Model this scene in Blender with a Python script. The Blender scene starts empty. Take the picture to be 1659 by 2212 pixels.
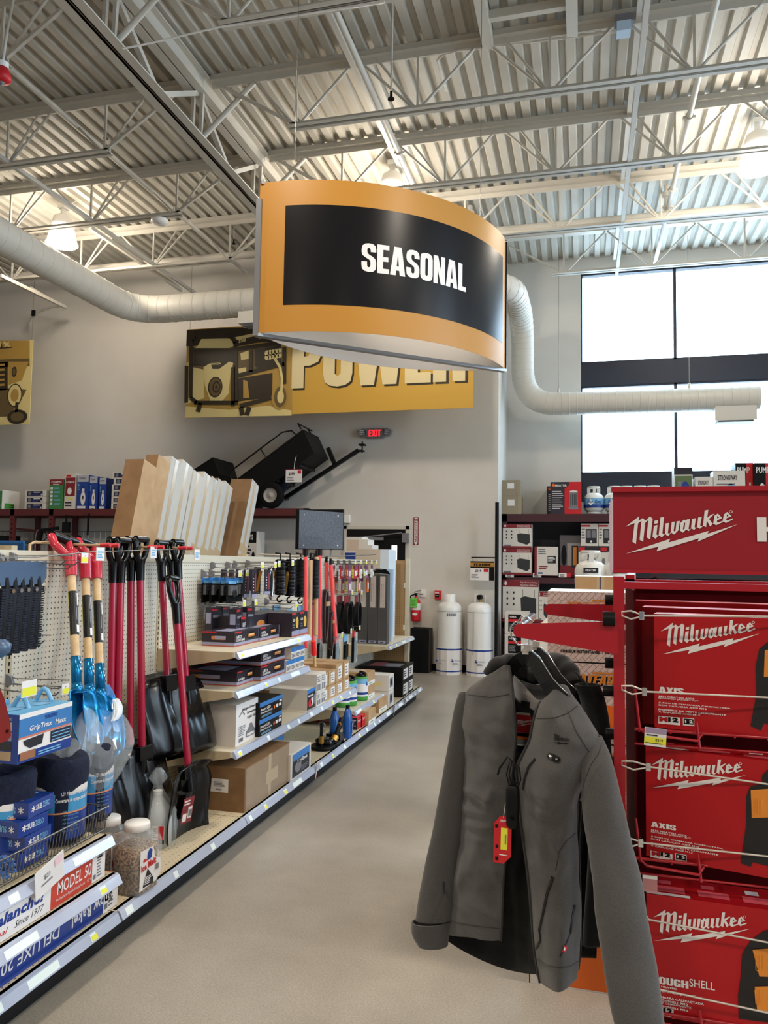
import bpy, bmesh, math, random
from mathutils import Vector, Matrix
random.seed(7)
SC = bpy.context.scene
COL = SC.collection
PI = math.pi

# ---------------------------------------------------------------- camera
FPX, CX, CY, EYE = 1660.0, 829.5, 1106.0, 1.6
_Y = Vector(((1262-CX)/FPX, -(1222-CY)/FPX, -1)).normalized()
_Z = Vector((1, -.0156, 0)).cross(_Y).normalized()
if _Z.y < 0: _Z = -_Z
_X = _Y.cross(_Z)
CAMM = Matrix((_X, _Y, _Z))            # camera axes to world axes
cam_d = bpy.data.cameras.new('camera')
cam_d.sensor_fit = 'HORIZONTAL'; cam_d.sensor_width = 36; cam_d.lens = 36*FPX/1659
cam_d.clip_start = .05; cam_d.clip_end = 200
cam = bpy.data.objects.new('camera', cam_d); COL.objects.link(cam)
cam.matrix_world = Matrix.Translation((0, 0, EYE)) @ CAMM.to_4x4()
SC.camera = cam

def A(px, py, x=None, y=None, z=None):
    """the point of the room seen at a photo pixel, on the plane x=, y= or z="""
    d = CAMM @ Vector(((px-CX)/FPX, -(py-CY)/FPX, -1))
    t = x/d.x if x is not None else y/d.y if y is not None else (z-EYE)/d.z
    return Vector((0, 0, EYE)) + t*d

# ---------------------------------------------------------------- world, light, exposure
SC.view_settings.view_transform = 'Standard'
SC.view_settings.look = 'None'
SC.view_settings.exposure = 0.12
SC.view_settings.gamma = 1
SC.view_settings.use_curve_mapping = False
W = bpy.data.worlds.new('world'); SC.world = W; W.use_nodes = True
WORLD_STRENGTH = 1.0; RIGHT_DAY = .55; DIM = (.19, .19, .195, 1)
def setup_world():
    nt = W.node_tree; nt.nodes.clear()
    o = nt.nodes.new('ShaderNodeOutputWorld'); b = nt.nodes.new('ShaderNodeBackground')
    tc = nt.nodes.new('ShaderNodeTexCoord'); sp = nt.nodes.new('ShaderNodeSeparateXYZ')
    cr = nt.nodes.new('ShaderNodeValToRGB')
    # bright overcast daylight ahead and to the right, the dim depth of the shop behind and left
    mp = nt.nodes.new('ShaderNodeMapRange'); mp2 = nt.nodes.new('ShaderNodeMapRange'); mxm = nt.nodes.new('ShaderNodeMath'); mxm.operation = 'MAXIMUM'
    mp.inputs['From Min'].default_value = .5; mp.inputs['From Max'].default_value = .8
    mp2.inputs['From Min'].default_value = .72; mp2.inputs['From Max'].default_value = .9; mp2.inputs['To Max'].default_value = RIGHT_DAY
    nt.links.new(tc.outputs['Generated'], sp.inputs[0])
    nt.links.new(sp.outputs['Y'], mp.inputs['Value']); nt.links.new(sp.outputs['X'], mp2.inputs['Value'])
    nt.links.new(mp.outputs[0], mxm.inputs[0]); nt.links.new(mp2.outputs[0], mxm.inputs[1]); nt.links.new(mxm.outputs[0], cr.inputs[0])
    cr.color_ramp.elements[0].color = DIM
    cr.color_ramp.elements[1].color = (2.6, 3.25, 3.9, 1)
    nt.links.new(cr.outputs[0], b.inputs['Color']); b.inputs['Strength'].default_value = WORLD_STRENGTH
    nt.links.new(b.outputs[0], o.inputs[0])
setup_world()
def light(name, kind, loc, energy, color, size=.3, rot=(0, 0, 0), **kw):
    d = bpy.data.lights.new(name, kind); d.energy = energy; d.color = color
    if kind == 'AREA':
        d.shape = 'RECTANGLE'; d.size = size[0]; d.size_y = size[1]
    else: d.shadow_soft_size = size
    for k, v in kw.items(): setattr(d, k, v)
    o = bpy.data.objects.new(name, d); COL.objects.link(o); o.location = loc; o.rotation_euler = rot
    return o
# daylight through the tall windows of the far wall
light('window_daylight', 'AREA', (3.0, 12.9, 4.7), 380, (.66, .84, 1.0), (6, 3.3), (-PI/2, 0, 0))
light('side_daylight_fill', 'AREA', (9.0, 4.5, 4.3), 400, (.66, .84, 1.0), (5, 3.2), (0, 1.45, .45))  # added bluish fill from the right, standing in for unseen, unmodelled windows
# the shop's other high-bay lamps outside the picture (grid 4.5 m x 6 m)
LAMP_COL = (1.0, .885, .74)
for lx in (-6.9, -2.33, 1.87, 6.2):
    for ly in (3.0, -3.0, -9.0):
        light('high_bay_glow', 'SPOT', (lx, ly, 6.1), 400 if ly > 0 else 300, LAMP_COL, .22, spot_size=2.7, spot_blend=.5)

# ---------------------------------------------------------------- materials
def C(r, g, b):
    f = lambda c: (c/255)/12.92 if c <= 10 else ((c/255+.055)/1.055)**2.4
    return (f(r), f(g), f(b), 1)
_M = {}
def mat(name, rgb=None, rough=.55, metal=0, emit=0, alpha=1, trans=0, spec=.5, coat=0, ior=1.45, nodes=None):
    if name in _M: return _M[name]
    m = bpy.data.materials.new(name); m.use_nodes = True
    b = m.node_tree.nodes['Principled BSDF']
    c = C(*rgb) if rgb else (.8, .8, .8, 1)
    b.inputs['Base Color'].default_value = c
    b.inputs['Roughness'].default_value = rough; b.inputs['Metallic'].default_value = metal
    b.inputs['Specular IOR Level'].default_value = spec; b.inputs['IOR'].default_value = ior
    if emit:
        b.inputs['Emission Color'].default_value = c; b.inputs['Emission Strength'].default_value = emit
    b.inputs['Alpha'].default_value = alpha
    b.inputs['Transmission Weight'].default_value = trans
    b.inputs['Coat Weight'].default_value = coat
    if nodes: nodes(m, m.node_tree, b)
    _M[name] = m; return m
def N(nt, t, **kw):
    n = nt.nodes.new(t)
    for k, v in kw.items():
        if k in n.inputs: n.inputs[k].default_value = v
        else: setattr(n, k, v)
    return n
def noisy(rgb1, rgb2, scale, detail=4, bump=0, stops=(.3, .7), bscale=None, space='Object'):
    def f(m, nt, b):
        tc = N(nt, 'ShaderNodeTexCoord'); no = N(nt, 'ShaderNodeTexNoise'); no.inputs['Scale'].default_value = scale; no.inputs['Detail'].default_value = detail
        r = N(nt, 'ShaderNodeValToRGB'); e = r.color_ramp.elements
        e[0].position, e[1].position = stops; e[0].color = C(*rgb1); e[1].color = C(*rgb2)
        nt.links.new(tc.outputs[space], no.inputs['Vector']); nt.links.new(no.outputs[0], r.inputs[0]); nt.links.new(r.outputs[0], b.inputs['Base Color'])
        if bump:
            n2 = N(nt, 'ShaderNodeTexNoise'); n2.inputs['Scale'].default_value = bscale or scale*4
            bp = N(nt, 'ShaderNodeBump'); bp.inputs['Strength'].default_value = bump; bp.inputs['Distance'].default_value = .01
            nt.links.new(tc.outputs[space], n2.inputs['Vector']); nt.links.new(n2.outputs[0], bp.inputs['Height']); nt.links.new(bp.outputs[0], b.inputs['Normal'])
    return f

def floor_nodes(m, nt, b):
    tc = N(nt, 'ShaderNodeTexCoord')
    n1 = N(nt, 'ShaderNodeTexNoise'); n1.inputs['Scale'].default_value = .9; n1.inputs['Detail'].default_value = 6; n1.inputs['Roughness'].default_value = .62
    n2 = N(nt, 'ShaderNodeTexNoise'); n2.inputs['Scale'].default_value = 160; n2.inputs['Detail'].default_value = 2
    n3 = N(nt, 'ShaderNodeTexVoronoi'); n3.inputs['Scale'].default_value = 220
    r1 = N(nt, 'ShaderNodeValToRGB'); e = r1.color_ramp.elements
    e[0].position, e[1].position = .32, .7; e[0].color = C(140, 132, 120); e[1].color = C(172, 164, 152)
    r2 = N(nt, 'ShaderNodeValToRGB'); e = r2.color_ramp.elements
    e[0].position, e[1].position = .3, .7; e[0].color = (.72, .72, .72, 1); e[1].color = (1.15, 1.15, 1.15, 1)
    mx = N(nt, 'ShaderNodeMix', data_type='RGBA', blend_type='MULTIPLY'); mx.inputs['Factor'].default_value = .8
    for n in (n1, n2, n3): nt.links.new(tc.outputs['Object'], n.inputs['Vector'])
    nt.links.new(n1.outputs[0], r1.inputs[0]); nt.links.new(n2.outputs[0], r2.inputs[0])
    nt.links.new(r1.outputs[0], mx.inputs['A']); nt.links.new(r2.outputs[0], mx.inputs['B'])
    r3 = N(nt, 'ShaderNodeValToRGB'); e = r3.color_ramp.elements      # darker aggregate specks
    e[0].position, e[1].position = .02, .12; e[0].color = (.45, .42, .4, 1); e[1].color = (1, 1, 1, 1)
    mx2 = N(nt, 'ShaderNodeMix', data_type='RGBA', blend_type='MULTIPLY'); mx2.inputs['Factor'].default_value = .35
    nt.links.new(n3.outputs['Distance'], r3.inputs[0]); nt.links.new(mx.outputs['Result'], mx2.inputs['A']); nt.links.new(r3.outputs[0], mx2.inputs['B'])
    nt.links.new(mx2.outputs['Result'], b.inputs['Base Color'])
    rr = N(nt, 'ShaderNodeMapRange'); rr.inputs['To Min'].default_value = .22; rr.inputs['To Max'].default_value = .42
    nt.links.new(n1.outputs[0], rr.inputs['Value']); nt.links.new(rr.outputs[0], b.inputs['Roughness'])
FLOOR = mat('polished_concrete', (170, 155, 138), .3, spec=.45, nodes=floor_nodes)

def peg_nodes(rgb, hole, ax, pitch=.0254, rad=.0036):
    """a grid of round holes in the plane of the two axes ax"""
    def f(m, nt, b):
        tc = N(nt, 'ShaderNodeTexCoord'); sp = N(nt, 'ShaderNodeSeparateXYZ'); nt.links.new(tc.outputs['Object'], sp.inputs[0])
        sq = []
        for a in ax:
            w = N(nt, 'ShaderNodeMath', operation='DIVIDE'); w.inputs[1].default_value = pitch; nt.links.new(sp.outputs[a], w.inputs[0])
            fr = N(nt, 'ShaderNodeMath', operation='FRACT'); nt.links.new(w.outputs[0], fr.inputs[0])
            su = N(nt, 'ShaderNodeMath', operation='SUBTRACT'); su.inputs[1].default_value = .5; nt.links.new(fr.outputs[0], su.inputs[0])
            pw = N(nt, 'ShaderNodeMath', operation='MULTIPLY'); nt.links.new(su.outputs[0], pw.inputs[0]); nt.links.new(su.outputs[0], pw.inputs[1]); sq.append(pw)
        ad = N(nt, 'ShaderNodeMath', operation='ADD'); nt.links.new(sq[0].outputs[0], ad.inputs[0]); nt.links.new(sq[1].outputs[0], ad.inputs[1])
        lt = N(nt, 'ShaderNodeMath', operation='LESS_THAN'); lt.inputs[1].default_value = (rad/pitch)**2; nt.links.new(ad.outputs[0], lt.inputs[0])
        mx = N(nt, 'ShaderNodeMix', data_type='RGBA'); mx.inputs['A'].default_value = C(*rgb); mx.inputs['B'].default_value = C(*hole)
        nt.links.new(lt.outputs[0], mx.inputs['Factor']); nt.links.new(mx.outputs['Result'], b.inputs['Base Color'])
    return f
PEG = mat('pegboard_ivory', (214, 206, 188), .5, nodes=peg_nodes((214, 206, 188), (60, 54, 46), 'YZ'))
PEGDECK = mat('perforated_shelf_ivory', (206, 192, 162), .45, nodes=peg_nodes((206, 192, 162), (70, 60, 44), 'XY', .03, .003))
PEGBROWN = mat('pegboard_brown', (170, 138, 96), .7, nodes=peg_nodes((170, 138, 96), (90, 66, 40), 'XZ'))
IVORY = mat('ivory_steel', (208, 198, 176), .42)
TAUPE = mat('taupe_steel', (186, 170, 140), .45)
RAIL = mat('price_rail_plastic', (176, 184, 204), .18, spec=.8, coat=.4)
RAILTAG = mat('rail_label_white', (226, 236, 232), .35)
BLACKK = mat('black_kickplate', (16, 15, 17), .5, spec=.3)
WALLM = mat('wall_paint_warm_grey', (196, 188, 176), .85, nodes=noisy((204, 199, 191), (211, 207, 200), 1.2, 3, .08, bscale=90))
CEILM = mat('deck_paint_cream', (204, 198, 184), .6, nodes=noisy((178, 173, 161), (194, 190, 179), 1.6, 4))
STEELW = mat('steel_paint_cream', (196, 191, 180), .5)
DUCTM = mat('duct_paint_cream', (206, 202, 192), .42)
DARKF = mat('window_frame_dark', (34, 38, 52), .5)
GLASS = mat('window_glass', (235, 245, 250), .02, trans=1, ior=1.0, spec=.2)
BLK = mat('black_satin', (10, 10, 12), .45, spec=.25)
BLKG = mat('black_gloss_plastic', (6, 6, 8), .2, spec=.4)
BLKM = mat('black_matt', (13, 13, 15), .8, spec=.2)
WHITE = mat('white_paint', (232, 230, 226), .35)
WHITEP = mat('white_print', (228, 224, 222), .5)
GREYP = mat('grey_print', (120, 120, 126), .5)
DKP = mat('dark_print', (34, 34, 44), .5)
CARD = mat('cardboard_brown', (176, 140, 100), .75, nodes=noisy((168, 132, 92), (184, 150, 110), 9, 3))
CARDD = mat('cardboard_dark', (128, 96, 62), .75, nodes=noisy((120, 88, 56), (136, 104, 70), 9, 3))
CARDW = mat('cardboard_white', (214, 208, 200), .6)
TAPE = mat('packing_tape', (186, 162, 128), .2, spec=.6)
GALV = mat('galvanised_steel', (150, 152, 156), .35, metal=.8)
CHROME = mat('chrome', (215, 215, 220), .12, metal=1)
WIRE = mat('wire_steel', (140, 136, 130), .3, metal=.9)
YEL = mat('yellow_tag', (226, 224, 60), .5)
MAROON = mat('maroon_steel', (92, 34, 34), .45)
MAROOND = mat('maroon_dark_steel', (70, 34, 42), .45)
REDCARD = mat('carton_red', (174, 18, 26), .42, spec=.4)
REDP = mat('red_print', (196, 30, 40), .45)
ORANGE = mat('orange_print', (224, 104, 30), .5)
NAVY = mat('navy_print', (26, 58, 136), .4)
BLUE = mat('blue_print', (50, 120, 190), .4)
SKYB = mat('sky_print', (120, 176, 214), .4)
GREEN = mat('green_print', (70, 150, 60), .5)
OCHRE = mat('sign_ochre', (180, 126, 46), .42)
SIGNBLK = mat('sign_black', (20, 19, 22), .28, spec=.25)
CLEAR = mat('clear_film', (225, 235, 240), .08, trans=.0, alpha=.22, spec=.9)
CLEARP = mat('clear_jar', (235, 238, 240), .05, alpha=.2, spec=.9)

# ---------------------------------------------------------------- mesh builder
class MB:
    def __init__(s): s.v = []; s.f = []; s.fm = []; s.sm = []; s.ms = []
    def mi(s, m):
        if m not in s.ms: s.ms.append(m)
        return s.ms.index(m)
    def add(s, vs, fs, m, smooth=False):
        o = len(s.v); k = s.mi(m); s.v += [Vector(p) for p in vs]
        for f in fs: s.f.append([i+o for i in f]); s.fm.append(k); s.sm.append(smooth)
        return s
    def box(s, lo, hi, m, M=None):
        x0, y0, z0 = lo; x1, y1, z1 = hi
        vs = [Vector(p) for p in ((x0,y0,z0),(x1,y0,z0),(x1,y1,z0),(x0,y1,z0),(x0,y0,z1),(x1,y0,z1),(x1,y1,z1),(x0,y1,z1))]
        if M: vs = [M @ p for p in vs]
        return s.add(vs, [(0,3,2,1),(4,5,6,7),(0,1,5,4),(1,2,6,5),(2,3,7,6),(3,0,4,7)], m)
    def bar(s, a, b, w, h, m, up=(0, 0, 1)):
        """rectangular bar from a to b, w across, h along up"""
        a, b = Vector(a), Vector(b); d = (b-a).normalized(); u = Vector(up)
        if abs(d.dot(u)) > .98: u = Vector((0, 1, 0))
        r = d.cross(u).normalized(); u = r.cross(d)
        vs = [p+sx*r*w/2+sz*u*h/2 for p in (a, b) for sx, sz in ((-1,-1),(1,-1),(1,1),(-1,1))]
        return s.add(vs, [(0,1,2,3),(7,6,5,4),(0,4,5,1),(1,5,6,2),(2,6,7,3),(3,7,4,0)], m)
    def tube(s, pts, r, m, n=8, cap=True, closed=False):
        pts = [Vector(p) for p in pts]; rs = r if isinstance(r, (list, tuple)) else [r]*len(pts)
        L = len(pts); vs = []; fs = []; prev = None
        for i, p in enumerate(pts):
            if closed: t = (pts[(i+1) % L]-pts[i-1])
            else: t = pts[min(i+1, L-1)]-pts[max(i-1, 0)]
            t = t.normalized() if t.length > 1e-9 else Vector((0, 0, 1))
            if prev is None:
                q = Vector((0, 0, 1)) if abs(t.z) < .9 else Vector((1, 0, 0)); x = t.cross(q).normalized()
            else:
                x = prev - t*prev.dot(t); x = x.normalized() if x.length > 1e-6 else t.orthogonal().normalized()
            prev = x; y = t.cross(x)
            vs += [p+rs[i]*(math.cos(2*PI*k/n)*x+math.sin(2*PI*k/n)*y) for k in range(n)]
        R = L if closed else L-1
        for i in range(R):
            for k in range(n):
                a, b = i*n+k, i*n+(k+1) % n; c, d = ((i+1) % L)*n+(k+1) % n, ((i+1) % L)*n+k
                fs.append((a, b, c, d))
        s.add(vs, fs, m, n > 4)
        if cap and not closed: s.add(vs[:n], [tuple(range(n))[::-1]], m); s.add(vs[-n:], [tuple(range(n))], m)
        return s
    def lathe(s, prof, m, n=24, c=(0, 0, 0), M=None, smooth=True, arc=2*PI):
        """prof: (radius, z) pairs turned about the z axis through c"""
        c = Vector(c); vs = []; fs = []
        full = arc > 6.28; K = n if full else n+1
        for r, z in prof:
            for k in range(K):
                p = c+Vector((r*math.cos(arc*k/n), r*math.sin(arc*k/n), z)); vs.append(M @ p if M else p)
        for i in range(len(prof)-1):
            for k in range(n):
                a, b = i*K+k, i*K+(k+1) % K; fs.append((a, b, b+K, a+K))
        return s.add(vs, fs, m, smooth)
    def poly(s, pts, m): return s.add(pts, [tuple(range(len(pts)))], m)
    def grid(s, rows, m, smooth=True, flip=False):
        n = len(rows[0]); vs = [p for r in rows for p in r]; fs = []
        for i in range(len(rows)-1):
            for k in range(n-1):
                q = (i*n+k, i*n+k+1, (i+1)*n+k+1, (i+1)*n+k); fs.append(q[::-1] if flip else q)
        return s.add(vs, fs, m, smooth)
    def extrude(s, pts, d, m, m2=None):
        """prism: polygon pts (3-D, planar) pushed along d"""
        d = Vector(d); pts = [Vector(p) for p in pts]; n = len(pts)
        s.add(pts, [tuple(range(n))], m); s.add([p+d for p in pts], [tuple(range(n))[::-1]], m)
        return s.add(pts+[p+d for p in pts], [(i, i+n, (i+1) % n+n, (i+1) % n) for i in range(n)], m2 or m)
    def mesh(s, name):
        me = bpy.data.meshes.new(name); me.from_pydata([tuple(p) for p in s.v], [], s.f)
        for m in s.ms: me.materials.append(m)
        me.polygons.foreach_set('material_index', s.fm); me.polygons.foreach_set('use_smooth', s.sm)
        me.update(); return me

def tag(o, label=None, cat=None, group=None, kind=None):
    if label: o['label'] = label
    if cat: o['category'] = cat
    if group: o['group'] = group
    if kind: o['kind'] = kind
    return o
def put(name, mb, parent=None, loc=None, rot=None, bevel=0, label=None):
    me = mb.mesh(name) if isinstance(mb, MB) else mb
    o = bpy.data.objects.new(name, me); COL.objects.link(o)
    if parent: o.parent = parent
    if loc: o.location = loc
    if rot: o.rotation_euler = rot
    if bevel:
        b = o.modifiers.new('bevel', 'BEVEL'); b.width = bevel; b.segments = 2; b.limit_method = 'ANGLE'; b.angle_limit = .7
    if label: o['label'] = label
    return o
def empty(name, label, cat, loc=(0, 0, 0), rz=0, group=None):
    o = bpy.data.objects.new(name, None); COL.objects.link(o); o.empty_display_size = .05
    o.location = loc; o.rotation_euler = (0, 0, rz); return tag(o, label, cat, group)
def solo(name, mb, label, cat, loc=None, rot=None, group=None, bevel=0):
    return tag(put(name, mb, None, loc, rot, bevel), label, cat, group)
def struct(name, mb): return tag(put(name, mb), kind='structure')
def dup(root, loc, rz=None, label=None, group=None, rot=None):
    r = root.copy(); COL.objects.link(r); r.location = loc
    if rz is not None: r.rotation_euler = (0, 0, rz)
    if rot is not None: r.rotation_euler = rot
    if label: r['label'] = label
    if group: r['group'] = group
    for ch in list(root.children):
        c = ch.copy(); COL.objects.link(c); c.parent = r
        for g in ch.children:
            d = g.copy(); COL.objects.link(d); d.parent = c
    return r

# ---------------------------------------------------------------- print on surfaces
class Face:
    """a printed face: origin, unit u (reading direction), unit v (up)"""
    def __init__(s, o, u, v): s.o = Vector(o); s.u = Vector(u).normalized(); s.v = Vector(v).normalized(); s.n = s.u.cross(s.v)
    def P(s, u, v, lift): return s.o+s.u*u+s.v*v+s.n*lift
LIFT = .0008
def rect(mb, F, u0, v0, u1, v1, m, k=1):
    mb.poly([F.P(u0, v0, LIFT*k), F.P(u1, v0, LIFT*k), F.P(u1, v1, LIFT*k), F.P(u0, v1, LIFT*k)], m)
def shape(mb, F, pts, m, k=1): mb.poly([F.P(u, v, LIFT*k) for u, v in pts], m)
def ell(mb, F, cu, cv, ru, rv, m, k=1, n=20): shape(mb, F, [(cu+ru*math.cos(2*PI*i/n), cv+rv*math.sin(2*PI*i/n)) for i in range(n)], m, k)
_G = {}
def glyphs(s, bold=0, shear=0, res=2):
    key = (s, bold, shear, res)
    if key not in _G:
        cu = bpy.data.curves.new('t', 'FONT'); cu.body = s; cu.offset = bold; cu.shear = shear; cu.resolution_u = res; cu.fill_mode = 'FRONT'
        if bold > .02: cu.space_character = 1+bold*1.6
        ob = bpy.data.objects.new('t', cu); me = ob.to_mesh()
        vs = [v.co.copy() for v in me.vertices]; fs = [tuple(p.vertices) for p in me.polygons]
        ob.to_mesh_clear(); bpy.data.objects.remove(ob); bpy.data.curves.remove(cu)
        if not vs: vs = [Vector((0, 0, 0))]*3; fs = []
        x0 = min(v.x for v in vs); x1 = max(v.x for v in vs); y0 = min(v.y for v in vs); y1 = max(v.y for v in vs)
        _G[key] = ([((v.x-x0)/max(1e-6, x1-x0), (v.y-y0)/max(1e-6, y1-y0)) for v in vs], fs)
    return _G[key]
def text(mb, F, s, u, v, w, h, m, k=2, bold=0, shear=0, rot=0, res=2, slope=0):
    """text s fitted into the box w x h with its lower left corner at u, v"""
    vs, fs = glyphs(s, bold, shear, res); c, sn = math.cos(rot), math.sin(rot)
    mb.add([F.P(u+(a*w)*c-(b*h)*sn, v+(a*w)*sn+(b*h)*c+a*slope, LIFT*k) for a, b in vs], fs, m)
def lines(mb, F, u, v, w, h, n, m, k=2, fill=.5):
    """n rows of small print that cannot be read in the photo"""
    rnd = random.Random(int((u+v+w)*1e4)); st = h/n
    for i in range(n):
        rect(mb, F, u, v+h-(i+1)*st+st*(1-fill)/2, u+w*rnd.uniform(.62, 1), v+h-i*st-st*(1-fill)/2, m, k)
def barcode(mb, F, u, v, w, h, k=2):
    rect(mb, F, u, v, u+w, v+h, WHITEP, k); x = u+w*.08; rnd = random.Random(5)
    while x < u+w*.9:
        d = w*rnd.uniform(.015, .05); rect(mb, F, x, v+h*.15, x+d, v+h*.9, DKP, k+1); x += d+w*rnd.uniform(.02, .05)
_LG = dict(
 M=[[(-63,301),(152,128),(147,200),(203,157),(250,200),(316,130),(357,168),(318,503),(263,470),(290,188),(243,232),(208,540),(155,508),(186,200),(133,245),(98,578),(44,541),(80,238)]],
 d=[[(385,200),(440,192),(435,240),(380,250)]],
 w=[[(375,283),(430,268),(412,420),(432,435),(447,428),(475,148),(530,138),(502,398),(520,420),(541,408),(552,243),(605,235),(585,395),(607,412),(628,385),(645,222),(692,213),(672,362),(688,372),(700,360),(718,210),(769,203),(744,352),(678,421),(635,388),(588,448),(543,412),(493,468),(447,432),(400,490),(352,455)]],
 a=[[(775,235),(830,180),(858,198),(870,180),(920,172),(895,330),(912,338),(932,322),(948,170),(1007,158),(985,300),(1003,315),(1022,298),(1040,148),(1093,138),(1068,280),(1088,292),(1110,272),(1137,36),(1191,28),(1173,150),(1240,100),(1282,90),(1200,170),(1250,245),(1262,238),(1215,292),(1168,200),(1155,300),(1112,280),(1065,327),(1022,300),(978,343),(935,322),(897,365),(860,338),(812,390),(765,355)],[(828,238),(848,228),(836,325),(824,345),(812,330)]],
 e=[[(1262,240),(1280,120),(1330,85),(1392,155),(1318,195),(1315,215),(1330,228),(1402,200),(1412,215),(1305,270),(1258,245)],[(1322,120),(1348,150),(1318,160)]],
 f=[[(1400,195),(1418,100),(1468,60),(1530,128),(1455,160),(1450,185),(1462,198),(1548,160),(1550,178),(1445,235),(1398,208)],[(1462,95),(1487,122),(1458,135)]],
 r=[[(1520+26*math.cos(i*PI/6), 58+24*math.sin(i*PI/6)) for i in range(12)],[(1520+18*math.cos(i*PI/6), 58+16*math.sin(i*PI/6)) for i in range(12)]],
 b=[[(-51,731),(620,488),(595,547),(1193,360),(1173,407),(1620,252),(1025,532),(1051,477),(412,690),(443,618)]])
def _logo():
    cu = bpy.data.curves.new('t', 'CURVE'); cu.dimensions = '2D'; cu.fill_mode = 'FRONT'
    for L in _LG.values():
        for pts in L:
            sp = cu.splines.new('POLY'); sp.points.add(len(pts)-1); sp.use_cyclic_u = True
            for q, (x, y) in zip(sp.points, pts): q.co = ((x+63)/1683, (731-y)/1683, 0, 1)
    ob = bpy.data.objects.new('t', cu); me = ob.to_mesh()
    r = ([(v.co.x, v.co.y) for v in me.vertices], [tuple(p.vertices) for p in me.polygons])
    ob.to_mesh_clear(); bpy.data.objects.remove(ob); return r
LOGO = _logo()
def logo(mb, F, u, v, w, m, k=2, rot=0, hs=1):
    c, s = math.cos(rot), math.sin(rot)
    mb.add([F.P(u+w*(a*c-b*hs*s), v+w*(a*s+b*hs*c), LIFT*k) for a, b in LOGO[0]], LOGO[1], m)

# a carton: local origin at the middle of its base; front is +x (towards the aisle), side is -y, top +z
def carton_mb(sx, sy, sz, m, deco=None, mtop=None, mside=None):
    mb = MB(); hx, hy = sx/2, sy/2
    mb.add([(-hx,-hy,0),(hx,-hy,0),(hx,hy,0),(-hx,hy,0),(-hx,-hy,sz),(hx,-hy,sz),(hx,hy,sz),(-hx,hy,sz)],
           [(0,3,2,1),(1,2,6,5),(2,3,7,6),(3,0,4,7)], m)
    mb.add([(-hx,-hy,sz),(hx,-hy,sz),(hx,hy,sz),(-hx,hy,sz)], [(0,1,2,3)], mtop or m)
    mb.add([(-hx,-hy,0),(hx,-hy,0),(hx,-hy,sz),(-hx,-hy,sz)], [(0,1,2,3)], mside or m)
    if deco:
        deco(mb, Face((hx,-hy,0), (0,1,0), (0,0,1)), Face((-hx,-hy,0), (1,0,0), (0,0,1)), Face((hx,-hy,sz), (0,1,0), (-1,0,0)), sx, sy, sz)
    return mb
def carton(name, label, cat, x0, x1, y0, y1, z0, z1, m, deco=None, rz=0, group=None, mtop=None, mside=None):
    mb = carton_mb(x1-x0, y1-y0, z1-z0, m, deco, mtop, mside)
    return solo(name, mb, label, cat, ((x0+x1)/2, (y0+y1)/2, z0), (0, 0, rz), group)
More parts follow.
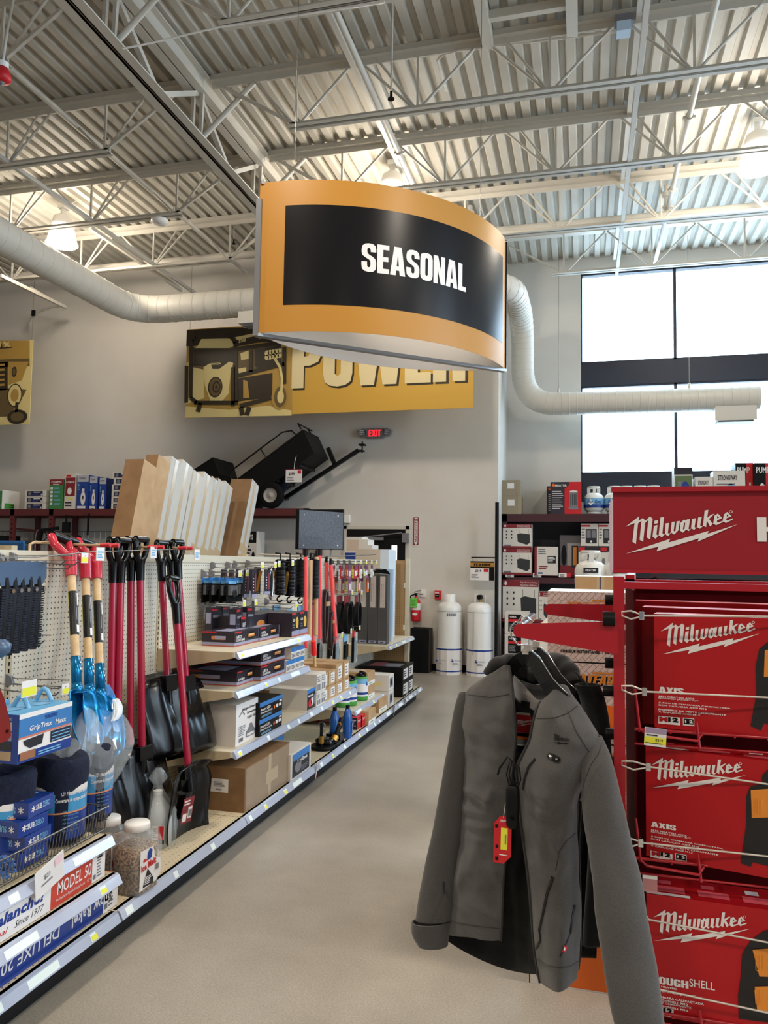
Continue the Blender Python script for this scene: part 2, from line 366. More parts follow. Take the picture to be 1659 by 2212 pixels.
# ---- heavy condensed block letters, used for the shop's headline print
_BL = dict(
 S=[.5, [[(.5,.70),(.5,.8),(.47,.92),(.38,.985),(.25,1),(.12,.98),(.03,.91),(0,.78),(0,.68),(.03,.58),(.12,.51),(.26,.43),(.3,.38),(.31,.28),(.3,.19),(.25,.16),(.2,.19),(.19,.28),(.19,.36),(0,.36),(0,.24),(.02,.11),(.1,.03),(.25,0),(.39,.02),(.48,.09),(.5,.22),(.5,.36),(.47,.46),(.38,.54),(.25,.61),(.2,.66),(.19,.74),(.2,.82),(.25,.84),(.3,.81),(.31,.74),(.31,.70)]]],
 E=[.42, [[(0,0),(.42,0),(.42,.17),(.21,.17),(.21,.42),(.39,.42),(.39,.58),(.21,.58),(.21,.83),(.42,.83),(.42,1),(0,1)]]],
 F=[.42, [[(0,0),(.21,0),(.21,.42),(.38,.42),(.38,.58),(.21,.58),(.21,.83),(.42,.83),(.42,1),(0,1)]]],
 A=[.55, [[(0,0),(.2,0),(.22,.17),(.33,.17),(.35,0),(.55,0),(.41,1),(.14,1)],[(.235,.32),(.315,.32),(.275,.74)]]],
 O=[.5, [[(0,.22),(.03,.08),(.12,.02),(.25,0),(.38,.02),(.47,.08),(.5,.22),(.5,.78),(.47,.92),(.38,.98),(.25,1),(.12,.98),(.03,.92),(0,.78)],[(.2,.22),(.25,.17),(.3,.22),(.3,.78),(.25,.83),(.2,.78)]]],
 N=[.5, [[(0,0),(.18,0),(.18,.5),(.31,0),(.5,0),(.5,1),(.32,1),(.32,.5),(.19,1),(0,1)]]],
 L=[.4, [[(0,0),(.4,0),(.4,.17),(.21,.17),(.21,1),(0,1)]]],
 P=[.51, [[(0,0),(.21,0),(.21,.38),(.32,.38),(.46,.44),(.51,.56),(.51,.82),(.46,.94),(.33,1),(0,1)],[(.21,.54),(.28,.54),(.305,.6),(.305,.78),(.28,.84),(.21,.84)]]],
 W=[.8, [[(.1,0),(.33,0),(.4,.5),(.47,0),(.7,0),(.8,1),(.6,1),(.56,.42),(.49,1),(.31,1),(.24,.42),(.2,1),(0,1)]]],
 R=[.51, [[(0,0),(.21,0),(.21,.42),(.26,.42),(.3,.36),(.31,0),(.51,0),(.51,.38),(.44,.49),(.5,.56),(.51,.82),(.46,.95),(.33,1),(0,1)],[(.21,.57),(.28,.57),(.3,.62),(.3,.78),(.27,.84),(.21,.84)]]],
 H=[.52, [[(0,0),(.21,0),(.21,.42),(.31,.42),(.31,0),(.52,0),(.52,1),(.31,1),(.31,.6),(.21,.6),(.21,1),(0,1)]]],
 T=[.46, [[(.125,0),(.335,0),(.335,.82),(.46,.82),(.46,1),(0,1),(0,.82),(.125,.82)]]],
 X=[.54, [[(0,0),(.2,0),(.27,.3),(.34,0),(.54,0),(.4,.5),(.53,1),(.33,1),(.27,.72),(.21,1),(.01,1),(.14,.5)]]],
 I=[.21, [[(0,0),(.21,0),(.21,1),(0,1)]]],
 U=[.5, [[(0,.2),(.03,.07),(.12,.01),(.25,0),(.38,.01),(.47,.07),(.5,.2),(.5,1),(.3,1),(.3,.22),(.25,.17),(.2,.22),(.2,1),(0,1)]]],
 M=[.66, [[(0,0),(.17,0),(.17,.6),(.26,0),(.4,0),(.49,.6),(.49,0),(.66,0),(.66,1),(.42,1),(.33,.48),(.24,1),(0,1)]]],
 G=[.5, [[(0,.22),(.03,.08),(.12,.02),(.25,0),(.38,.02),(.5,.0),(.5,.5),(.25,.5),(.25,.36),(.3,.36),(.3,.22),(.25,.17),(.2,.22),(.2,.78),(.25,.83),(.3,.78),(.3,.65),(.5,.65),(.5,.78),(.47,.92),(.38,.98),(.25,1),(.12,.98),(.03,.92),(0,.78)]]],
 D=[.5, [[(0,0),(.3,0),(.45,.05),(.5,.18),(.5,.82),(.45,.95),(.3,1),(0,1)],[(.2,.17),(.27,.18),(.3,.24),(.3,.76),(.27,.82),(.2,.83)]]])
def block(s):
    key = ('block', s)
    if key not in _G:
        cu = bpy.data.curves.new('t', 'CURVE'); cu.dimensions = '2D'; cu.fill_mode = 'FRONT'; x = 0
        for ch in s:
            if ch == ' ': x += .25; continue
            w, polys = _BL[ch]
            for pts in polys:
                sp = cu.splines.new('POLY'); sp.points.add(len(pts)-1); sp.use_cyclic_u = True
                for q, (a, b) in zip(sp.points, pts): q.co = (x+a, b, 0, 1)
            x += w+.035
        x -= .035
        ob = bpy.data.objects.new('t', cu); me = ob.to_mesh()
        _G[key] = ([(v.co.x/x, v.co.y) for v in me.vertices], [tuple(p.vertices) for p in me.polygons])
        ob.to_mesh_clear(); bpy.data.objects.remove(ob)
    return _G[key]
def btext(mb, F, s, u, v, w, h, m, k=2, shear=0, slope=0):
    vs, fs = block(s); mb.add([F.P(u+a*w+b*shear*h, v+b*h+a*slope, LIFT*k) for a, b in vs], fs, m)
def ring(cx, cy, z, rx, ry, n=24, e=2.0, rot=0):
    o = []
    for k in range(n):
        t = 2*PI*k/n; c, s = math.cos(t), math.sin(t)
        x, y = rx*math.copysign(abs(c)**(2/e), c), ry*math.copysign(abs(s)**(2/e), s)
        o.append(Vector((cx+x*math.cos(rot)-y*math.sin(rot), cy+x*math.sin(rot)+y*math.cos(rot), z)))
    return o
def loft(mb, rings, m, caps=True, smooth=True):
    n = len(rings[0]); vs = [p for r in rings for p in r]; fs = []
    for i in range(len(rings)-1):
        for k in range(n): fs.append((i*n+k, i*n+(k+1) % n, (i+1)*n+(k+1) % n, (i+1)*n+k))
    mb.add(vs, fs, m, smooth)
    if caps: mb.add(rings[0], [tuple(range(n))[::-1]], m); mb.add(rings[-1], [tuple(range(n))], m)
# ================================================================ the room
mb = MB(); mb.poly([(-16,-14,0),(10,-14,0),(10,12.7,0),(-16,12.7,0)], FLOOR)
struct('floor', mb)
# expansion joints sawn in the slab
mb = MB()
for jx in (-1.0,): mb.box((jx-.002, -6, -.001), (jx+.002, 12, .0006), GREYP)
# ---- ribbed steel roof deck
DZ = 6.62
mb = MB(); p = .165; prof = []
x = -16
while x < 10:
    prof += [(x, DZ), (x+.075, DZ), (x+.095, DZ+.05), (x+.145, DZ+.05)]; x += p
mb.grid([[Vector((a, yy, b)) for a, b in prof] for yy in (-14, -5, 4, 12.9)], CEILM, smooth=False, flip=True)
struct('ceiling', mb)
BWY = 11.45; WWY = 12.7; WX = -1.24
mb = MB(); mb.box((-16, BWY, 0), (WX, BWY+.2, DZ+.06), WALLM); struct('wall_back', mb)
mb = MB(); mb.box((WX-.2, BWY+.2, 0), (WX, WWY+.2, DZ+.06), WALLM); struct('wall_corner', mb)
mb = MB()
WL, WZ0, WZ1, WR = -.047, 3.07, 6.38, 7.2
mb.box((WX, WWY, 0), (WL, WWY+.25, DZ+.06), WALLM); mb.box((WL, WWY, 0), (10, WWY+.25, 2.62), WALLM)
mb.box((WL, WWY, WZ1), (10, WWY+.25, DZ+.06), WALLM); mb.box((WR, WWY, 2.62), (10, WWY+.25, WZ1), WALLM)
struct('wall_window', mb)
mb = MB(); mb.box((-5.6, BWY-.012, 0), (WX, BWY-.001, .1), BLKM); struct('baseboard_back', mb)
# windows: two rows of panes between dark spandrels
n = 0
for z0, z1 in ((WZ0, 4.513), (4.879, WZ1)):
    for i in range(5):
        x0, x1 = WL+1.45*i, WL+1.45*(i+1); n += 1
        e = tag(bpy.data.objects.new('window_%d' % n, None), kind='structure'); COL.objects.link(e); e.location = (x0, WWY+.06, z0)
        w, h = x1-x0, z1-z0; mb = MB()
        for a, b in (((0,0,0),(w,.08,.035)), ((0,0,h-.03),(w,.08,h)), ((0,0,0),(.022,.08,h)), ((w-.022,0,0),(w,.08,h))): mb.box(a, b, DARKF)
        put('window_frame', mb, e)
        mb = MB(); mb.box((.022,.035,.035), (w-.022,.043,h-.03), GLASS); put('window_pane', mb, e)
mb = MB(); mb.box((WL, WWY+.04, 4.513), (WR, WWY+.16, 4.879), DARKF); struct('trim_1', mb)
mb = MB(); mb.box((WL, WWY+.04, 2.62), (WR, WWY+.16, 3.07), DARKF); struct('trim_2', mb)
# exit door in the back wall, a dark door leaf with a narrow lit pane
a = A(750, 1143, y=BWY); b = A(877, 1143, y=BWY)
dx0, dx1, dz = a.x, b.x, a.z
e = tag(bpy.data.objects.new('door_1', None), kind='structure'); COL.objects.link(e); e.location = (dx0, BWY, 0)
w = dx1-dx0; mb = MB()
for q in ((-.05, 0), (w, w+.05)): mb.box((q[0], -.03, 0), (q[1], .0, dz+.05), STEELW)
mb.box((-.05, -.03, dz), (w+.05, 0, dz+.05), STEELW); put('door_frame', mb, e)
mb = MB(); mb.box((0, -.02, 0), (w, -.001, dz), BLK); put('door_leaf', mb, e)
mb = MB(); a = A(847, 1178, y=BWY); b = A(858, 1215, y=BWY)
mb.box((a.x-dx0, -.028, b.z-.5), (b.x-dx0, -.021, a.z), mat('lit_door_pane', (250, 252, 255), .3, emit=1.3)); put('door_pane', mb, e)
mb = MB(); mb.box((.25, -.1, dz-.17), (.6, -.03, dz-.12), GREYP); mb.bar((.3,-.08,dz-.12), (.9,-.14,dz-.06), .03, .015, GREYP)
mb.box((.9, -.09, dz-.2), (1.0, -.03, dz-.06), GREYP); put('door_closer', mb, e)

# ---- joist girder along the aisle direction and the bar joists it carries
GX = -3.9; ZT = 6.58; ZB = 5.95
JY = [-.6, .92, 2.43, 3.95, 5.46, 6.98, 8.49, 10.0]
e = empty('joist_girder', 'deep cream painted steel girder running away overhead, left of the hanging sign', 'girder', (GX, 0, ZB))
mb = MB()
for s in (-1, 1): mb.box((s*.055-.045, -6, .50), (s*.055+.045, BWY, .62), STEELW)
mb.box((-.16, -6, .615), (.16, BWY, .632), STEELW); put('top_chord', mb, e)
mb = MB()
for s in (-1, 1): mb.box((s*.062-.05, -6, 0), (s*.062+.05, BWY-.4, .014), STEELW); mb.box((s*.018-.006, -6, 0), (s*.018+.006, BWY-.4, .11), STEELW)
put('bottom_chord', mb, e)
for i in range(5):
    for q, (ya, yb) in enumerate(((JY[i+2], JY[i+2]+.74), (JY[i+3], JY[i+3]-.74))):
        mb = MB(); mb.bar((0, ya, .52), (0, yb, .05), .05, .05, STEELW); put('web', mb, e)
    mb = MB()
    for s in (-1, 1): mb.bar((s*.05, JY[i+3], .55), (s*.05, JY[i+3]-.02, .03), .035, .035, STEELW)
    put('web', mb, e)
def joist(side, y, label):
    x0 = GX+side*.16; end = 6.6 if side > 0 else -9.6
    e = empty('bar_joist', label, 'joist', (GX, y, ZB), 0, 'cream bar joists under the roof deck')
    L = abs(end)*1.0; mb = MB(); f = lambda x: side*x
    xe = abs(end-GX); lo, hi = sorted((f(.16), f(xe)))
    for s in (-1, 1): mb.box((lo, s*.033-.03, .60), (hi, s*.033+.03, .608), STEELW); mb.box((lo, s*.006-.004, .54), (hi, s*.006+.004, .605), STEELW)
    mb.box((lo, -.05, .608), (hi, .05, .668), STEELW)
    put('top_chord', mb, e)
    mb = MB(); lo, hi = sorted((f(1.03), f(xe)))
    for s in (-1, 1):
        mb.box((lo, s*.036-.028, 0), (hi, s*.036+.028, .007), STEELW); mb.box((lo, s*.011-.004, 0), (hi, s*.011+.004, .055), STEELW)
    put('bottom_chord', mb, e)
    n0 = 1.10; k = 0; mb = MB()
    mb.bar((f(.2), 0, .6), (f(n0), 0, .03), .03, .03, STEELW); put('web', mb, e); mb = MB()
    while n0+1.25*k < xe:
        b = n0+1.25*k
        mb.tube([(f(b-.42 if k else b-.5), 0, .6), (f(b-.02), 0, .03)], .014, STEELW, 6); mb.bar((f(b), 0, .03), (f(b), 0, .6), .022, .022, STEELW)
        mb.tube([(f(b+.03), 0, .03), (f(b+.6), 0, .6)], .014, STEELW, 6); mb.tube([(f(b+.65), 0, .6), (f(b+1.22), 0, .03)], .014, STEELW, 6)
        k += 1
    put('web', mb, e)
    mb = MB(); 
    return e
words_ = ['nearest', 'second', 'third', 'fourth', 'fifth']
for i, y in enumerate(JY[3:]):
    joist(1, y, 'bar joist right of the girder, %s in view counting away from the camera' % words_[i])
    joist(-1, y, 'bar joist left of the girder, %s in view counting away from the camera' % words_[i])
# last joist bears on the wall corner
e = empty('bar_joist', 'bar joist in front of the tall window, farthest of all', 'joist', (WX, 11.55, ZB), 0, 'cream bar joists under the roof deck')
mb = MB(); mb.box((-.1, -.06, .60), (8, .06, .668), STEELW); put('top_chord', mb, e)
mb = MB()
for s in (-1, 1): mb.box((.78, s*.034-.026, 0), (8, s*.034+.026, .007), STEELW); mb.box((.78, s*.01-.003, 0), (8, s*.01+.003, .05), STEELW)
put('bottom_chord', mb, e)
mb = MB()
for k in range(6):
    b = .95+1.25*k
    mb.bar((b, 0, .03), (b, 0, .6), .022, .022, STEELW)
    for q in ((b-.62 if k else 0, b-.02), (b+.6, b+.03)): mb.tube([(q[0], 0, .6), (q[1], 0, .03)], .013, STEELW, 6)
put('web', mb, e)
# bridging between the joists: angle runners along the aisle direction
for k, (x, z) in enumerate(((.48, 5.98), (.48, 6.54))):
    mb = MB(); mb.bar((x, 1, z), (x, 12.6, z), .045, .045, STEELW)
    solo('joist_bridging', mb, 'straight steel runner crossing the joists right of the sign, %s' % ('lower one', 'upper one against the deck')[k], 'bridging')
for k, (px, py, nm) in enumerate(((545, 0, ''),)):
    pass
mb = MB(); mb.bar((-6.2, 1, 5.98), (-6.2, 11.3, 5.98), .045, .045, STEELW)
solo('joist_bridging', mb, 'straight steel runner crossing the joists left of the girder', 'bridging')
mb = MB(); mb.bar((-2.2, 1, 6.5), (-2.2, 11.3, 6.5), .05, .05, STEELW)
solo('joist_bridging', mb, 'steel runner high under the deck just right of the girder', 'bridging')
for k, y in enumerate((5.46, 6.98, 8.49, 10.0)):
    mb = MB(); mb.tube([(GX+.06, y+.02, ZB+.05), (GX+.62, y+.02, ZB+.56)], .028, STEELW, 6); mb.tube([(GX-.06, y+.02, ZB+.05), (GX-.62, y+.02, ZB+.56)], .028, STEELW, 6)
    solo('knee_brace', mb, 'pair of knee braces from girder to joist, %s from the camera' % words_[k], 'brace')
# roof opening frame near the top of the picture
a = A(1045, 40, z=6.53); b = A(1235, 15, z=6.53)
mb = MB(); mb.box((a.x, a.y-.03, 6.5), (b.x, a.y+.03, 6.58), STEELW)
for q in (a.x, b.x): mb.box((q-.05, a.y-1.0, 6.47), (q+.05, a.y+.35, 6.6), STEELW)
solo('roof_opening_frame', mb, 'steel angle frame of a roof opening at the top edge above the sign', 'frame')
# ---- sprinkler pipes
def pipe(pts, r, label, coup=()):
    e = empty('sprinkler_pipe', label, 'pipe', pts[0]); o = Vector(pts[0])
    mb = MB(); mb.tube([Vector(p)-o for p in pts], r, STEELW, 12); put('pipe', mb, e)
    for c in coup:
        mb = MB(); c = Vector(c)-o; mb.tube([c-Vector((0,.04,0)), c+Vector((0,.04,0))], r*1.45, STEELW, 12); mb.box((c.x-r*2.1, c.y-.02, c.z-r*.4), (c.x+r*2.1, c.y+.02, c.z+r*.4), STEELW)
        put('coupling', mb, e)
pipe([(-9.6, 10.45, 6.22), (6.5, 10.45, 6.22)], .06, 'thick sprinkler main running left to right across the far joists', [(-1.3, 10.45, 6.22)])
pipe([(1.07, 2, 6.3), (1.07, 12.3, 6.3)], .03, 'thin sprinkler branch pipe running away right of the hanging sign', [(1.07, 8.3, 6.3), (1.07, 9.9, 6.3)])
pipe([(-2.05, 2, 6.3), (-2.05, 12.3, 6.3)], .03, 'thin sprinkler branch pipe running away above the hanging sign', [(-2.05, 8.3, 6.3)])
pipe([(-5.35, 2, 6.3), (-5.35, 11.3, 6.3)], .03, 'thin sprinkler branch pipe running away left of the girder', [(-5.35, 9.0, 6.3)])
for k, (x, y) in enumerate(((1.07, 10.45), (-1.55, 10.45))):
    mb = MB(); mb.tube([(x, y, 6.2), (x, y, 6.62)], .04, STEELW, 12); mb.tube([(x, y, 6.3), (x, y, 6.33)], .08, STEELW, 12); mb.tube([(x, y, 6.46), (x, y, 6.54)], .065, STEELW, 12)
    solo('pipe_riser', mb, 'short flanged pipe riser above the sprinkler main, %s' % ('right one', 'left one beside the sign'), 'pipe') if 0 else solo('pipe_riser', mb, 'short flanged pipe riser above the sprinkler main, ' + ('right one' if k == 0 else 'left one beside the sign'), 'pipe')
for k, (px, py, yy) in enumerate(((845, 215, 6.0), (228, 300, 7.6), (505, 527, 10.2))):
    c = A(px, py, y=yy); mb = MB(); mb.tube([(c.x, c.y, c.z), (c.x, c.y, c.z+.07)], .012, BLK, 8); mb.tube([(c.x, c.y, c.z+.07), (c.x, c.y, DZ)], .008, STEELW, 6); mb.tube([(c.x, c.y, c.z), (c.x, c.y, c.z+.008)], .03, BLK, 8)
    solo('fire_sprinkler', mb, 'tiny dark sprinkler head hanging under the roof deck, ' + ('above the sign', 'left of the girder', 'far off over the left duct')[k], 'sprinkler')

# ---- spiral ducts
def duct_path(ctrl, rad, seg=10):
    out = [Vector(ctrl[0])]
    for i in range(1, len(ctrl)-1):
        p, a, b = Vector(ctrl[i]), Vector(ctrl[i-1]), Vector(ctrl[i+1]); da = (a-p).normalized(); db = (b-p).normalized()
        s, t = p+da*rad, p+db*rad
        for k in range(seg+1):
            u = k/seg; out.append((1-u)**2*s+2*u*(1-u)*p+u*u*t)
    out.append(Vector(ctrl[-1])); return out
DP = A(450, 658, y=10.3)
DR = .205
def resample(pts, st):
    o = [pts[0]]; acc = 0
    for a, b in zip(pts, pts[1:]):
        L = (b-a).length; d = st-acc
        while d < L: o.append(a+(b-a)*d/L); d += st
        acc = (acc+L) % st
    o.append(pts[-1]); return o
def ribs(mb, pts, r, st, m):
    q = resample(pts, st)
    for i in range(1, len(q)-1):
        t = (q[i+1]-q[i-1]).normalized()
        mb.tube([q[i]-t*.006, q[i], q[i]+t*.006], [r+.001, r+.006, r+.001], m, 28, cap=False)
e = empty('spiral_duct', 'large round cream spiral duct from the left, bending along the back wall behind the sign', 'duct', (DP.x, DP.y, DP.z))
o = Vector(e.location)
path = duct_path([(-6.75, -4, 5.42), (-6.75, 10.3, 5.42), (-.95, 10.3, 5.42), (-.93, 12.0, 5.42), (-.93, 12.08, 4.1), (2.47, 12.08, 4.08)], .55)
# thinner beyond the sign
cut = next(i for i, q in enumerate(path) if q.y > 10.29 and q.x > -1.55)
pa, pb = path[:cut+1], path[cut:]
mb = MB(); mb.tube([q-o for q in pa], DR, DUCTM, 32); ribs(mb, [q-o for q in pa], DR, .2, DUCTM)
for i in (12,): mb.tube([pa[i]-o-Vector((.02,0,0)), pa[i]-o+Vector((.06,0,0))], DR+.012, DUCTM, 32)
put('duct_run', mb, e)
c = A(545, 680, y=10.3); mb = MB(); mb.box((c.x-.17-o.x, -.12, -.36), (c.x+1.0-o.x, .12, -.17), DUCTM); mb.box((c.x-.1-o.x, -.09, -.39), (c.x+.9-o.x, .09, -.36), GREYP)
put('diffuser', mb, e)
e = empty('spiral_duct', 'round duct dropping at the wall corner and running in front of the tall window', 'duct', (pb[-1].x, pb[-1].y, pb[-1].z)); o = Vector(e.location)
mb = MB(); mb.tube([q-o for q in pb], .175, DUCTM, 32); ribs(mb, [q-o for q in pb], .175, .115, DUCTM); put('duct_run', mb, e)
mb = MB(); mb.box((-.62, -.15, -.34), (-.06, .15, -.13), DUCTM); mb.box((-.58, -.12, -.36), (-.1, .12, -.34), GREYP); put('diffuser', mb, e)
for k, (x, z1) in enumerate(((-.38, 6.6), (1.52, 6.6))):
    mb = MB(); mb.tube([(x, 12.08, 4.25), (x, 12.08, z1)], .004, WIRE, 6); mb.tube([(x, 12.08, 4.24), (x, 12.08, 4.34)], .02, DUCTM, 8)
    solo('duct_hanger', mb, 'thin rod hanging the window duct from the roof, ' + ('left one', 'right one'), 'hanger') if 0 else solo('duct_hanger', mb, 'thin rod hanging the window duct from the roof, ' + ('left one' if k == 0 else 'right one'), 'hanger')

# ---- high-bay lamps
HOT = mat('lamp_hot', (255, 246, 226), .4, emit=18)
SHADE = mat('lamp_shade_clear', (255, 250, 240), .25, alpha=.45, emit=1.0, spec=.5)
RIMM = mat('lamp_rim_glow', (255, 248, 236), .3, emit=3.5)
def high_bay(x, y, z, label):
    e = empty('high_bay_lamp', label, 'lamp', (x, y, z), 0, 'round high-bay lamps under the roof deck')
    mb = MB(); mb.lathe([(.0,.16),(.07,.155),(.12,.12),(.14,.05),(.145,.0),(.13,-.01)], WHITE, 24)
    mb.tube([(0,0,.15),(0,0,.26)], .035, WHITE, 12); mb.box((-.05,-.06,.24), (.05,.06,.3), WHITE); put('housing', mb, e)
    mb = MB(); mb.lathe([(0,-.012),(.13,-.01),(.12,-.05),(0,-.07)], HOT, 20); put('lens', mb, e)
    mb = MB(); mb.lathe([(.145,-.03),(.16,-.06),(.205,-.26)], SHADE, 28); put('shade', mb, e)
    mb = MB(); mb.tube([(.205*math.cos(t*PI/14), .205*math.sin(t*PI/14), -.26) for t in range(28)], .012, RIMM, 8, closed=True); put('rim', mb, e)
    mb = MB(); mb.tube([(0,0,.3),(.01,0,.33),(0,.01,.36),(0,0,DZ-z-.0)], .006, WIRE, 6); mb.tube([(0,0,.29),(.06,.02,.35),(.12,0,.3),(.2,0,.34)], .006, WHITE, 6); put('hook', mb, e)
    return e
high_bay(-7.07, 9.0, 6.24, 'glowing high-bay lamp at the left above the round duct')
high_bay(1.87, 9.0, 6.28, 'glowing high-bay lamp at the right edge under the joists')
high_bay(-2.31, 9.0, 6.3, 'glowing high-bay lamp just above the hanging sign')
for x in (-7.07, 1.87, -2.31): light('high_bay_glow', 'POINT', (x, 9.0, 6.0), 150, LAMP_COL, .2)
# exposed red alarm bell top left, smoke detector on the joist
c = A(4, 165, y=5.2); e = empty('fire_alarm_strobe', 'red round fire alarm hanging at the top left edge', 'alarm', c)
mb = MB(); mb.lathe([(0,.07),(.05,.07),(.07,.02),(.075,-.03),(.05,-.05),(0,-.055)], REDP, 20); put('alarm_body', mb, e)
mb = MB(); mb.lathe([(0,-.07),(.02,-.068),(.024,-.05)], GREYP, 12); put('alarm_lens', mb, e)
mb = MB(); mb.tube([(0,0,.07),(0,0,.12)], .05, WHITE, 14); put('alarm_mount', mb, e)
mb = MB(); mb.tube([(0,0,.12),(.03,0,.4),(.1,0,.8),(.12,0,1.2)], .012, STEELW, 8); put('conduit', mb, e)
c = A(345, 478, y=8.49); mb = MB(); mb.lathe([(0,-.04),(.08,-.035),(.11,0),(.11,.02),(0,.02)], WHITE, 20)
solo('smoke_detector', mb, 'flat white smoke detector under a joist left of the sign', 'detector', c)

# ---- hanging department sign: two bowed panels
SL = A(554, 720, y=4.9); SR = A(1091, 798, z=SL.z); H = A(555, 397, y=4.9).z-SL.z
e = empty('hanging_sign', 'large hanging lens-shaped ochre and black sign reading SEASONAL', 'sign', SL)
SR = SR-SL; u = Vector((SR.x, SR.y, 0)); Wd = u.length; u.normalize(); nn = Vector((u.y, -u.x, 0)); sg = .40
R_ = (Wd*Wd/4+sg*sg)/(2*sg); am = math.asin(Wd/2/R_)
def sarc(t, side, off=0):
    a = (2*t-1)*am; return SR/2+u*(R_+off)*math.sin(a)+nn*side*((R_+off)*math.cos(a)-(R_-sg))
SWH = mat('sign_inside_white', (246, 243, 240), .5)
for side in (1, -1):
    mb = MB(); T = [k/48 for k in range(49)]
    def strip(t0, t1, z0, z1, m, off, flip=False):
        ts = [t0+(t1-t0)*k/40 for k in range(41)]
        mb.grid([[sarc(t, side, off)+Vector((0,0,z)) for t in ts] for z in (z0, z1)], m, True, flip != (side < 0))
    strip(0, 1, 0, H, OCHRE, .003); strip(0, 1, 0, H, SWH, 0, True)
    strip(.0, 1, H-.002, H+.001, SWH, .0)
    strip(.085, .957, H*.175, H*.832, SIGNBLK, .0045)
    if side > 0:
        vs, fs = block('SEASONAL')
        def bent(a, b):
            t = .322+a*.381; return sarc(t, 1, .0065)+Vector((0, 0, H*(.405+b*.19)))
        mb.add([bent(a, b) for a, b in vs], fs, WHITEP)
    put('sign_panel', mb, e, label='bowed panel with white lettering' if side > 0 else 'blank bowed rear panel')
for zz in (-.012, H): mb = MB(); mb.bar(Vector((0,0,zz)), SR+Vector((0,0,zz)), .05, .022, GALV); put('cross_bar', mb, e)
mb = MB(); mb.box((-.02,-.02,-.02), (.02,.02,H-.12), GALV); put('end_post', mb, e)
mb = MB(); mb.box((SR.x-.012,SR.y-.012,-.02), (SR.x+.012,SR.y+.012,H-.02), BLK); put('end_post', mb, e)
for k, t in enumerate((.12, .88)):
    q = SR*t+Vector((0,0,H)); mb = MB(); mb.tube([q, Vector((q.x, q.y, 6.6-SL.z))], .0022, WIRE, 5); put('hanging_wire', mb, e)

# ---- wall banners hung on wires
def banner(x0, x1, z0, z1, y, label):
    e = empty('wall_banner', label, 'banner', (x0, y, z0)); F = Face((0, 0, 0), (1, 0, 0), (0, 0, 1)); return e, F, x1-x0, z1-z0
BY = 10.85
GOLD = mat('banner_gold', (204, 160, 66), .5); GOLD2 = mat('banner_gold_pale', (222, 202, 138), .5); GOLD3 = mat('banner_ochre_mid', (176, 140, 66), .5)
SEPIA = mat('banner_sepia_dark', (52, 42, 26), .5); SEP2 = mat('banner_sepia_mid', (104, 84, 48), .5)
a = A(399, 903, y=BY); b = A(1022, 885, y=BY); z1 = A(405, 712, y=BY).z
e, F, w, h = banner(a.x, b.x, a.z, z1, BY, 'long gold wall banner with a generator picture and POWER, partly behind the sign')
mb = MB(); mb.box((0, 0, 0), (w, .012, h), GOLD)
U = lambda px: (px-55)/1660*.40*w   # local helper for the picture area (photo crop columns)
def bp(x, y):   # crop coordinates (1659x1394 over 250x210 px at 390,700) -> banner u, v
    q = A(390+x/6.636, 700+y/6.636, y=BY); return (q.x-a.x, q.z-a.z)
def bpoly(pts, m, k): shape(mb, F, [bp(*p) for p in pts], m, k)
def bline(p, q, r, m, k):
    p, q = Vector(bp(*p)), Vector(bp(*q)); d = (q-p).normalized(); n_ = Vector((-d.y, d.x))*r*.00093*w/6.6*2.3
    shape(mb, F, [tuple(p-n_), tuple(q-n_), tuple(q+n_), tuple(p+n_)], m, k)
bpoly([(62,1343),(95,85),(1070,30),(1600,30),(1600,1310)], GOLD3, 1)
bpoly([(62,1343),(75,1180),(700,1230),(1250,1170),(1590,1240),(1590,1312)], GOLD2, 2)
bpoly([(92,85),(1600,20),(1600,240),(82,320)], SEPIA, 2)
bpoly([(80,560),(340,480),(340,1060),(75,1150)], GOLD2, 2)
bpoly([(180,330),(830,330),(1440,300),(1440,560),(830,760),(180,620)], SEP2, 3)
bpoly([(190,350),(780,350),(780,600),(190,600)], SEPIA, 4)
bpoly([(250,310),(300,215),(720,205),(770,310),(700,345),(210,345)], GOLD2, 5)
bpoly([(810,250),(1260,130),(1290,230),(820,320)], SEPIA, 5); 
bpoly([(780,190),(1070,130),(1450,60),(1450,90),(810,230)], GOLD2, 5)
bpoly([(1070,370),(1440,300),(1450,560),(1110,640),(1070,600)], SEPIA, 6)
for i in range(5):
    for j in range(2): ell(mb, F, *bp(1240+i*46, 420+j*60-i*8), .038, .045, GOLD2, 7, 12)
bpoly([(820,780),(1320,700),(1310,1050),(830,1110)], SEPIA, 4)
bpoly([(900,800),(960,820),(990,1060),(900,1060)], GOLD3, 6); bpoly([(860,420),(980,380),(985,500),(870,520)], GOLD2, 6); bpoly([(830,640),(940,620),(950,700),(840,720)], GOLD2, 6)
bpoly([(850,1140),(1310,1030),(1330,1080),(870,1200)], SEP2, 6)
bpoly([(330,620),(430,560),(470,640),(560,640),(700,540),(760,560),(720,700),(690,1000),(600,1100),(430,1110),(350,880)], GOLD2, 6)
bpoly([(430,560),(610,540),(620,580),(560,645),(460,645)], SEPIA, 7)
q = bp(500, 905); ell(mb, F, q[0], q[1], .125, .165, SEPIA, 8, 28); ell(mb, F, q[0], q[1], .105, .145, SEP2, 9, 28)
for i in range(3): ell(mb, F, q[0]+.02, q[1], .07-.024*i, .095-.032*i, (SEPIA, SEP2, SEPIA)[i], 10+i, 24)
text(mb, F, 'HONDA', *bp(440, 590), .17, .035, GOLD2, 9, bold=.03)
text(mb, F, 'STAR', *bp(835, 275), .13, .06, GOLD2, 9, bold=.05, slope=.02); text(mb, F, 'PRO BONDA', *bp(975, 255), .14, .03, GOLD2, 9, slope=.02) if 0 else None
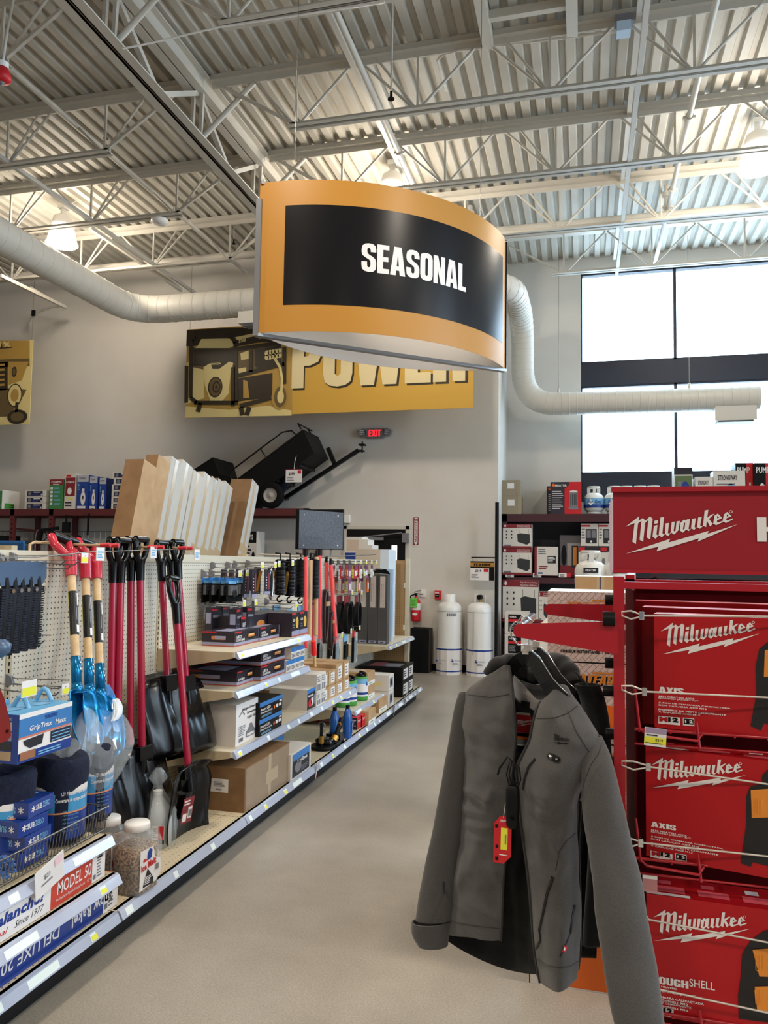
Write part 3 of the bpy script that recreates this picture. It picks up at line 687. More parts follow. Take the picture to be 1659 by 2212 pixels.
text(mb, F, '13', *bp(1130, 215), .08, .05, GOLD2, 9, bold=.03)
for p_, q_ in (((150,1060),(160,230)),((210,180),(730,180)),((790,260),(800,1120)),((200,1130),(830,1130)),((830,740),(1490,570)),((90,600),(85,1130)),((755,620),(755,1180)),((1010,380),(1010,690)),((1490,330),(1490,860)),((820,360),(1500,260)),((850,1180),(1300,1060))):
    bline(p_, q_, 22, SEPIA, 13)
bline((150,1060),(240,1130),22,SEPIA,13); bline((160,230),(215,180),22,SEPIA,13); bline((725,180),(795,270),22,SEPIA,13)
bline((290,1130),(255,1260),26,SEPIA,13); bline((870,1190),(890,1310),26,SEPIA,13); bline((990,1190),(950,1310),26,SEPIA,13)
q = bp(1420, 1045); ell(mb, F, q[0], q[1], .13, .2, GOLD3, 12, 28); ell(mb, F, q[0]+.015, q[1], .10, .165, SEP2, 13, 28); ell(mb, F, q[0]+.02, q[1], .055, .10, GOLD2, 14, 24)
for i, (p_, q_) in enumerate((((1350,490),(1430,620)),((1430,620),(1460,780)),((1460,780),(1450,960)))): bline(p_, q_, 14, GOLD2, 15)
# POWER lettering: black edge under pale letters
qa = bp(1590, 925); qb = A(1005, 822, y=BY)
btext(mb, F, 'POWER', qa[0]+.02, qa[1]-.03, qb.x-a.x-qa[0]+.02, .9, SEPIA, 3)
btext(mb, F, 'POWER', qa[0], qa[1], qb.x-a.x-qa[0], .9, mat('banner_letter_cream', (226, 208, 160), .5), 5)
put('banner_board', mb, e)
for x in (.04, w-.04):
    mb = MB(); mb.tube([(x,.006,h),(x,.006,6.6-a.z)], .003, WIRE, 5); put('hanging_wire', mb, e)
BX = a
a2 = A(63, 916, y=BY); zt = A(66, 735, y=BY).z
e, F, w, h = banner(a2.x-4.36, a2.x, a2.z, zt, BY, 'gold wall banner with an engine picture, cut off by the left edge')
mb = MB(); mb.box((0,0,0),(w,.012,h), GOLD2)
a = Vector((a2.x-4.36, 0, a2.z))
def bp(x, y):
    q = A(x/2.9625, 680+y/2.9625, y=BY); return (q.x-a.x, q.z-a.z)
bpoly([(-400,300),(190,280),(190,330),(-400,350)], SEP2, 2); bpoly([(-400,350),(50,300),(50,480),(-400,520)], SEPIA, 2)
for i in range(5): bpoly([(-60,318+i*32),(30,312+i*32),(30,326+i*32),(-60,332+i*32)], GOLD3, 3)
bpoly([(55,300),(185,300),(140,420),(55,450)], GOLD3, 3); q = bp(92, 365); ell(mb, F, q[0], q[1], .05, .09, SEPIA, 4); ell(mb, F, q[0], q[1], .03, .06, SEP2, 5)
bpoly([(-200,490),(60,470),(170,480),(150,520),(60,650),(-200,660)], SEP2, 2)
q = bp(95, 515); ell(mb, F, q[0], q[1], .15, .2, SEPIA, 4); ell(mb, F, q[0], q[1], .13, .18, GOLD2, 5); ell(mb, F, q[0], q[1], .08, .11, GOLD3, 6)
bpoly([(100,560),(120,560),(115,640),(95,645)], SEPIA, 6)
q = bp(110, 690); ell(mb, F, q[0], max(q[1], .13), .2, .125, SEPIA, 6, 24); ell(mb, F, q[0], max(q[1], .13), .13, .08, SEP2, 7, 24)
bpoly([(-200,165),(190,165),(190,290),(-200,300)], GOLD3, 1); bpoly([(-10,190),(15,190),(15,210),(-10,210)], SEPIA, 2)
bpoly([(-20,172),(6,172),(6,206),(-6,206),(-6,186),(-20,186)], GOLD2, 4)
bpoly([(20,182),(30,166),(42,182),(60,168),(56,192),(68,206),(44,200),(30,208),(32,192)], GOLD2, 3); bpoly([(-10,212),(80,205),(80,212),(-10,219)], SEPIA, 3)
put('banner_board', mb, e); mb = MB(); mb.tube([(w-.03,.006,h),(w-.03,.006,6.6-a2.z)], .003, WIRE, 5); mb.box((w-.06,0,h+.42),(w,.03,h+.52), BLK); put('hanging_wire', mb, e)
# conduit drop and gutter bracket on the back wall near the upper left
mb = MB(); pts = [A(62,705,y=11.43), A(68,690,y=11.43), A(85,672,y=11.43), A(110,663,y=11.43), A(130,661,y=11.43)]
mb.tube(pts, .016, STEELW, 8); solo('flexible_conduit', mb, 'curved flexible conduit above the cut-off gold banner', 'conduit')
mb = MB(); mb.bar(A(0, 595, y=9), A(142, 664, y=10.9), .05, .05, STEELW); solo('diagonal_strut', mb, 'diagonal steel strut below the left duct', 'strut')
mb = MB(); mb.tube([A(65,620,y=10.2), A(140,664,y=10.9)], .016, STEELW, 6); solo('diagonal_strut', mb, 'thin diagonal rod beside the strut below the left duct', 'strut')
mb = MB(); mb.bar(A(195,492,y=9), A(392,627,y=10.9), .05, .05, STEELW); solo('diagonal_strut', mb, 'diagonal steel strut meeting the wall above the left duct', 'strut')
# conduits along the joists
mb = MB(); mb.tube([A(265,105,y=5.3), A(330,92,y=5.35), A(475,58,y=5.4), A(830,5,y=5.4)], .008, WHITE, 6)
solo('ceiling_conduit', mb, 'thin white conduit along the nearest lower chord at the top', 'conduit')
mb = MB(); mb.tube([A(965,195,z=6.5), A(945,130,z=6.5), A(955,118,z=6.5), A(990,108,z=6.5), A(1330,68,z=6.5)], .014, STEELW, 8)
solo('ceiling_conduit', mb, 'painted conduit with a rounded bend under the deck above the sign', 'conduit')
c = A(1347, 60, y=6.9); mb = MB(); mb.box((-.06,-.06,-.06),(.06,.06,.03), mat('sensor_lens', (190,214,236), .2)); mb.box((-.08,-.05,.03),(.08,.05,.1), GREYP)
solo('occupancy_sensor', mb, 'small pale sensor box under the deck at top right', 'sensor', c)
# ================================================================ gondola run on the left
PX = -2.45; YB = [.45, 1.67, 2.89, 4.11, 5.33, 6.55, 7.77, 8.99]; GZ = 1.63; FX = -1.86; BZ = .15
def rail_mb(mb, x, y0, y1, z, seed=0, red=False):
    g = .006
    prof = [(x-.012, z+.001), (x+.004, z-.002), (x+.022, z-.036), (x+.016, z-.042), (x-.012, z-.03)]
    mb.extrude([(a, y0+g, b) for a, b in prof], (0, y1-y0-2*g, 0), RAIL)
    mb.box((x-.03, y0, z-.03), (x-.008, y1, z), IVORY)
def rail_tags(mb, x, y0, y1, z, seed):
    rnd = random.Random(seed); F = Face((x+.0045, y0, z-.003), (0, 1, 0), Vector((-.018, 0, .034)))
    y = .04
    while y < (y1-y0)-.12:
        w = rnd.choice((.035, .04, .05, .16)); rect(mb, F, y, -.032, min(y+w, y1-y0-.02), -.003, RAILTAG, 1)
        if rnd.random() < .35: rect(mb, F, y+.005, -.031, y+.04, -.012, YEL, 2)
        y += w+rnd.uniform(.1, .4)
nm = ['beside the camera', 'nearest in view with the blanket basket', 'holding the snow shovels', 'holding the boxed lights', 'with the black springs and marker stakes', 'with the small hanging packs', 'farthest, with the tall grey boxes']
SECT = []
for i in range(7):
    y0, y1 = YB[i], YB[i+1]; L = y1-y0
    e = empty('gondola_section', 'ivory pegboard shelving section %s' % nm[i], 'shelving', ((PX+FX)/2, y0, 0), 0, 'ivory gondola run left of the aisle'); SECT.append(e)
    ox = (PX+FX)/2; P_ = PX-ox; F_ = FX-ox
    mb = MB(); mb.box((P_-.012, .012, .1), (P_, L-.012, GZ-.05), PEG); put('pegboard', mb, e)
    mb = MB(); mb.box((P_-.075, .012, .1), (P_-.063, L-.012, GZ-.05), IVORY); put('back_panel', mb, e)
    mb = MB(); mb.box((P_-.03, 0, GZ-.05), (P_+.006, L, GZ), IVORY); mb.box((P_-.05, .05, GZ-.03), (P_-.03, L-.05, GZ), TAUPE); put('top_rail', mb, e)
    for s in (0, 1):
        if s and i < 6: continue
        yy = s*L; mb = MB(); mb.box((P_-.06, yy-.018, 0), (P_+.004, yy+.018, GZ+.02), TAUPE); F = Face((P_+.004, yy-.018, 0), (0,1,0), (0,0,1))
        for k in range(46): rect(mb, F, .014, .16+k*.031, .022, .16+k*.031+.018, BLKM)
        put('upright', mb, e)
    mb = MB(); mb.box((P_+.004, .003, BZ-.025), (F_-.01, L-.003, BZ), PEGDECK); rail_mb(mb, F_, 0, L, BZ, i); rail_tags(mb, F_, 0, L, BZ, i+3); put('base_deck', mb, e)
    mb = MB(); mb.box((F_-.11, .002, 0), (F_-.06, L-.002, .1), BLACKK); mb.box((F_-.07, 0, .082), (F_-.012, L, .112), BLACKK); put('kick_plate', mb, e)
    mb = MB(); mb.box((P_-.06, .002, 0), (P_-.01, L-.002, .1), BLACKK); put('back_kick', mb, e)
def shelf(i, xf, z, seed, n=1, brackets=True):
    e = SECT[i]; y0 = 0; L = YB[i+1]-YB[i]; ox = e.location.x; P_ = PX-ox; F_ = xf-ox
    mb = MB(); mb.box((P_+.004, .004, z-.028), (F_-.01, L-.004, z), PEGDECK if i == 1 else IVORY); rail_mb(mb, F_, 0, L, z)
    rail_tags(mb, F_, 0, L, z, seed)
    if i != 1: mb.box((P_+.004, .005, z-.0005), (F_-.012, L-.005, z+.0005), IVORY)
    s = put('shelf', mb, e)
    for yy in (-.001, L-.003):
        mb = MB(); mb.extrude([(P_+.006, yy, z-.002), (F_-.02, yy, z-.002), (F_-.02, yy, z-.035), (P_+.006, yy, z-.13)], (0, .004, 0), TAUPE); put('bracket', mb, s)
    return s
shelf(1, -1.86, .305, 11); shelf(1, -1.90, .455, 12)
shelf(3, -1.94, .505, 13); shelf(3, -1.94, .845, 14); shelf(3, -1.94, 1.07, 15)
shelf(4, -1.945, .505, 16); shelf(5, -1.955, .295, 17); shelf(6, -1.965, .735, 18)
# brown pegboard wing at the far end of the run
e = empty('wing_panel', 'brown pegboard wing panel with a pale end post closing the far end', 'panel', (-2.05, 9.01, 0))
mb = MB(); mb.box((-.42, -.008, .1), (-.02, .008, 1.63), PEGBROWN); put('pegboard', mb, e)
mb = MB(); mb.box((-.02, -.02, 0), (.03, .02, 1.65), IVORY); put('end_post', mb, e)
for k in range(3): mb = MB(); mb.box((-.04, -.016, .3+.5*k), (-.02, -.008, .36+.5*k), WHITE); put('clip', mb, e)
# ---- wire basket on the second shelf of the near section
e = empty('wire_basket', 'chrome wire basket rail with bent front holding rolled blankets', 'basket', (-1.9, 1.68, .457))
def wb(y, top=False): return [(-.075, y, .004), (-.05, y, .004), (-.028, y, .022), (-.015, y, .115)]
mb = MB()
for k in range(64): mb.tube(wb(.02+k*.0187), .0016, WIRE, 5)
put('wire_front', mb, e)
mb = MB()
for x, z, r in ((-.015, .115, .003), (-.028, .022, .002), (-.06, .004, .002), (-.35, .115, .0025)): mb.tube([(x, .02, z), (x, 1.2, z)], r, WIRE, 6)
put('rim_wire', mb, e)
mb = MB(); mb.tube([(-.015,1.2,.115),(-.35,1.2,.115)], .003, WIRE, 6); mb.tube([(-.02,1.2,.06),(-.35,1.2,.06)], .002, WIRE, 6)
for k in range(16): mb.tube([(-.03-k*.02,1.2,.004),(-.03-k*.02,1.2,.115)], .0016, WIRE, 5)
put('wire_end', mb, e)
# ================================================================ back-wall racking (maroon)
RY = 10.75; RZ = 2.39
x1 = A(668, 1097, y=RY).x
e = empty('storage_rack', 'maroon steel rack along the back wall, top beam loaded with boxes and carts', 'rack', (x1, RY, 0))
mb = MB(); mb.box((-8, 0, RZ-.11), (0, .04, RZ), MAROON); mb.box((-8, .62, RZ-.11), (0, .66, RZ), MAROON); put('top_beam', mb, e)
mb = MB(); mb.box((-8, .04, RZ-.03), (0, .62, RZ-.01), BLKM); put('deck', mb, e)
mb = MB(); mb.box((-8, 0, 1.36), (0, .04, 1.45), MAROON); mb.box((-8, .04, 1.38), (0, .62, 1.4), BLKM); put('lower_beam', mb, e)
for px in (25, 109, 760):
    X = A(px, 1140, y=RY).x-x1
    if px == 760: X = -.05
    for yy in (0, .6):
        mb = MB(); mb.box((X-.04, yy, 0), (X+.04, yy+.06, RZ), MAROON)
        if yy == 0:
            F = Face((X-.04, -.0, 0), (1,0,0), (0,0,1))
            for k in range(30): rect(mb, F, .03, .1+k*.075, .05, .13+k*.075, BLKM)
        put('upright', mb, e)
a = A(28, 1142, y=RY+.3); b = A(115, 1150, y=RY+.3); mb = MB(); mb.bar((a.x-x1, .3, a.z), (b.x-x1, .3, b.z), .03, .04, MAROON); put('brace', mb, e)
# things on the rack top
RB = mat('label_navy_dark', (28, 32, 66), .4)
def d_navylabel(mb, f, s, t, sx, sy, sz):   # faces the camera (side face)
    rect(mb, s, sx*.1, sz*.08, sx*.86, sz*.84, RB); rect(mb, s, sx*.16, sz*.2, sx*.3, sz*.72, GREYP, 2); rect(mb, s, sx*.42, sz*.58, sx*.75, sz*.72, WHITEP, 2)
    lines(mb, s, sx*.42, sz*.2, sx*.3, sz*.3, 2, mat('label_blue_mid', (60, 70, 150), .5), 2); rect(mb, s, sx*.78, sz*.15, sx*.83, sz*.4, WHITEP, 2)
def rackbox(name, label, px0, px1, pyb, pyt, m, deco, depth=.4, group=None, z=None, y=None, cat='box'):
    y = y or RY+.05
    a = A(px0, pyb, y=y); b = A(px1, pyt, y=y); c = A(px0, pyt, y=y)
    z0 = z if z is not None else RZ
    return carton(name, label, cat, a.x, b.x, y, y+depth, z0, (b.z if z is None else z+(c.z-a.z)), m, deco, 0, group)
GRN2 = mat('leaf_green_print', (64, 128, 72), .5); MRP = mat('maroon_print', (128, 30, 40), .5)
hh = .107
for k in range(3):
    a = A(53, 1098, y=RY+.05); b = A(97, 1098, y=RY+.05)
    carton('boxed_hose_reel', 'low white box with navy label, %s of the stack of three at left' % ('bottom', 'middle', 'top')[k], 'box', a.x, b.x, RY+.05, RY+.45, RZ+k*hh, RZ+(k+1)*hh-.004, CARDW, d_navylabel, 0, 'low white boxes on the back rack')
for k in range(6):
    a = A(240, 1097, y=RY+.05); b = A(284, 1097, y=RY+.05)
    carton('boxed_hose_reel', 'low white box with navy label, number %s up in the stack of six' % ('one', 'two', 'three', 'four', 'five', 'six')[k], 'box', a.x+(.03 if k == 4 else 0), b.x+(.03 if k == 4 else 0), RY+.05, RY+.5, RZ+k*.1, RZ+(k+1)*.1-.004, CARDW, d_navylabel, 0, 'low white boxes on the back rack')
def d_chapin(mb, f, s, t, sx, sy, sz):
    rect(mb, s, 0, sz*.8, sx, sz, MRP); text(mb, s, 'CHAPIN', sx*.12, sz*.87, sx*.75, sz*.07, WHITEP, 2, bold=.03); lines(mb, s, sx*.25, sz*.81, sx*.5, sz*.04, 1, WHITEP)
    for k in range(5): rect(mb, s, sx*.08, sz*(.66-k*.13), sx*.26, sz*(.74-k*.13), WHITEP, 2); lines(mb, s, sx*.36, sz*(.66-k*.13), sx*.5, sz*.07, 2, SKYB)
rackbox('sprayer_box', 'green and maroon boxed garden sprayer on the back rack', 105, 137, 1098, 1035, GRN2, d_chapin)
def d_red(mb, f, s, t, sx, sy, sz):
    rect(mb, s, sx*.06, sz*.36, sx*.94, sz*.88, MRP); text(mb, s, 'FLOWMASTER', sx*.12, sz*.72, sx*.76, sz*.06, WHITEP, 3, bold=.02); ell(mb, s, sx*.45, sz*.5, sx*.2, sz*.1, WHITEP, 3)
    rect(mb, s, sx*.1, sz*.9, sx*.55, sz*.96, REDP, 2); ell(mb, s, sx*.5, sz*.3, sx*.25, sz*.03, YEL, 2); lines(mb, s, sx*.1, sz*.06, sx*.8, sz*.16, 2, DKP)
rackbox('sprayer_box', 'tall white box with dark red front beside the green sprayer box', 138, 165, 1098, 1022, CARDW, d_red)
def d_blu(mb, f, s, t, sx, sy, sz):
    rect(mb, s, 0, sz*.8, sx, sz, mat('silver_print', (176, 178, 186), .4)); text(mb, s, 'STRONGWAY', sx*.15, sz*.88, sx*.6, sz*.05, DKP, 2, bold=.02)
    ell(mb, s, sx*.55, sz*.32, sx*.22, sz*.2, WHITEP, 2); rect(mb, s, sx*.44, sz*.5, sx*.66, sz*.6, WHITEP, 2); rect(mb, s, sx*.5, sz*.6, sx*.6, sz*.68, DKP, 2); ell(mb, s, sx*.55, sz*.34, sx*.07, sz*.06, DKP, 3)
    rect(mb, s, sx*.06, sz*.02, sx*.8, sz*.09, WHITEP, 2); lines(mb, s, sx*.06, sz*.55, sx*.2, sz*.2, 5, SKYB)
for k, (p0, p1, yy) in enumerate(((165, 192, 0), (192, 211, .02), (213, 230, .04))):
    rackbox('backpack_sprayer_box', 'blue backpack sprayer box with silver top, %s of three' % ('left', 'middle', 'right')[k], p0, p1, 1098, 1026+k*3, NAVY, d_blu, .3, 'blue sprayer boxes on the back rack', y=RY+.05+yy)
rackbox('green_carton', 'green-edged box cut off at the left end of the back rack', -12, 6, 1089, 1058, WHITE, lambda mb, f, s, t, sx, sy, sz: (rect(mb, s, 0, 0, sx*.95, sz*.95, GRN2), lines(mb, s, sx*.3, sz*.1, sx*.5, sz*.7, 4, WHITEP)))
mb = MB()
for k in range(3): mb.tube([(.17*math.cos(t*PI/12), .17*math.sin(t*PI/12), .02+k*.035) for t in range(24)], .02, GREEN, 8, closed=True)
c = A(-6, 1097, y=RY+.2); solo('coiled_hose', mb, 'green coiled hose lying at the left end of the back rack', 'hose', (c.x+.08, RY+.22, RZ))
# two tipped dump carts
def cart(name, loc, sc, label, full=True, tilt=35):
    e = empty(name, label, 'cart', loc, 0, 'black dump carts on the back rack'); e.scale = (sc, sc, sc)
    R = Matrix.Rotation(math.radians(-tilt), 4, 'Y'); T = Matrix.Translation((0, 0, .30))
    Mx = T @ R
    L, Wd_, Hh = 1.25, .8, .34; x0 = -.55
    mb = MB(); o = [(x0, -Wd_/2, .02), (x0+L, -Wd_/2, .02), (x0+L, Wd_/2, .02), (x0, Wd_/2, .02)]
    tp = [(x0-.05, -Wd_/2-.03, Hh), (x0+L+.05, -Wd_/2-.03, Hh), (x0+L+.05, Wd_/2+.03, Hh), (x0-.05, Wd_/2+.03, Hh)]
    vs = [Mx @ Vector(p) for p in o+tp]; mb.add(vs, [(0,1,2,3),(0,4,5,1),(1,5,6,2),(2,6,7,3),(3,7,4,0)], BLK)
    put('tub', mb, e).modifiers.new('thick', 'SOLIDIFY').thickness = .012
    mb = MB()
    for p, q in zip(tp, tp[1:]+tp[:1]): mb.tube([Mx @ Vector(p), Mx @ Vector(q)], .014, BLK, 6)
    for xx in (x0+.3, x0+.65, x0+1.0): mb.bar(Mx @ Vector((xx, -Wd_/2, .0)), Mx @ Vector((xx, Wd_/2, .0)), .03, .03, BLKG)
    put('tub_rim', mb, e)
    for s in (-1, 1):
        y = s*(Wd_/2+.01)
        mb = MB(); pts = [(x0+.1, y, Hh), (x0+.14, y, Hh+.12), (x0+.22, y, Hh+.16), (x0+L-.2, y, Hh+.16), (x0+L-.08, y, Hh+.1), (x0+L-.06, y, Hh)]
        if full: mb.tube([Mx @ Vector(p) for p in pts], .011, BLKG, 8); mb.tube([Mx @ Vector((x0+L*.55, y, Hh)), Mx @ Vector((x0+L*.55, y, Hh+.16))], .009, BLKG, 8); put('side_rail', mb, e)
    if full:
        mb = MB(); mb.tube([Mx @ Vector(p) for p in ((x0+L+.03, -.38, Hh), (x0+L+.03, -.36, Hh+.14), (x0+L+.03, .36, Hh+.14), (x0+L+.03, .38, Hh))], .011, BLKG, 8); mb.tube([Mx @ Vector((x0+L+.03, 0, Hh)), Mx @ Vector((x0+L+.03, 0, Hh+.14))], .009, BLKG, 8); put('end_rail', mb, e)
    for s in (-1, 1):
        mb = MB(); Wm = Matrix.Translation((0, s*.42, .17)) @ Matrix.Rotation(PI/2, 4, 'X')
        mb.lathe([(.095,-.045),(.15,-.05),(.17,-.03),(.17,.03),(.15,.05),(.095,.045)], BLKM, 28, M=Wm); w_ = put('wheel', mb, e)
        mb = MB(); mb.lathe([(0,.03),(.03,.035),(.035,.02),(.09,.018),(.1,.04),(.1,-.04),(.09,-.018),(.035,-.02),(.03,-.035),(0,-.03)], mat('wheel_rim_grey', (176, 172, 166), .35), 24, M=Wm); put('wheel_rim', mb, w_)
    mb = MB(); mb.tube([(0,-.42,.17),(0,.42,.17)], .015, BLKG, 8); put('axle', mb, e)
    mb = MB()
    for s in (-1, 1): mb.extrude([(-.12, s*.25, .38), (.3, s*.25, .55), (.08, s*.25, .17), (-.03, s*.25, .17)], (0, .012, 0), mat('cart_bracket_blue_black', (34, 40, 54), .35))
    put('axle_bracket', mb, e)
    if full:
        mb = MB(); mb.bar((.02, 0, .17), (1.05, 0, .80), .05, .05, BLK); mb.bar((.62, 0, .84), (.72, 0, .62), .05, .05, BLK)
        mb.box((1.02, -.05, .78), (1.12, .05, .80), BLK); mb.box((1.06, -.05, .86), (1.14, .05, .88), BLK); mb.tube([(1.1,0,.76),(1.1,0,.92)], .01, BLKG, 6); put('tow_bar', mb, e)
        F = Face(Mx @ Vector((x0, -Wd_/2-.012, .05)), Mx.to_3x3() @ Vector((1,0,0)), Mx.to_3x3() @ Vector((0,0,1))); mb = MB(); rect(mb, F, .28, .1, .34, .15, WHITEP, 8); text(mb, F, 'STRONGWAY', .36, .11, .22, .035, WHITEP, 8, bold=.02); put('badge', mb, e)
    return e
c = A(597, 1092, y=RY+.25)
cart('dump_cart', (A(612, 1092, y=RY+.5).x, RY+.5, RZ), 1.16, 'large black dump cart tipped up with long tow bar on the rack')
cart('dump_cart', (A(455, 1085, y=RY+.38).x-.15, RY+.3, RZ), .8, 'smaller black dump cart tub behind the leaning cartons', False, 30)
c = A(636, 1028, y=RY+.0); mb = MB(); mb.box((-.13,-.004,-.1),(.13,0,.1), WHITEP); F = Face((-.13,-.004,-.1),(1,0,0),(0,0,1))
rect(mb, F, 0, .188, .26, .2, MRP); rect(mb, F, .19, .13, .245, .18, REDP); text(mb, F, '$299', .05, .1, .09, .05, DKP, bold=.04); lines(mb, F, .02, .02, .13, .06, 3, GREYP); mb.tube([(0,0,.1),(.01,-.01,.2),(.03,0,.3)], .004, WHITE, 5)
solo('price_sign', mb, 'white hanging price card with red corner on the large dump cart', 'sign', (c.x, RY-.02, c.z))
c = A(452, 1032, y=RY+.0); mb = MB(); mb.tube([(-.08,0,.12),(0,0,-.05),(.1,0,.1),(.1,.3,.12)], .005, WHITE, 5); mb.box((-.02,-.004,-.12),(.16,0,-.06), GREYP)
solo('price_sign', mb, 'grey tag on a white tie at the smaller dump cart', 'sign', (c.x, RY-.02, c.z))
# boxes seen in the rack below
def d_chain(mb, f, s, t, sx, sy, sz):
    rect(mb, s, 0, sz*.7, sx*.97, sz, BLK); text(mb, s, 'SP32', sx*.3, sz*.78, sx*.4, sz*.14, WHITEP, bold=.04); lines(mb, s, sx*.1, sz*.2, sx*.5, sz*.45, 5, DKP); ell(mb, s, sx*.75, sz*.28, sx*.14, sz*.2, BLK, 2)
a = A(527, 1192, y=RY+.05); b = A(555, 1148, y=RY+.05)
carton('power_tool_box', 'white and black tool box standing in the rack below the carts', 'box', a.x, b.x, RY+.05, RY+.35, 1.46, b.z, CARDW, d_chain)
c = A(573, 1190, y=RY+.1); mb = MB(); loft(mb, [ring(0,0,z,r,r*.8,20) for z, r in ((0,.18),(.06,.2),(.13,.15),(.17,.06))], mat('wrapped_roll', (190, 170, 150), .6)); solo('wrapped_bundle', mb, 'rounded beige wrapped bundle in the rack below the carts', 'bundle', (c.x, RY+.25, 1.455))
# pressure-washer guns hung below the beam at left
def gun(px, py, label, s=1, gy=RY-.03):
    c = A(px, py, y=gy); e = empty('spray_gun', label, 'spray gun', c, 0, 'pressure washer guns hung in the back rack'); e.scale = (s, s, s)
    mb = MB(); mb.bar((-.05,0,0),(.3,0,.04), .04,.05, BLK); mb.bar((-.02,0,0),(-.06,0,-.22), .04,.06, BLK); put('grip', mb, e)
    mb = MB(); mb.tube([(-.04,0,.02),(-.1,0,.0),(-.13,0,-.1),(-.13,0,-.5)], .012, GREYP, 8); put('lance', mb, e)
    mb = MB(); mb.tube([(.04,0,-.02),(.1,0,-.1),(.04,0,-.16),(-.02,0,-.18)], .008, BLKG, 6); put('trigger', mb, e)
gun(92, 1146, 'grey lance and black spray gun left of the red-handled shovels'); 
c = A(143, 1128, y=RY-.02); mb = MB(); mb.bar((0,0,.12),(0,0,-.05), .02,.02, BLK); mb.box((-.06,-.02,-.17),(.07,.02,-.0), BLK, ); solo('hanging_tool', mb, 'black tool head hanging under the rack beam', 'tool', c)
c = A(190, 1140, y=RY-.02); mb = MB(); mb.bar((0,.0,.2),(0,0,-.12), .025,.02, BLK); mb.bar((0,0,.2),(0,.1,.32), .02,.02, BLK); mb.tube([(0,0,-.12),(0,0,-.3)], .006, WIRE, 6); solo('hanging_tool', mb, 'thin black rod tool hanging under the rack beam', 'tool', c)
a = A(-20, 1176, y=9.0); b = A(50, 1168, y=9.0); mb = MB(); mb.box((a.x, 9.0, 1.1), (b.x, 9.04, b.z), BLUE); mb.box((a.x, 8.99, 1.1), (b.x+.01, 9.0, b.z-.03), mat('display_blue', (40,86,140), .5)); solo('blue_display', mb, 'blue display panel top seen behind the pegboard at left', 'panel')
a = A(0, 1166, y=RY+.1); b = A(17, 1157, y=RY+.1); mb = MB(); mb.box((a.x-.2, RY+.1, 1.455), (b.x, RY+.4, b.z), BLK); F = Face((a.x-.2, RY+.1, 1.455),(1,0,0),(0,0,1)); lines(mb, F, .1, .08, .25, .16, 3, GREYP); solo('tool_case', mb, 'small black boxed tool at the left edge in the back rack', 'box')
# security grid on the wall between the rack uprights
mb = MB()
for k in range(40): mb.tube([(x1-7.2+k*.11, BWY-.02, 1.42), (x1-7.2+k*.11, BWY-.02, 2.05)], .004, WIRE, 4)
for z in (1.42, 1.63, 1.84, 2.05): mb.tube([(x1-7.2, BWY-.02, z), (x1-7.2+39*.11, BWY-.02, z)], .005, WIRE, 4)
solo('wire_grid', mb, 'steel wire grid panel on the back wall below the rack top', 'grid panel')
# ================================================================ small things on the back wall
F0 = lambda x, z: Face((x, BWY, z), (1, 0, 0), (0, 0, 1))
a = A(793, 948, y=BWY); b = A(831, 926, y=BWY); e = empty('exit_sign', 'red lit EXIT sign with two emergency lamp heads', 'sign', (a.x, BWY, a.z))
w, h = b.x-a.x, b.z-a.z; mb = MB(); mb.box((0,-.07,0),(w,0,h), GREYP); F = Face((0,-.07,0),(1,0,0),(0,0,1)); rect(mb, F, .01,.01,w-.01,h-.01, mat('exit_face', (120, 112, 114), .5)); btext(mb, F, 'EXIT', w*.15, h*.16, w*.7, h*.68, mat('exit_red', (250, 40, 56), .4, emit=.9), 3); put('sign_body', mb, e, bevel=.006)
for s in (-1, 1):
    cx = -.06 if s < 0 else w+.06; mb = MB(); mb.box((cx-.05,-.09,h*.25),(cx+.05,-.02,h*.25+.1), GREYP, Matrix.Translation((cx,0,h*.4)) @ Matrix.Rotation(s*.35,4,'Y') @ Matrix.Translation((-cx,0,-h*.4))); F = Face((cx-.04,-.09,h*.25+.01),(1,0,0),(0,0,1)); lines(mb, F, .0,.0,.08,.08,3, CHROME, 1); put('lamp_head', mb, e)
a = A(892, 1179, y=BWY); b = A(905.5, 1117, y=BWY); w, h = b.x-a.x, b.z-a.z; mb = MB(); mb.box((0,-.006,0),(w,0,h), WHITEP); F = Face((0,-.006,0),(1,0,0),(0,0,1)); rect(mb, F, .004,.01,w-.004,h-.004, MRP)
shape(mb, F, [(w*.22,h*.1),(w*.5,h*.03),(w*.78,h*.1),(w*.78,h*.97),(w*.22,h*.97)], WHITEP, 2); text(mb, F, 'FIRE', w*.1, h*.86, w*.8, h*.07, MRP, 4, bold=.05)
for k, ch in enumerate('EXTINGUISHER'): text(mb, F, ch, w*(.34 if ch != 'I' else .45), h*(.79-k*.06), w*(.32 if ch != 'I' else .1), h*.045, MRP, 4, bold=.04)
solo('wall_sign', mb, 'tall maroon and white FIRE EXTINGUISHER arrow sign on the back wall', 'sign', (a.x, BWY, a.z))
c = A(898, 1342, y=BWY-.1); e = empty('fire_extinguisher', 'red fire extinguisher with green inspection tag on the back wall', 'extinguisher', (c.x, BWY-.09, c.z))
mb = MB(); mb.lathe([(0,0),(.065,0),(.07,.02),(.07,.27),(.055,.32),(.025,.34),(.02,.37)], REDP, 20); F = Face((-.06,-.072,.02),(1,0,0),(0,0,1)); mb.lathe([(.0715,.17),(.0715,.27)], WHITEP, 20, arc=6.3); ell(mb, F, .06,.09,.04,.02, WHITEP, 2); put('cylinder', mb, e)
mb = MB(); mb.tube([(0,0,.36),(0,0,.42)], .02, BLK, 10); mb.bar((-.03,0,.42),(.1,0,.4), .02,.014, CHROME); mb.bar((-.02,0,.44),(.08,-.02,.46), .02,.01, CHROME); put('valve_handle', mb, e)
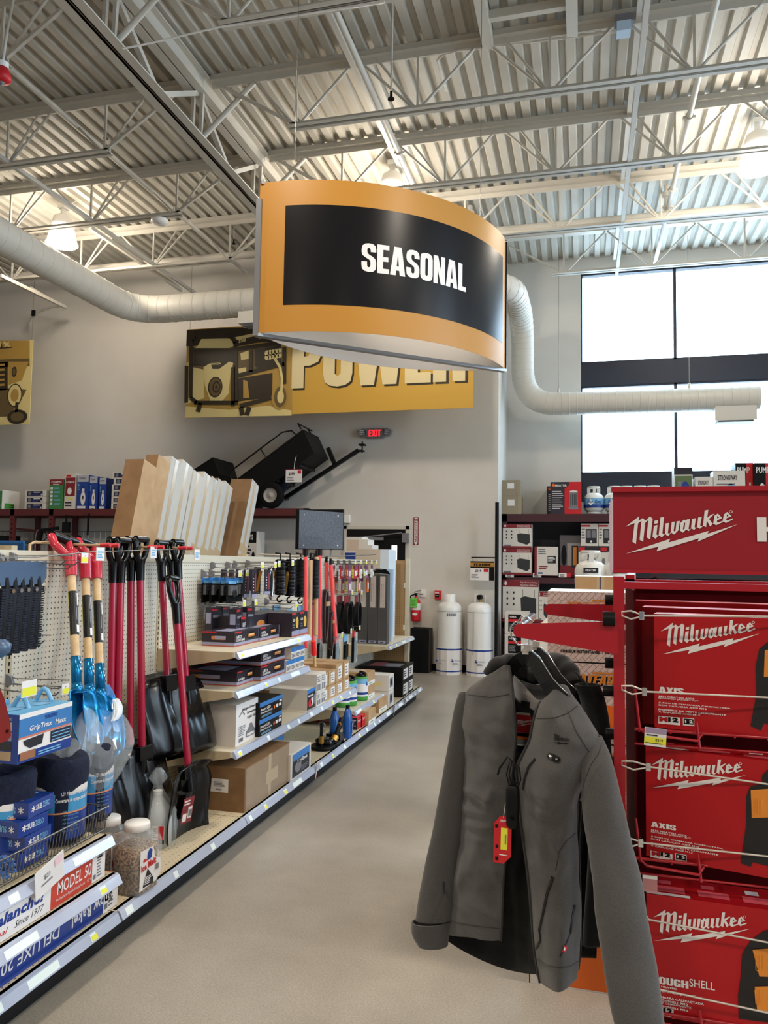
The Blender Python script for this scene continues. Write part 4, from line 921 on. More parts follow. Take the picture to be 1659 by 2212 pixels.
mb = MB(); mb.tube([(-.02,0,.40),(-.08,0,.38),(-.1,0,.3),(-.1,0,.12)], .011, BLK, 8); put('hose', mb, e)
mb = MB(); mb.box((-.07,-.085,.21),(.035,-.08,.35), mat('tag_green', (110, 200, 80), .6)); F = Face((-.07,-.085,.21),(1,0,0),(0,0,1)); lines(mb, F, .01,.02,.08,.1,6, GREEN); put('inspection_tag', mb, e)
a = A(910, 1290, y=BWY); b = A(920, 1273, y=BWY); mb = MB(); mb.box((a.x, BWY-.012, a.z), (b.x, BWY, b.z), WHITE); mb.box((a.x+.025, BWY-.018, a.z+.04), (b.x-.025, BWY-.012, b.z-.04), WHITEP); solo('light_switch', mb, 'white switch plate on the back wall above the extinguisher', 'switch')
a = A(940, 1294, y=BWY); b = A(954, 1276, y=BWY); e_ = MB(); e_.box((0,-.05,0),(b.x-a.x,0,b.z-a.z), REDP); F = Face((0,-.05,0),(1,0,0),(0,0,1)); text(e_, F, 'FIRE', .008, .085, .06, .025, WHITEP, 2, bold=.04); rect(e_, F, .012, .03, .068, .075, BLK, 2); rect(e_, F, .02, .048, .06, .058, WHITEP, 3)
solo('fire_alarm_pull', e_, 'small red FIRE pull station beside the left gas cylinder', 'alarm', (a.x, BWY, a.z))
a = A(742, 1130, y=BWY); b = A(757, 1113, y=BWY); mb = MB(); mb.box((a.x, BWY-.06, a.z), (b.x, BWY, b.z), WHITE); mb.tube([(a.x+.03, BWY-.02, a.z), (a.x+.03, BWY-.02, a.z-.4)], .008, WHITE, 6); solo('junction_box', mb, 'small white junction box on the back wall above the door', 'electrical box', bevel=.004)
# black cabinet
a = A(886, 1452, z=0); b = A(923, 1455, z=0); t = A(888, 1357, y=a.y)
mb = MB(); wd = .28; mb.box((0,0,0),(wd,.26,t.z), BLKM); mb.box((wd,0,0),(wd+.003,.26,t.z), mat('cabinet_side_brown', (60, 50, 46), .6)); F = Face((0,0,0),(1,0,0),(0,0,1)); rect(mb, F, wd*.48, 0, wd*.49, t.z, BLK); solo('black_box', mb, 'tall plain black carton standing on the floor by the back wall', 'box', (a.x, 11.13, 0))
# ================================================================ tall gas cylinders
CYLW = mat('cylinder_white', (226, 226, 224), .3, coat=.3)
def big_tank(px, label, turned):
    c = A(px, 1458, z=0); e = empty('propane_cylinder', label, 'gas cylinder', (c.x, 11.25, 0), 0, 'tall white cylinders by the back wall')
    mb = MB(); mb.lathe([(0,.02),(.175,.02),(.182,.06),(.182,.92),(.178,.96),(.16,1.0),(.12,1.03),(.06,1.045),(0,1.05)], CYLW, 36)
    mb.lathe([(.1835,.90),(.1835,.905)], GREYP, 36)
    if not turned: 
        for k in range(5): mb.add([Vector((.1842*math.sin(-.05+k*.17+d), -.1842*math.cos(-.05+k*.17+d), z)) for d, z in ((0,.84),(.12,.84),(.12,.88),(0,.88))], [(0,1,2,3)], GREYP)
    else: mb.box((-.07,-.1825,.3),(-.066,-.17,.92), GREYP)
    put('tank', mb, e)
    mb = MB(); mb.lathe([(.085,1.03),(.085,1.155),(.08,1.155),(.08,1.03)], CYLW, 28, arc=PI*1.45, M=Matrix.Rotation(-.4 if turned else 2.4, 4, 'Z')); put('valve_collar', mb, e)
    mb = MB(); mb.tube([(0,0,1.04),(0,0,1.11)], .02, mat('brass', (170,130,60), .35, metal=.8), 10); mb.tube([(-.01,-.04,1.12),(.01,.04,1.12)], .035, BLK, 12); put('valve', mb, e)
    mb = MB(); SLV = mat('cylinder_sleeve_white', (222, 218, 216), .5)
    loft(mb, [ring(0,0,z,.193,.193,12) for z in (.0,.38)], SLV, smooth=False); loft(mb, [ring(0,0,z,.1945,.1945,12) for z in (.35,.372)], NAVY, caps=False, smooth=False); loft(mb, [ring(0,0,z,.1945,.1945,12) for z in (.04,.058)], NAVY, caps=False, smooth=False)
    dr = Vector((c.x, c.y, 0)).normalized()
    for off in ((-.1, .13) if not turned else (.03,)):
        F = Face((dr.x*-.0+off-.06, -.197, .2), (1,0,0), (0,0,1)); rect(mb, F, .0,-.01,.012,.03, NAVY, 1); rect(mb, F, .012,-.01,.03,.008, NAVY, 1); text(mb, F, 'WORTHINGTON', .04,.0,.1,.018, NAVY, 1); lines(mb, F, .02,-.05,.1,.03,3, GREYP, 1)
    put('carton_sleeve', mb, e)
big_tank(965, 'tall white gas cylinder in printed sleeve, left one beside the pull station', False)
big_tank(1035, 'tall white gas cylinder in printed sleeve, right one under the FEATURE sign', True)
# black guard post and FEATURE sign
e = empty('display_pole', 'slim black pole at the wall corner carrying the FEATURE sign', 'pole', (-1.225, 11.2, 0))
mb = MB(); mb.tube([(0,0,0),(0,0,2.5)], .028, BLK, 12); put('pole', mb, e)
a = A(1018, 1204, y=11.2); mb = MB(); mb.tube([(-.0,0,a.z),(a.x+1.225,0,a.z)], .009, BLK, 8); put('arm', mb, e)
a = A(1016, 1253, y=11.2); b = A(1068, 1213, y=11.2); w, h = b.x-a.x, b.z-a.z; mb = MB(); mb.box((0,-.004,0),(w,0,h), BLK); F = Face((0,-.004,0),(1,0,0),(0,0,1)); rect(mb, F, 0, h*.72, w, h*.93, OCHRE); btext(mb, F, 'FEATURE', w*.15, h*.76, w*.7, h*.13, BLK, 3); rect(mb, F, .0, .0, w*.78, h*.64, WHITEP, 2); text(mb, F, '$219', w*.2, h*.42, w*.26, h*.14, DKP, 3, bold=.05); rect(mb, F, w*.56, h*.44, w*.75, h*.62, REDP, 3); lines(mb, F, w*.04, h*.1, w*.32, h*.24, 4, GREYP, 3)
for q in (.03, w-.03): mb.tube([(q,-.002,h),(q,-.002,h+.04)], .003, WIRE, 5)
solo('feature_sign', mb, 'black and ochre FEATURE price sign hanging above the right gas cylinder', 'sign', (a.x, 11.2, a.z))
# ================================================================ goods on the gondola
def sbox(name, label, pb, pf, pt, z, depth, m, deco=None, group=None, x=None, cat='box', mtop=None, mside=None, rz=0):
    """carton from the photo pixels of its near-front-bottom, far-front-bottom and near-front-top corners"""
    n_ = A(*pb, z=z); X = n_.x if x is None else x
    if x is not None: n_ = A(*pb, x=x)
    y1 = A(*pf, x=X).y; zt = A(*pt, y=n_.y).z
    return carton(name, label, cat, X-depth, X, n_.y, y1-.004, z, zt, m, deco, rz, group, mtop, mside)
HZ, LL, LU, MZ, TZ = .506, .846, 1.071, .296, .736
# ---- halogen snowplow light kit carton
def d_halo(mb, f, s, t, sx, sy, sz):
    rect(mb, f, 0, 0, sy, sz, WHITEP, .5)
    for k, w_ in enumerate(('Halogen Universal', 'Snowplow', 'Light Kit')): text(mb, f, w_, sy*(.25 if k == 0 else .48 if k == 1 else .5), sz*(.78-k*.12), sy*(.68 if k == 0 else .42 if k == 1 else .38), sz*.09, DKP, 2, bold=.02)
    lines(mb, f, sy*.12, sz*.2, sy*.3, sz*.25, 6, GREYP); barcode(mb, f, sy*.12, sz*.05, sy*.22, sz*.12)
    shape(mb, f, [(sy*.45,sz*.1),(sy*.85,sz*.1),(sy*.88,sz*.22),(sy*.8,sz*.3),(sy*.72,sz*.42),(sy*.62,sz*.42),(sy*.56,sz*.3),(sy*.45,sz*.24)], GREYP, 2); rect(mb, f, sy*.5, sz*.13, sy*.82, sz*.19, WHITEP, 3)
    shape(mb, f, [(sy*.12,sz*.7),(sy*.26,sz*.82),(sy*.4,sz*.7),(sy*.37,sz*.68),(sy*.26,sz*.78),(sy*.15,sz*.68)], GREYP, 2)
    rect(mb, s, sx*.42, 0, sx*.5, sz, TAPE, .5)
sbox('light_kit_box', 'large white carton with black print and plow truck drawing', (508, 1614), (556, 1588), (508, 1524), HZ, .44, CARDW, d_halo)
def d_drv(mb, f, s, t, sx, sy, sz):
    rect(mb, f, 0, sz*.74, sy, sz, BLUE, 1); text(mb, f, 'Round LED', sy*.04, sz*.48, sy*.42, sz*.16, WHITEP, 2, bold=.03); text(mb, f, 'Driver/Flood Light', sy*.04, sz*.26, sy*.5, sz*.16, WHITEP, 2, bold=.03)
    lines(mb, f, sy*.08, sz*.06, sy*.45, sz*.14, 2, SKYB); rect(mb, f, sy*.7, sz*.32, sy*.8, sz*.52, WHITEP, 2); rect(mb, f, sy*.84, sz*.34, sy*.95, sz*.52, WHITEP, 2); rect(mb, f, sy*.86, sz*.6, sy*.97, sz*.7, WHITEP, 2); ell(mb, f, sy*.63, sz*.4, sy*.03, sz*.12, ORANGE, 2)
a = A(558, 1587, x=-1.96); 
for k in range(2):
    z0 = HZ+k*.105
    carton('driving_light_box', 'black driving light box with blue top band, %s one beside the large white carton' % ('lower', 'upper')[k], 'box', -2.3, -1.955, a.y, A(607, 1562, x=-1.96).y, z0, z0+.102, BLK, d_drv)
def d_red1(mb, f, s, t, sx, sy, sz):
    rect(mb, f, 0, 0, sy, sz, DKP, 1); shape(mb, f, [(0,sz*.78),(sy,sz*.86),(sy,sz),(0,sz)], BLUE, 2); text(mb, f, 'Submersible', sy*.05, sz*.62, sy*.6, sz*.12, WHITEP, 3, bold=.03)
    ell(mb, f, sy*.3, sz*.3, sy*.18, sz*.2, REDP, 3); ell(mb, f, sy*.5, sz*.35, sy*.12, sz*.22, WHITEP, 3); ell(mb, f, sy*.78, sz*.4, sy*.12, sz*.25, GREYP, 3)
sbox('trailer_light_box', 'low wide white carton with blue and black light label on its end', (663, 1535), (683, 1521), (663, 1491), HZ, .30, CARDW, d_red1)
def d_wlab(mb, f, s, t, sx, sy, sz):
    lines(mb, f, sy*.1, sz*.55, sy*.8, sz*.35, 3, GREYP); rect(mb, f, sy*.15, sz*.1, sy*.45, sz*.45, GREYP, 1); rect(mb, f, sy*.55, sz*.1, sy*.85, sz*.45, GREYP, 1)
yA, yB, yC = A(683, 1522, x=-1.96).y, A(693, 1516, x=-1.96).y, A(703, 1509, x=-1.96).y
for k, (y0, y1) in enumerate(((yA, yB), (yB, yC))):
    for q in range(2):
        z0 = HZ+q*.1
        carton('white_light_box', 'plain white carton with printed end, %s of a block of four' % (('lower near', 'upper near'), ('lower far', 'upper far'))[k][q], 'box', -2.38 if q else -2.3, -1.96, y0+.002, y1-.002, z0, z0+.097+(.04 if q else 0), CARDW, d_wlab, 0, 'white cartons on the middle shelf')
def d_blab(mb, f, s, t, sx, sy, sz): rect(mb, f, sy*.3, sz*.15, sy*.85, sz*.85, WHITEP, 1); lines(mb, f, sy*.35, sz*.25, sy*.4, sz*.5, 3, GREYP, 2)
px_ = [702, 716, 730, 742, 753, 764]; ys = [A(p, 1509-(p-703)*.44-6, x=-1.97).y for p in px_]
ys = [5.68+.19*k for k in range(6)]
ords = ('first', 'second', 'third', 'fourth', 'fifth')
for k in range(4):
    carton('light_carton', 'small brown carton with white label, bottom row %s from near' % ords[k], 'box', -2.25, -1.97, ys[k]+.02, ys[k+1]+.01, HZ, HZ+.1, CARD, d_blab, 0, 'small brown cartons on the middle shelf')
for k in range(4):
    carton('light_carton', 'small brown carton with white label, upper row %s from near' % ords[k], 'box', -2.34, -1.98, ys[k]+.05, ys[k+1]+.03, HZ+.102, HZ+.215+(.0 if k < 2 else .03), CARD, d_blab, 0, 'small brown cartons on the middle shelf')
carton('light_carton', 'small brown carton lying at the back of the middle shelf', 'box', -2.44, -2.36, ys[0], ys[2], HZ, HZ+.2, CARDD)
# ---- light bars on the two upper shelves
PURP = mat('box_purple_black', (42, 36, 46), .35); LIL = mat('print_lilac', (150, 150, 176), .45); AMB = mat('amber_lens', (206, 130, 60), .35); TERR = mat('box_terracotta_edge', (170, 80, 60), .5)
def d_led(word=('LED', 'LIGHTBAR'), amb=True):
    def f_(mb, f, s, t, sx, sy, sz):
        rect(mb, f, 0, 0, sy, sz*.08, TERR, 1); rect(mb, f, 0, sz*.08, sy, sz*.26, LIL, 1); rect(mb, f, sy*.02, sz*.9, sy*.28, sz*.99, REDP, 1)
        for k, w_ in enumerate(word): text(mb, f, w_, sy*.08, sz*(.55-k*.22), sy*(.2 if k == 0 else .32), sz*.17, WHITEP, 2, bold=.03)
        shape(mb, f, [(sy*.6,sz*.35),(sy*.95,sz*.4),(sy*1.0,sz),(sy*.62,sz)] if 0 else [(sy*.98,sz*.3),(sy,sz*.3),(sy,sz),(sy*.98,sz)], LIL, 1)
        ell(mb, f, sy*.68, sz*.6, sy*.18, sz*.28, BLK, 2); rect(mb, f, sy*.54, sz*.5, sy*.8, sz*.72, AMB, 3); rect(mb, f, sy*.56, sz*.62, sy*.78, sz*.7, mat('amber_pale', (236, 200, 150), .4), 4)
        rect(mb, s, 0, 0, sx, sz*.08, TERR, 1); rect(mb, s, 0, sz*.08, sx, sz*.28, LIL, 1); rect(mb, s, 0, sz*.9, sx*.45, sz, REDP, 1); rect(mb, s, sx*.3, sz*.45, sx*.7, sz*.7, AMB, 2); rect(mb, s, sx*.4, sz*.48, sx*.74, sz*.72, LIL, 3)
        rect(mb, t, sy*.1, sx*.2, sy*.9, sx*.7, LIL, 1)
    return f_
sbox('light_bar_box', 'purple-black amber light bar box at the near end of the top shelf', (506, 1398), (559, 1388), (506, 1366), LU, .22, PURP, d_led())
sbox('light_bar_box', 'black light bar box, second along the front of the top shelf', (561, 1386), (603, 1374), (561, 1357), LU, .2, PURP, d_led(('LED', 'MINI LIGHTBAR')))
sbox('beacon_box', 'little black beacon box, third along the front of the top shelf', (605, 1375), (629, 1368), (605, 1358), LU, .1, PURP, d_led(('LED', 'STROBE')))
def d_bea(mb, f, s, t, sx, sy, sz):
    rect(mb, f, 0, 0, sy, sz*.08, TERR); rect(mb, f, 0, sz*.9, sy*.45, sz, REDP)
    for k, w_ in enumerate(('LED', 'BEACON')): text(mb, f, w_, sy*.06, sz*(.6-k*.24), sy*(.2 if k == 0 else .4), sz*.16, WHITEP if k == 0 else GREYP, 2, bold=.03)
    rect(mb, f, sy*.58, sz*.2, sy*.9, sz*.6, AMB, 2); ell(mb, f, sy*.74, sz*.62, sy*.16, sz*.14, AMB, 3)
bx = -2.16
for k, (p0, p1, lab) in enumerate(((520, 577, 'left'), (580, 629, 'right'))):
    y0 = A(p0, 1365, x=bx).y; y1 = A(p1, 1365, x=bx).y
    carton('beacon_box', 'black LED beacon box at the back of the top shelf, %s one' % lab, 'box', bx-.2, bx, y0, y1-.01, LU, LU+.16, PURP, d_bea)
y0 = A(630, 1369, x=-1.97).y; y1 = A(647, 1364, x=-1.97).y; y2 = A(664, 1360, x=-1.97).y
def d_wl(mb, f, s, t, sx, sy, sz):
    rect(mb, f, 0, 0, sy, sz*.06, TERR); rect(mb, f, 0, sz*.06, sy, sz*.25, LIL); rect(mb, f, 0, sz*.92, sy*.5, sz, REDP); ell(mb, f, sy*.66, sz*.58, sy*.18, sz*.24, mat('amber_yellow', (226, 180, 70), .4), 2); text(mb, f, 'LED', sy*.1, sz*.65, sy*.3, sz*.1, WHITEP, 2, bold=.03); lines(mb, f, sy*.1, sz*.35, sy*.3, sz*.2, 2, GREYP)
carton('beacon_box', 'upright black beacon box with yellow lamp print at the far end of the top shelf', 'box', -2.15, -1.97, y0, y1-.004, LU, LU+.165, PURP, d_wl)
carton('beacon_box', 'last upright black beacon box on the top shelf', 'box', -2.15, -1.97, y1, y2-.004, LU, LU+.165, PURP, d_wl)
sbox('light_bar_box', 'long black light bar box at the near end of the second shelf', (511, 1483), (552, 1467), (511, 1452), LL, .42, PURP, d_led(('', 'LIGHTBAR')))
for k in range(2):
    y0 = A(562, 1468, x=-1.965).y; y1 = A(615, 1449, x=-1.965).y
    carton('light_bar_box', 'black LED lightbar box, %s of two stacked on the second shelf' % ('lower', 'upper')[k], 'box', -2.36, -1.965, y0, y1-.004, LL+k*.094, LL+k*.094+.09, PURP, d_led())
def d_sm(mb, f, s, t, sx, sy, sz): rect(mb, f, 0, sz*.62, sy, sz, BLUE); rect(mb, f, 0, sz*.54, sy, sz*.6, WHITEP, 2); lines(mb, f, sy*.1, sz*.1, sy*.8, sz*.36, 3, DKP); 
y0 = 4.11+.82; k2 = 0
yy = A(618, 1452, x=-1.96).y
for k in range(4):
    for q in range(2):
        if k == 0 and q == 1: continue
        carton('bulb_box', 'little blue and white light box, %s row, %s from near' % (('lower', 'upper')[q], ords[k]), 'box', -2.1, -1.96, yy+k*.088, yy+k*.088+.083, LL+q*.078, LL+q*.078+.075, CARDW, d_sm, 0, 'little light boxes on the second shelf')
carton('bulb_box', 'grey and white box with orange print on the second shelf', 'box', -2.3, -2.02, yy+.02, yy+.09, LL+.0785, LL+.165, CARDW, lambda mb, f, s, t, sx, sy, sz: rect(mb, f, sy*.2, sz*.15, sy*.8, sz*.8, ORANGE))
# ---- base deck, lights section
def d_brown(mb, f, s, t, sx, sy, sz):
    rect(mb, s, sx*.2, sz*.42, sx*.62, sz*.72, WHITEP); lines(mb, s, sx*.28, sz*.54, sx*.28, sz*.12, 4, GREYP, 2); barcode(mb, s, sx*.32, sz*.45, sx*.15, sz*.05)
    rect(mb, s, sx*.0, sz*.18, sx, sz*.2, CARDD); rect(mb, f, sy*.02, sz*.02, sy*.99, sz*.98, mat('stretch_film', (206, 190, 166), .12, alpha=.35, spec=.9), 3)
    rect(mb, f, sy*.45, sz*.3, sy*.72, sz*.6, TAPE, 2); rect(mb, f, sy*.5, 0, sy*.56, sz, TAPE, 1)
sbox('large_carton', 'large brown carton wrapped in shiny film on the base shelf', (527, 1757), (624, 1686), (527, 1660), BZ, .27, CARDD, d_brown)
def d_bw(mb, f, s, t, sx, sy, sz):
    rect(mb, f, sy*.08, sz*.06, sy*.92, sz*.94, DKP); rect(mb, f, sy*.08, sz*.68, sy*.92, sz*.94, BLUE, 2); text(mb, f, 'ShieldBlade', sy*.3, sz*.52, sy*.5, sz*.14, WHITEP, 3, bold=.02); ell(mb, f, sy*.35, sz*.4, sy*.16, sz*.22, GREYP, 3); lines(mb, f, sy*.5, sz*.15, sy*.38, sz*.2, 3, GREYP, 3)
sbox('plow_light_box', 'white carton with blue and black picture end beside the large brown carton', (627, 1689), (671, 1660), (627, 1631), BZ, .26, CARDW, d_bw)
sbox('plow_light_box', 'flat blue-edged box behind the large brown carton', (590, 1668), (612, 1650), (590, 1598), BZ, .18, CARDW, lambda mb, f, s, t, sx, sy, sz: rect(mb, f, 0, 0, sy, sz, BLUE), x=-2.2)
# ---- trailer hitch, lock, bottles
BRASS = mat('brass', (170, 130, 60), .35, metal=.8)
c = A(690, 1622, z=BZ); e = empty('hitch_coupler_lock', 'black trailer coupler plate with brass lock and ring on the base shelf', 'trailer hitch', (c.x, c.y+.04, BZ))
mb = MB(); loft(mb, [ring(0,.05,z,rx,ry,28,2.6) for z, rx, ry in ((0,.085,.11),(.02,.095,.12),(.026,.09,.115))], BLK); loft(mb, [ring(0,.09,z,rx,ry,20,3) for z, rx, ry in ((.026,.07,.06),(.06,.075,.065),(.07,.05,.05))], BLKG); put('base_plate', mb, e)
mb = MB(); mb.tube([(0,0,.02),(0,0,.20)], .013, BLK, 12); put('pin', mb, e)
mb = MB(); mb.tube([(0,0,.05),(0,0,.105)], .021, BRASS, 12); put('lock_barrel', mb, e)
mb = MB(); mb.tube([(.028*math.cos(t*PI/9), 0, .185+.022*math.sin(t*PI/9)) for t in range(18)], .0022, CHROME, 6, closed=True); put('key_ring', mb, e)
e = empty('hitch_coupler', 'black trailer hitch bar with brass nut leaning on the blue bottles', 'trailer hitch', (c.x+.06, c.y+.17, BZ))
mb = MB(); mb.tube([(0,0,.03),(.03,.1,.2)], .02, BLK, 12); mb.box((-.09,-.02,0),(.03,.1,.03), BLK); mb.box((-.1,.1,0),(.02,.2,.07), BLKG); put('shank', mb, e)
mb = MB(); mb.tube([(-.002,-.006,.045),(.006,.02,.075)], .032, BRASS, 6); put('nut', mb, e)
mb = MB()
for q in (0, .04): mb.tube([(.022+.014*math.cos(t*PI/6), .06+q, .16+q*.8+.014*math.sin(t*PI/6)) for t in range(12)], .004, BRASS, 6, closed=True)
put('chain', mb, e)
BOTB = mat('bottle_blue', (30, 84, 156), .28, spec=.6)
def oil_bottle(px, py, label):
    c = A(px, py, z=BZ); e = empty('oil_bottle', label, 'bottle', c, .2, 'blue oil bottles on the base shelf')
    mb = MB(); loft(mb, [ring(0,0,z,rx,ry,24,2.8) for z, rx, ry in ((0,.036,.055),(.01,.038,.058),(.15,.038,.058),(.19,.034,.048),(.225,.022,.03),(.235,.018,.02))], BOTB); F = Face((.0385,-.04,.03),(0,1,0),(0,0,1)); rect(mb, F, 0,0,.075,.1, NAVY, 2); text(mb, F, '5W-30', .012,.06,.05,.02, WHITEP, 3, bold=.03); lines(mb, F, .01,.01,.055,.04,4, SKYB, 3); put('bottle_body', mb, e)
    mb = MB(); mb.tube([(0,0,.235),(0,0,.262)], .017, BLK, 14); put('bottle_cap', mb, e)
oil_bottle(722, 1598, 'blue oil bottle with black cap, left one behind the hitch lock'); oil_bottle(750, 1592, 'blue oil bottle with black cap, right one beside the red boxes')
def d_rb(mb, f, s, t, sx, sy, sz): lines(mb, s, sx*.15, sz*.15, sx*.7, sz*.7, 5, WHITEP); lines(mb, f, sy*.2, sz*.5, sy*.6, sz*.3, 2, WHITEP)
sbox('red_parts_box', 'long red box lying behind the blue oil bottles', (733, 1578), (757, 1558), (733, 1550), BZ, .22, REDP, d_rb, x=-2.13)
def d_rk(mb, f, s, t, sx, sy, sz): rect(mb, s, 0,0,sx,sz, DKP); lines(mb, s, sx*.1, sz*.15, sx*.8, sz*.7, 6, WHITEP, 2); text(mb, f, 'Champion', sy*.1, sz*.55, sy*.8, sz*.2, WHITEP, 2, bold=.02, rot=0)
sbox('filter_box', 'red and black filter box right of the blue bottles, front one', (771, 1577), (780, 1571), (771, 1551), BZ, .09, REDP, d_rk)
sbox('filter_box', 'red filter box right of the blue bottles, rear one', (782, 1571), (795, 1561), (782, 1545), BZ, .12, REDP, d_rk)
def d_bt(mb, f, s, t, sx, sy, sz): rect(mb, f, 0, 0, sy, sz*.3, WHITEP); rect(mb, t, sy*.2, sx*.2, sy*.8, sx*.8, mat('carton_top_print', (180,166,150), .6)); lines(mb, f, sy*.2, sz*.08, sy*.5, sz*.12, 1, GREEN, 2)
sbox('oil_carton', 'brown and white carton after the red boxes on the base shelf', (796, 1567), (811, 1552), (796, 1537), BZ, .2, CARD, d_bt)
sbox('oil_carton', 'brown and white carton, next one on the base shelf', (819, 1541), (836, 1528), (819, 1513), BZ, .22, CARD, d_bt)
# ---- middle low shelf: hand cleaner jugs and cartons
def cleaner(X, px, py, label):
    c = A(px, py, x=X); e = empty('cleaner_jug', label, 'jug', (X, c.y, MZ+.001), 0, 'green and white pump jugs')
    mb = MB(); mb.lathe([(0,0),(.066,0),(.07,.01),(.07,.035),(.069,.04)], GREEN, 28); mb.lathe([(.069,.04),(.069,.2)], WHITEP, 28); mb.lathe([(.0692,.055),(.0692,.078)], NAVY, 28); mb.lathe([(.0692,.155),(.0692,.2)], SKYB, 28); mb.lathe([(.069,.2),(.066,.215),(.06,.22),(0,.22)], GREEN, 28)
    for (a0, a1, z0, z1, m) in ((-.9,.1,.12,.15,REDP),(-.6,-.1,.14,.17,NAVY)):
        mb.add([Vector((.0698*math.cos(a_), .0698*math.sin(a_), z)) for a_, z in ((a0,.135),((a0+a1)/2,z0),(a1,.14),((a0+a1)/2,z1+.01))], [(0,1,2,3)], m)
    put('jug_body', mb, e)
    mb = MB(); mb.lathe([(.045,.22),(.05,.235),(.03,.25),(.018,.255),(.018,.27),(0,.27)], BLKG, 20); mb.bar((0,0,.265),(.05,-.02,.25), .02,.014, BLKG); put('pump_cap', mb, e)
cleaner(-2.06, 779, 1510, 'green and white pump jug standing foremost on the low shelf'); cleaner(-2.08, 755, 1515, 'green and white pump jug, middle one partly under the upper shelf'); cleaner(-2.12, 740, 1512, 'green and white pump jug farthest left under the upper shelf')
for k, (lab) in enumerate(('lower', 'upper')):
    y0 = A(793, 1508, x=-2.0).y; y1 = A(809, 1497, x=-2.0).y
    carton('cleaner_carton', 'brown and white carton, %s of two behind the pump jugs' % lab, 'box', -2.35, -2.0, y0, y1, MZ+k*.125, MZ+k*.125+.122, CARD, d_bt)
# ---- far base: white cartons and black boxes
def d_wc(mb, f, s, t, sx, sy, sz): rect(mb, f, sy*.2, sz*.2, sy*.8, sz*.8, GREYP); ell(mb, f, sy*.5, sz*.5, sy*.2, sz*.2, DKP, 2); rect(mb, s, sx*.3, sz*.3, sx*.8, sz*.6, mat('pale_yellow_print', (222,206,150), .5)); rect(mb, s, sx*.1, sz*.3, sx*.25, sz*.6, DKP)
for k in range(2):
    y0 = A(839, 1527, x=-1.9).y; y1 = A(850, 1516, x=-1.9).y
    carton('pump_carton', 'white carton with dark picture end, %s of two on the far base shelf' % ('lower', 'upper')[k], 'box', -2.24, -1.9, y0, y1, BZ+k*.16, BZ+k*.16+.157, CARDW, d_wc)
def d_bb(mb, f, s, t, sx, sy, sz):
    for q in range(2): rect(mb, f, sy*(.08+.47*q), sz*.15, sy*(.45+.47*q), sz*.85, WHITEP); lines(mb, f, sy*(.12+.47*q), sz*.3, sy*.28, sz*.45, 3, DKP, 2)
    rect(mb, t, sy*.1, sx*.1, sy*.6, sx*.5, GREYP); rect(mb, t, sy*.1, sx*.5, sy*.7, sx*.8, mat('print_rose', (170,90,100), .5))
for k in range(2):
    y0 = A(869, 1507, x=-1.9).y; y1 = y0+.55
    carton('winch_box', 'black box with grey label end, %s of two at the far base end' % ('lower', 'upper')[k], 'box', -2.4, -1.9, y0, min(y1, 8.9), BZ+k*.16, BZ+k*.16+.157, BLK, d_bb)
# ---- three tall grey boxes with a little tool on top, a clear bagged panel, a tall beige carton behind
GB = mat('box_charcoal', (74, 72, 72), .5)
def d_tall(mb, f, s, t, sx, sy, sz):
    rect(mb, s, sx*.22, sz*.52, sx*.78, sz*.97, mat('label_warm_white', (190,180,172), .55)); text(mb, s, 'Wellness Ramp', sx*.42, sz*.6, sz*.26, sx*.14, DKP, 2, rot=PI/2); text(mb, s, 'for your vehicle', sx*.62, sz*.6, sz*.26, sx*.1, GREYP, 2, rot=PI/2); rect(mb, s, sx*.1, sz*.01, sx*.9, sz*.05, LIL)
    lines(mb, s, sx*.3, sz*.018, sx*.5, sz*.02, 1, DKP, 2)
yT = 7.95
for k, (p0, p1) in enumerate(((772, 793), (794, 814), (815, 835))):
    a = A(p0, 1388, y=yT); b = A(p1, 1388, y=yT)
    carton('tall_ramp_box', 'tall charcoal box with pale vertical label, %s of three upright on the far shelf' % ('left', 'middle', 'right')[k], 'box', a.x, b.x, yT, yT+.11, TZ, A(800, 1240, y=yT).z, GB, d_tall)
c = A(823, 1238, y=yT+.05); e = empty('strap_bundle', 'small bundle of black straps lying on top of the tall charcoal boxes', 'strap', (c.x, yT+.05, A(800, 1240, y=yT).z+.001))
mb = MB()
for k in range(5): mb.tube([(-.11+.01*k, -.02+.01*k, .008+k*.009), (0, .02, .012+k*.009), (.1-.01*k, -.01, .008+k*.009)], .009, BLK, 6)
mb.tube([(-.09,0,.03),(-.05,0,.055),(.02,0,.05)], .008, GREYP, 6); put('straps', mb, e)
a = A(837, 1388, y=8.3); b = A(846, 1230, y=8.3); mb = MB(); mb.box((a.x, 8.25, TZ), (b.x+.02, 8.31, b.z), mat('poly_sleeve_blue', (170, 200, 226), .12, alpha=.6, spec=.9)); solo('bagged_board', mb, 'pale panel in a clear plastic sleeve right of the tall charcoal boxes', 'panel bag')
a = A(770, 1240, y=8.5); b = A(824, 1187, y=8.5); mb = MB(); mb.box((0,0,0),(b.x-a.x,.34,b.z-TZ), mat('carton_beige', (196,182,164), .7)); mb.box((b.x-a.x,0,0),(b.x-a.x+.1,.34,b.z-TZ), mat('carton_pale_side', (206,216,226), .5)); solo('beige_carton', mb, 'tall plain beige carton behind the charcoal boxes', 'box', (a.x, 8.45, TZ))
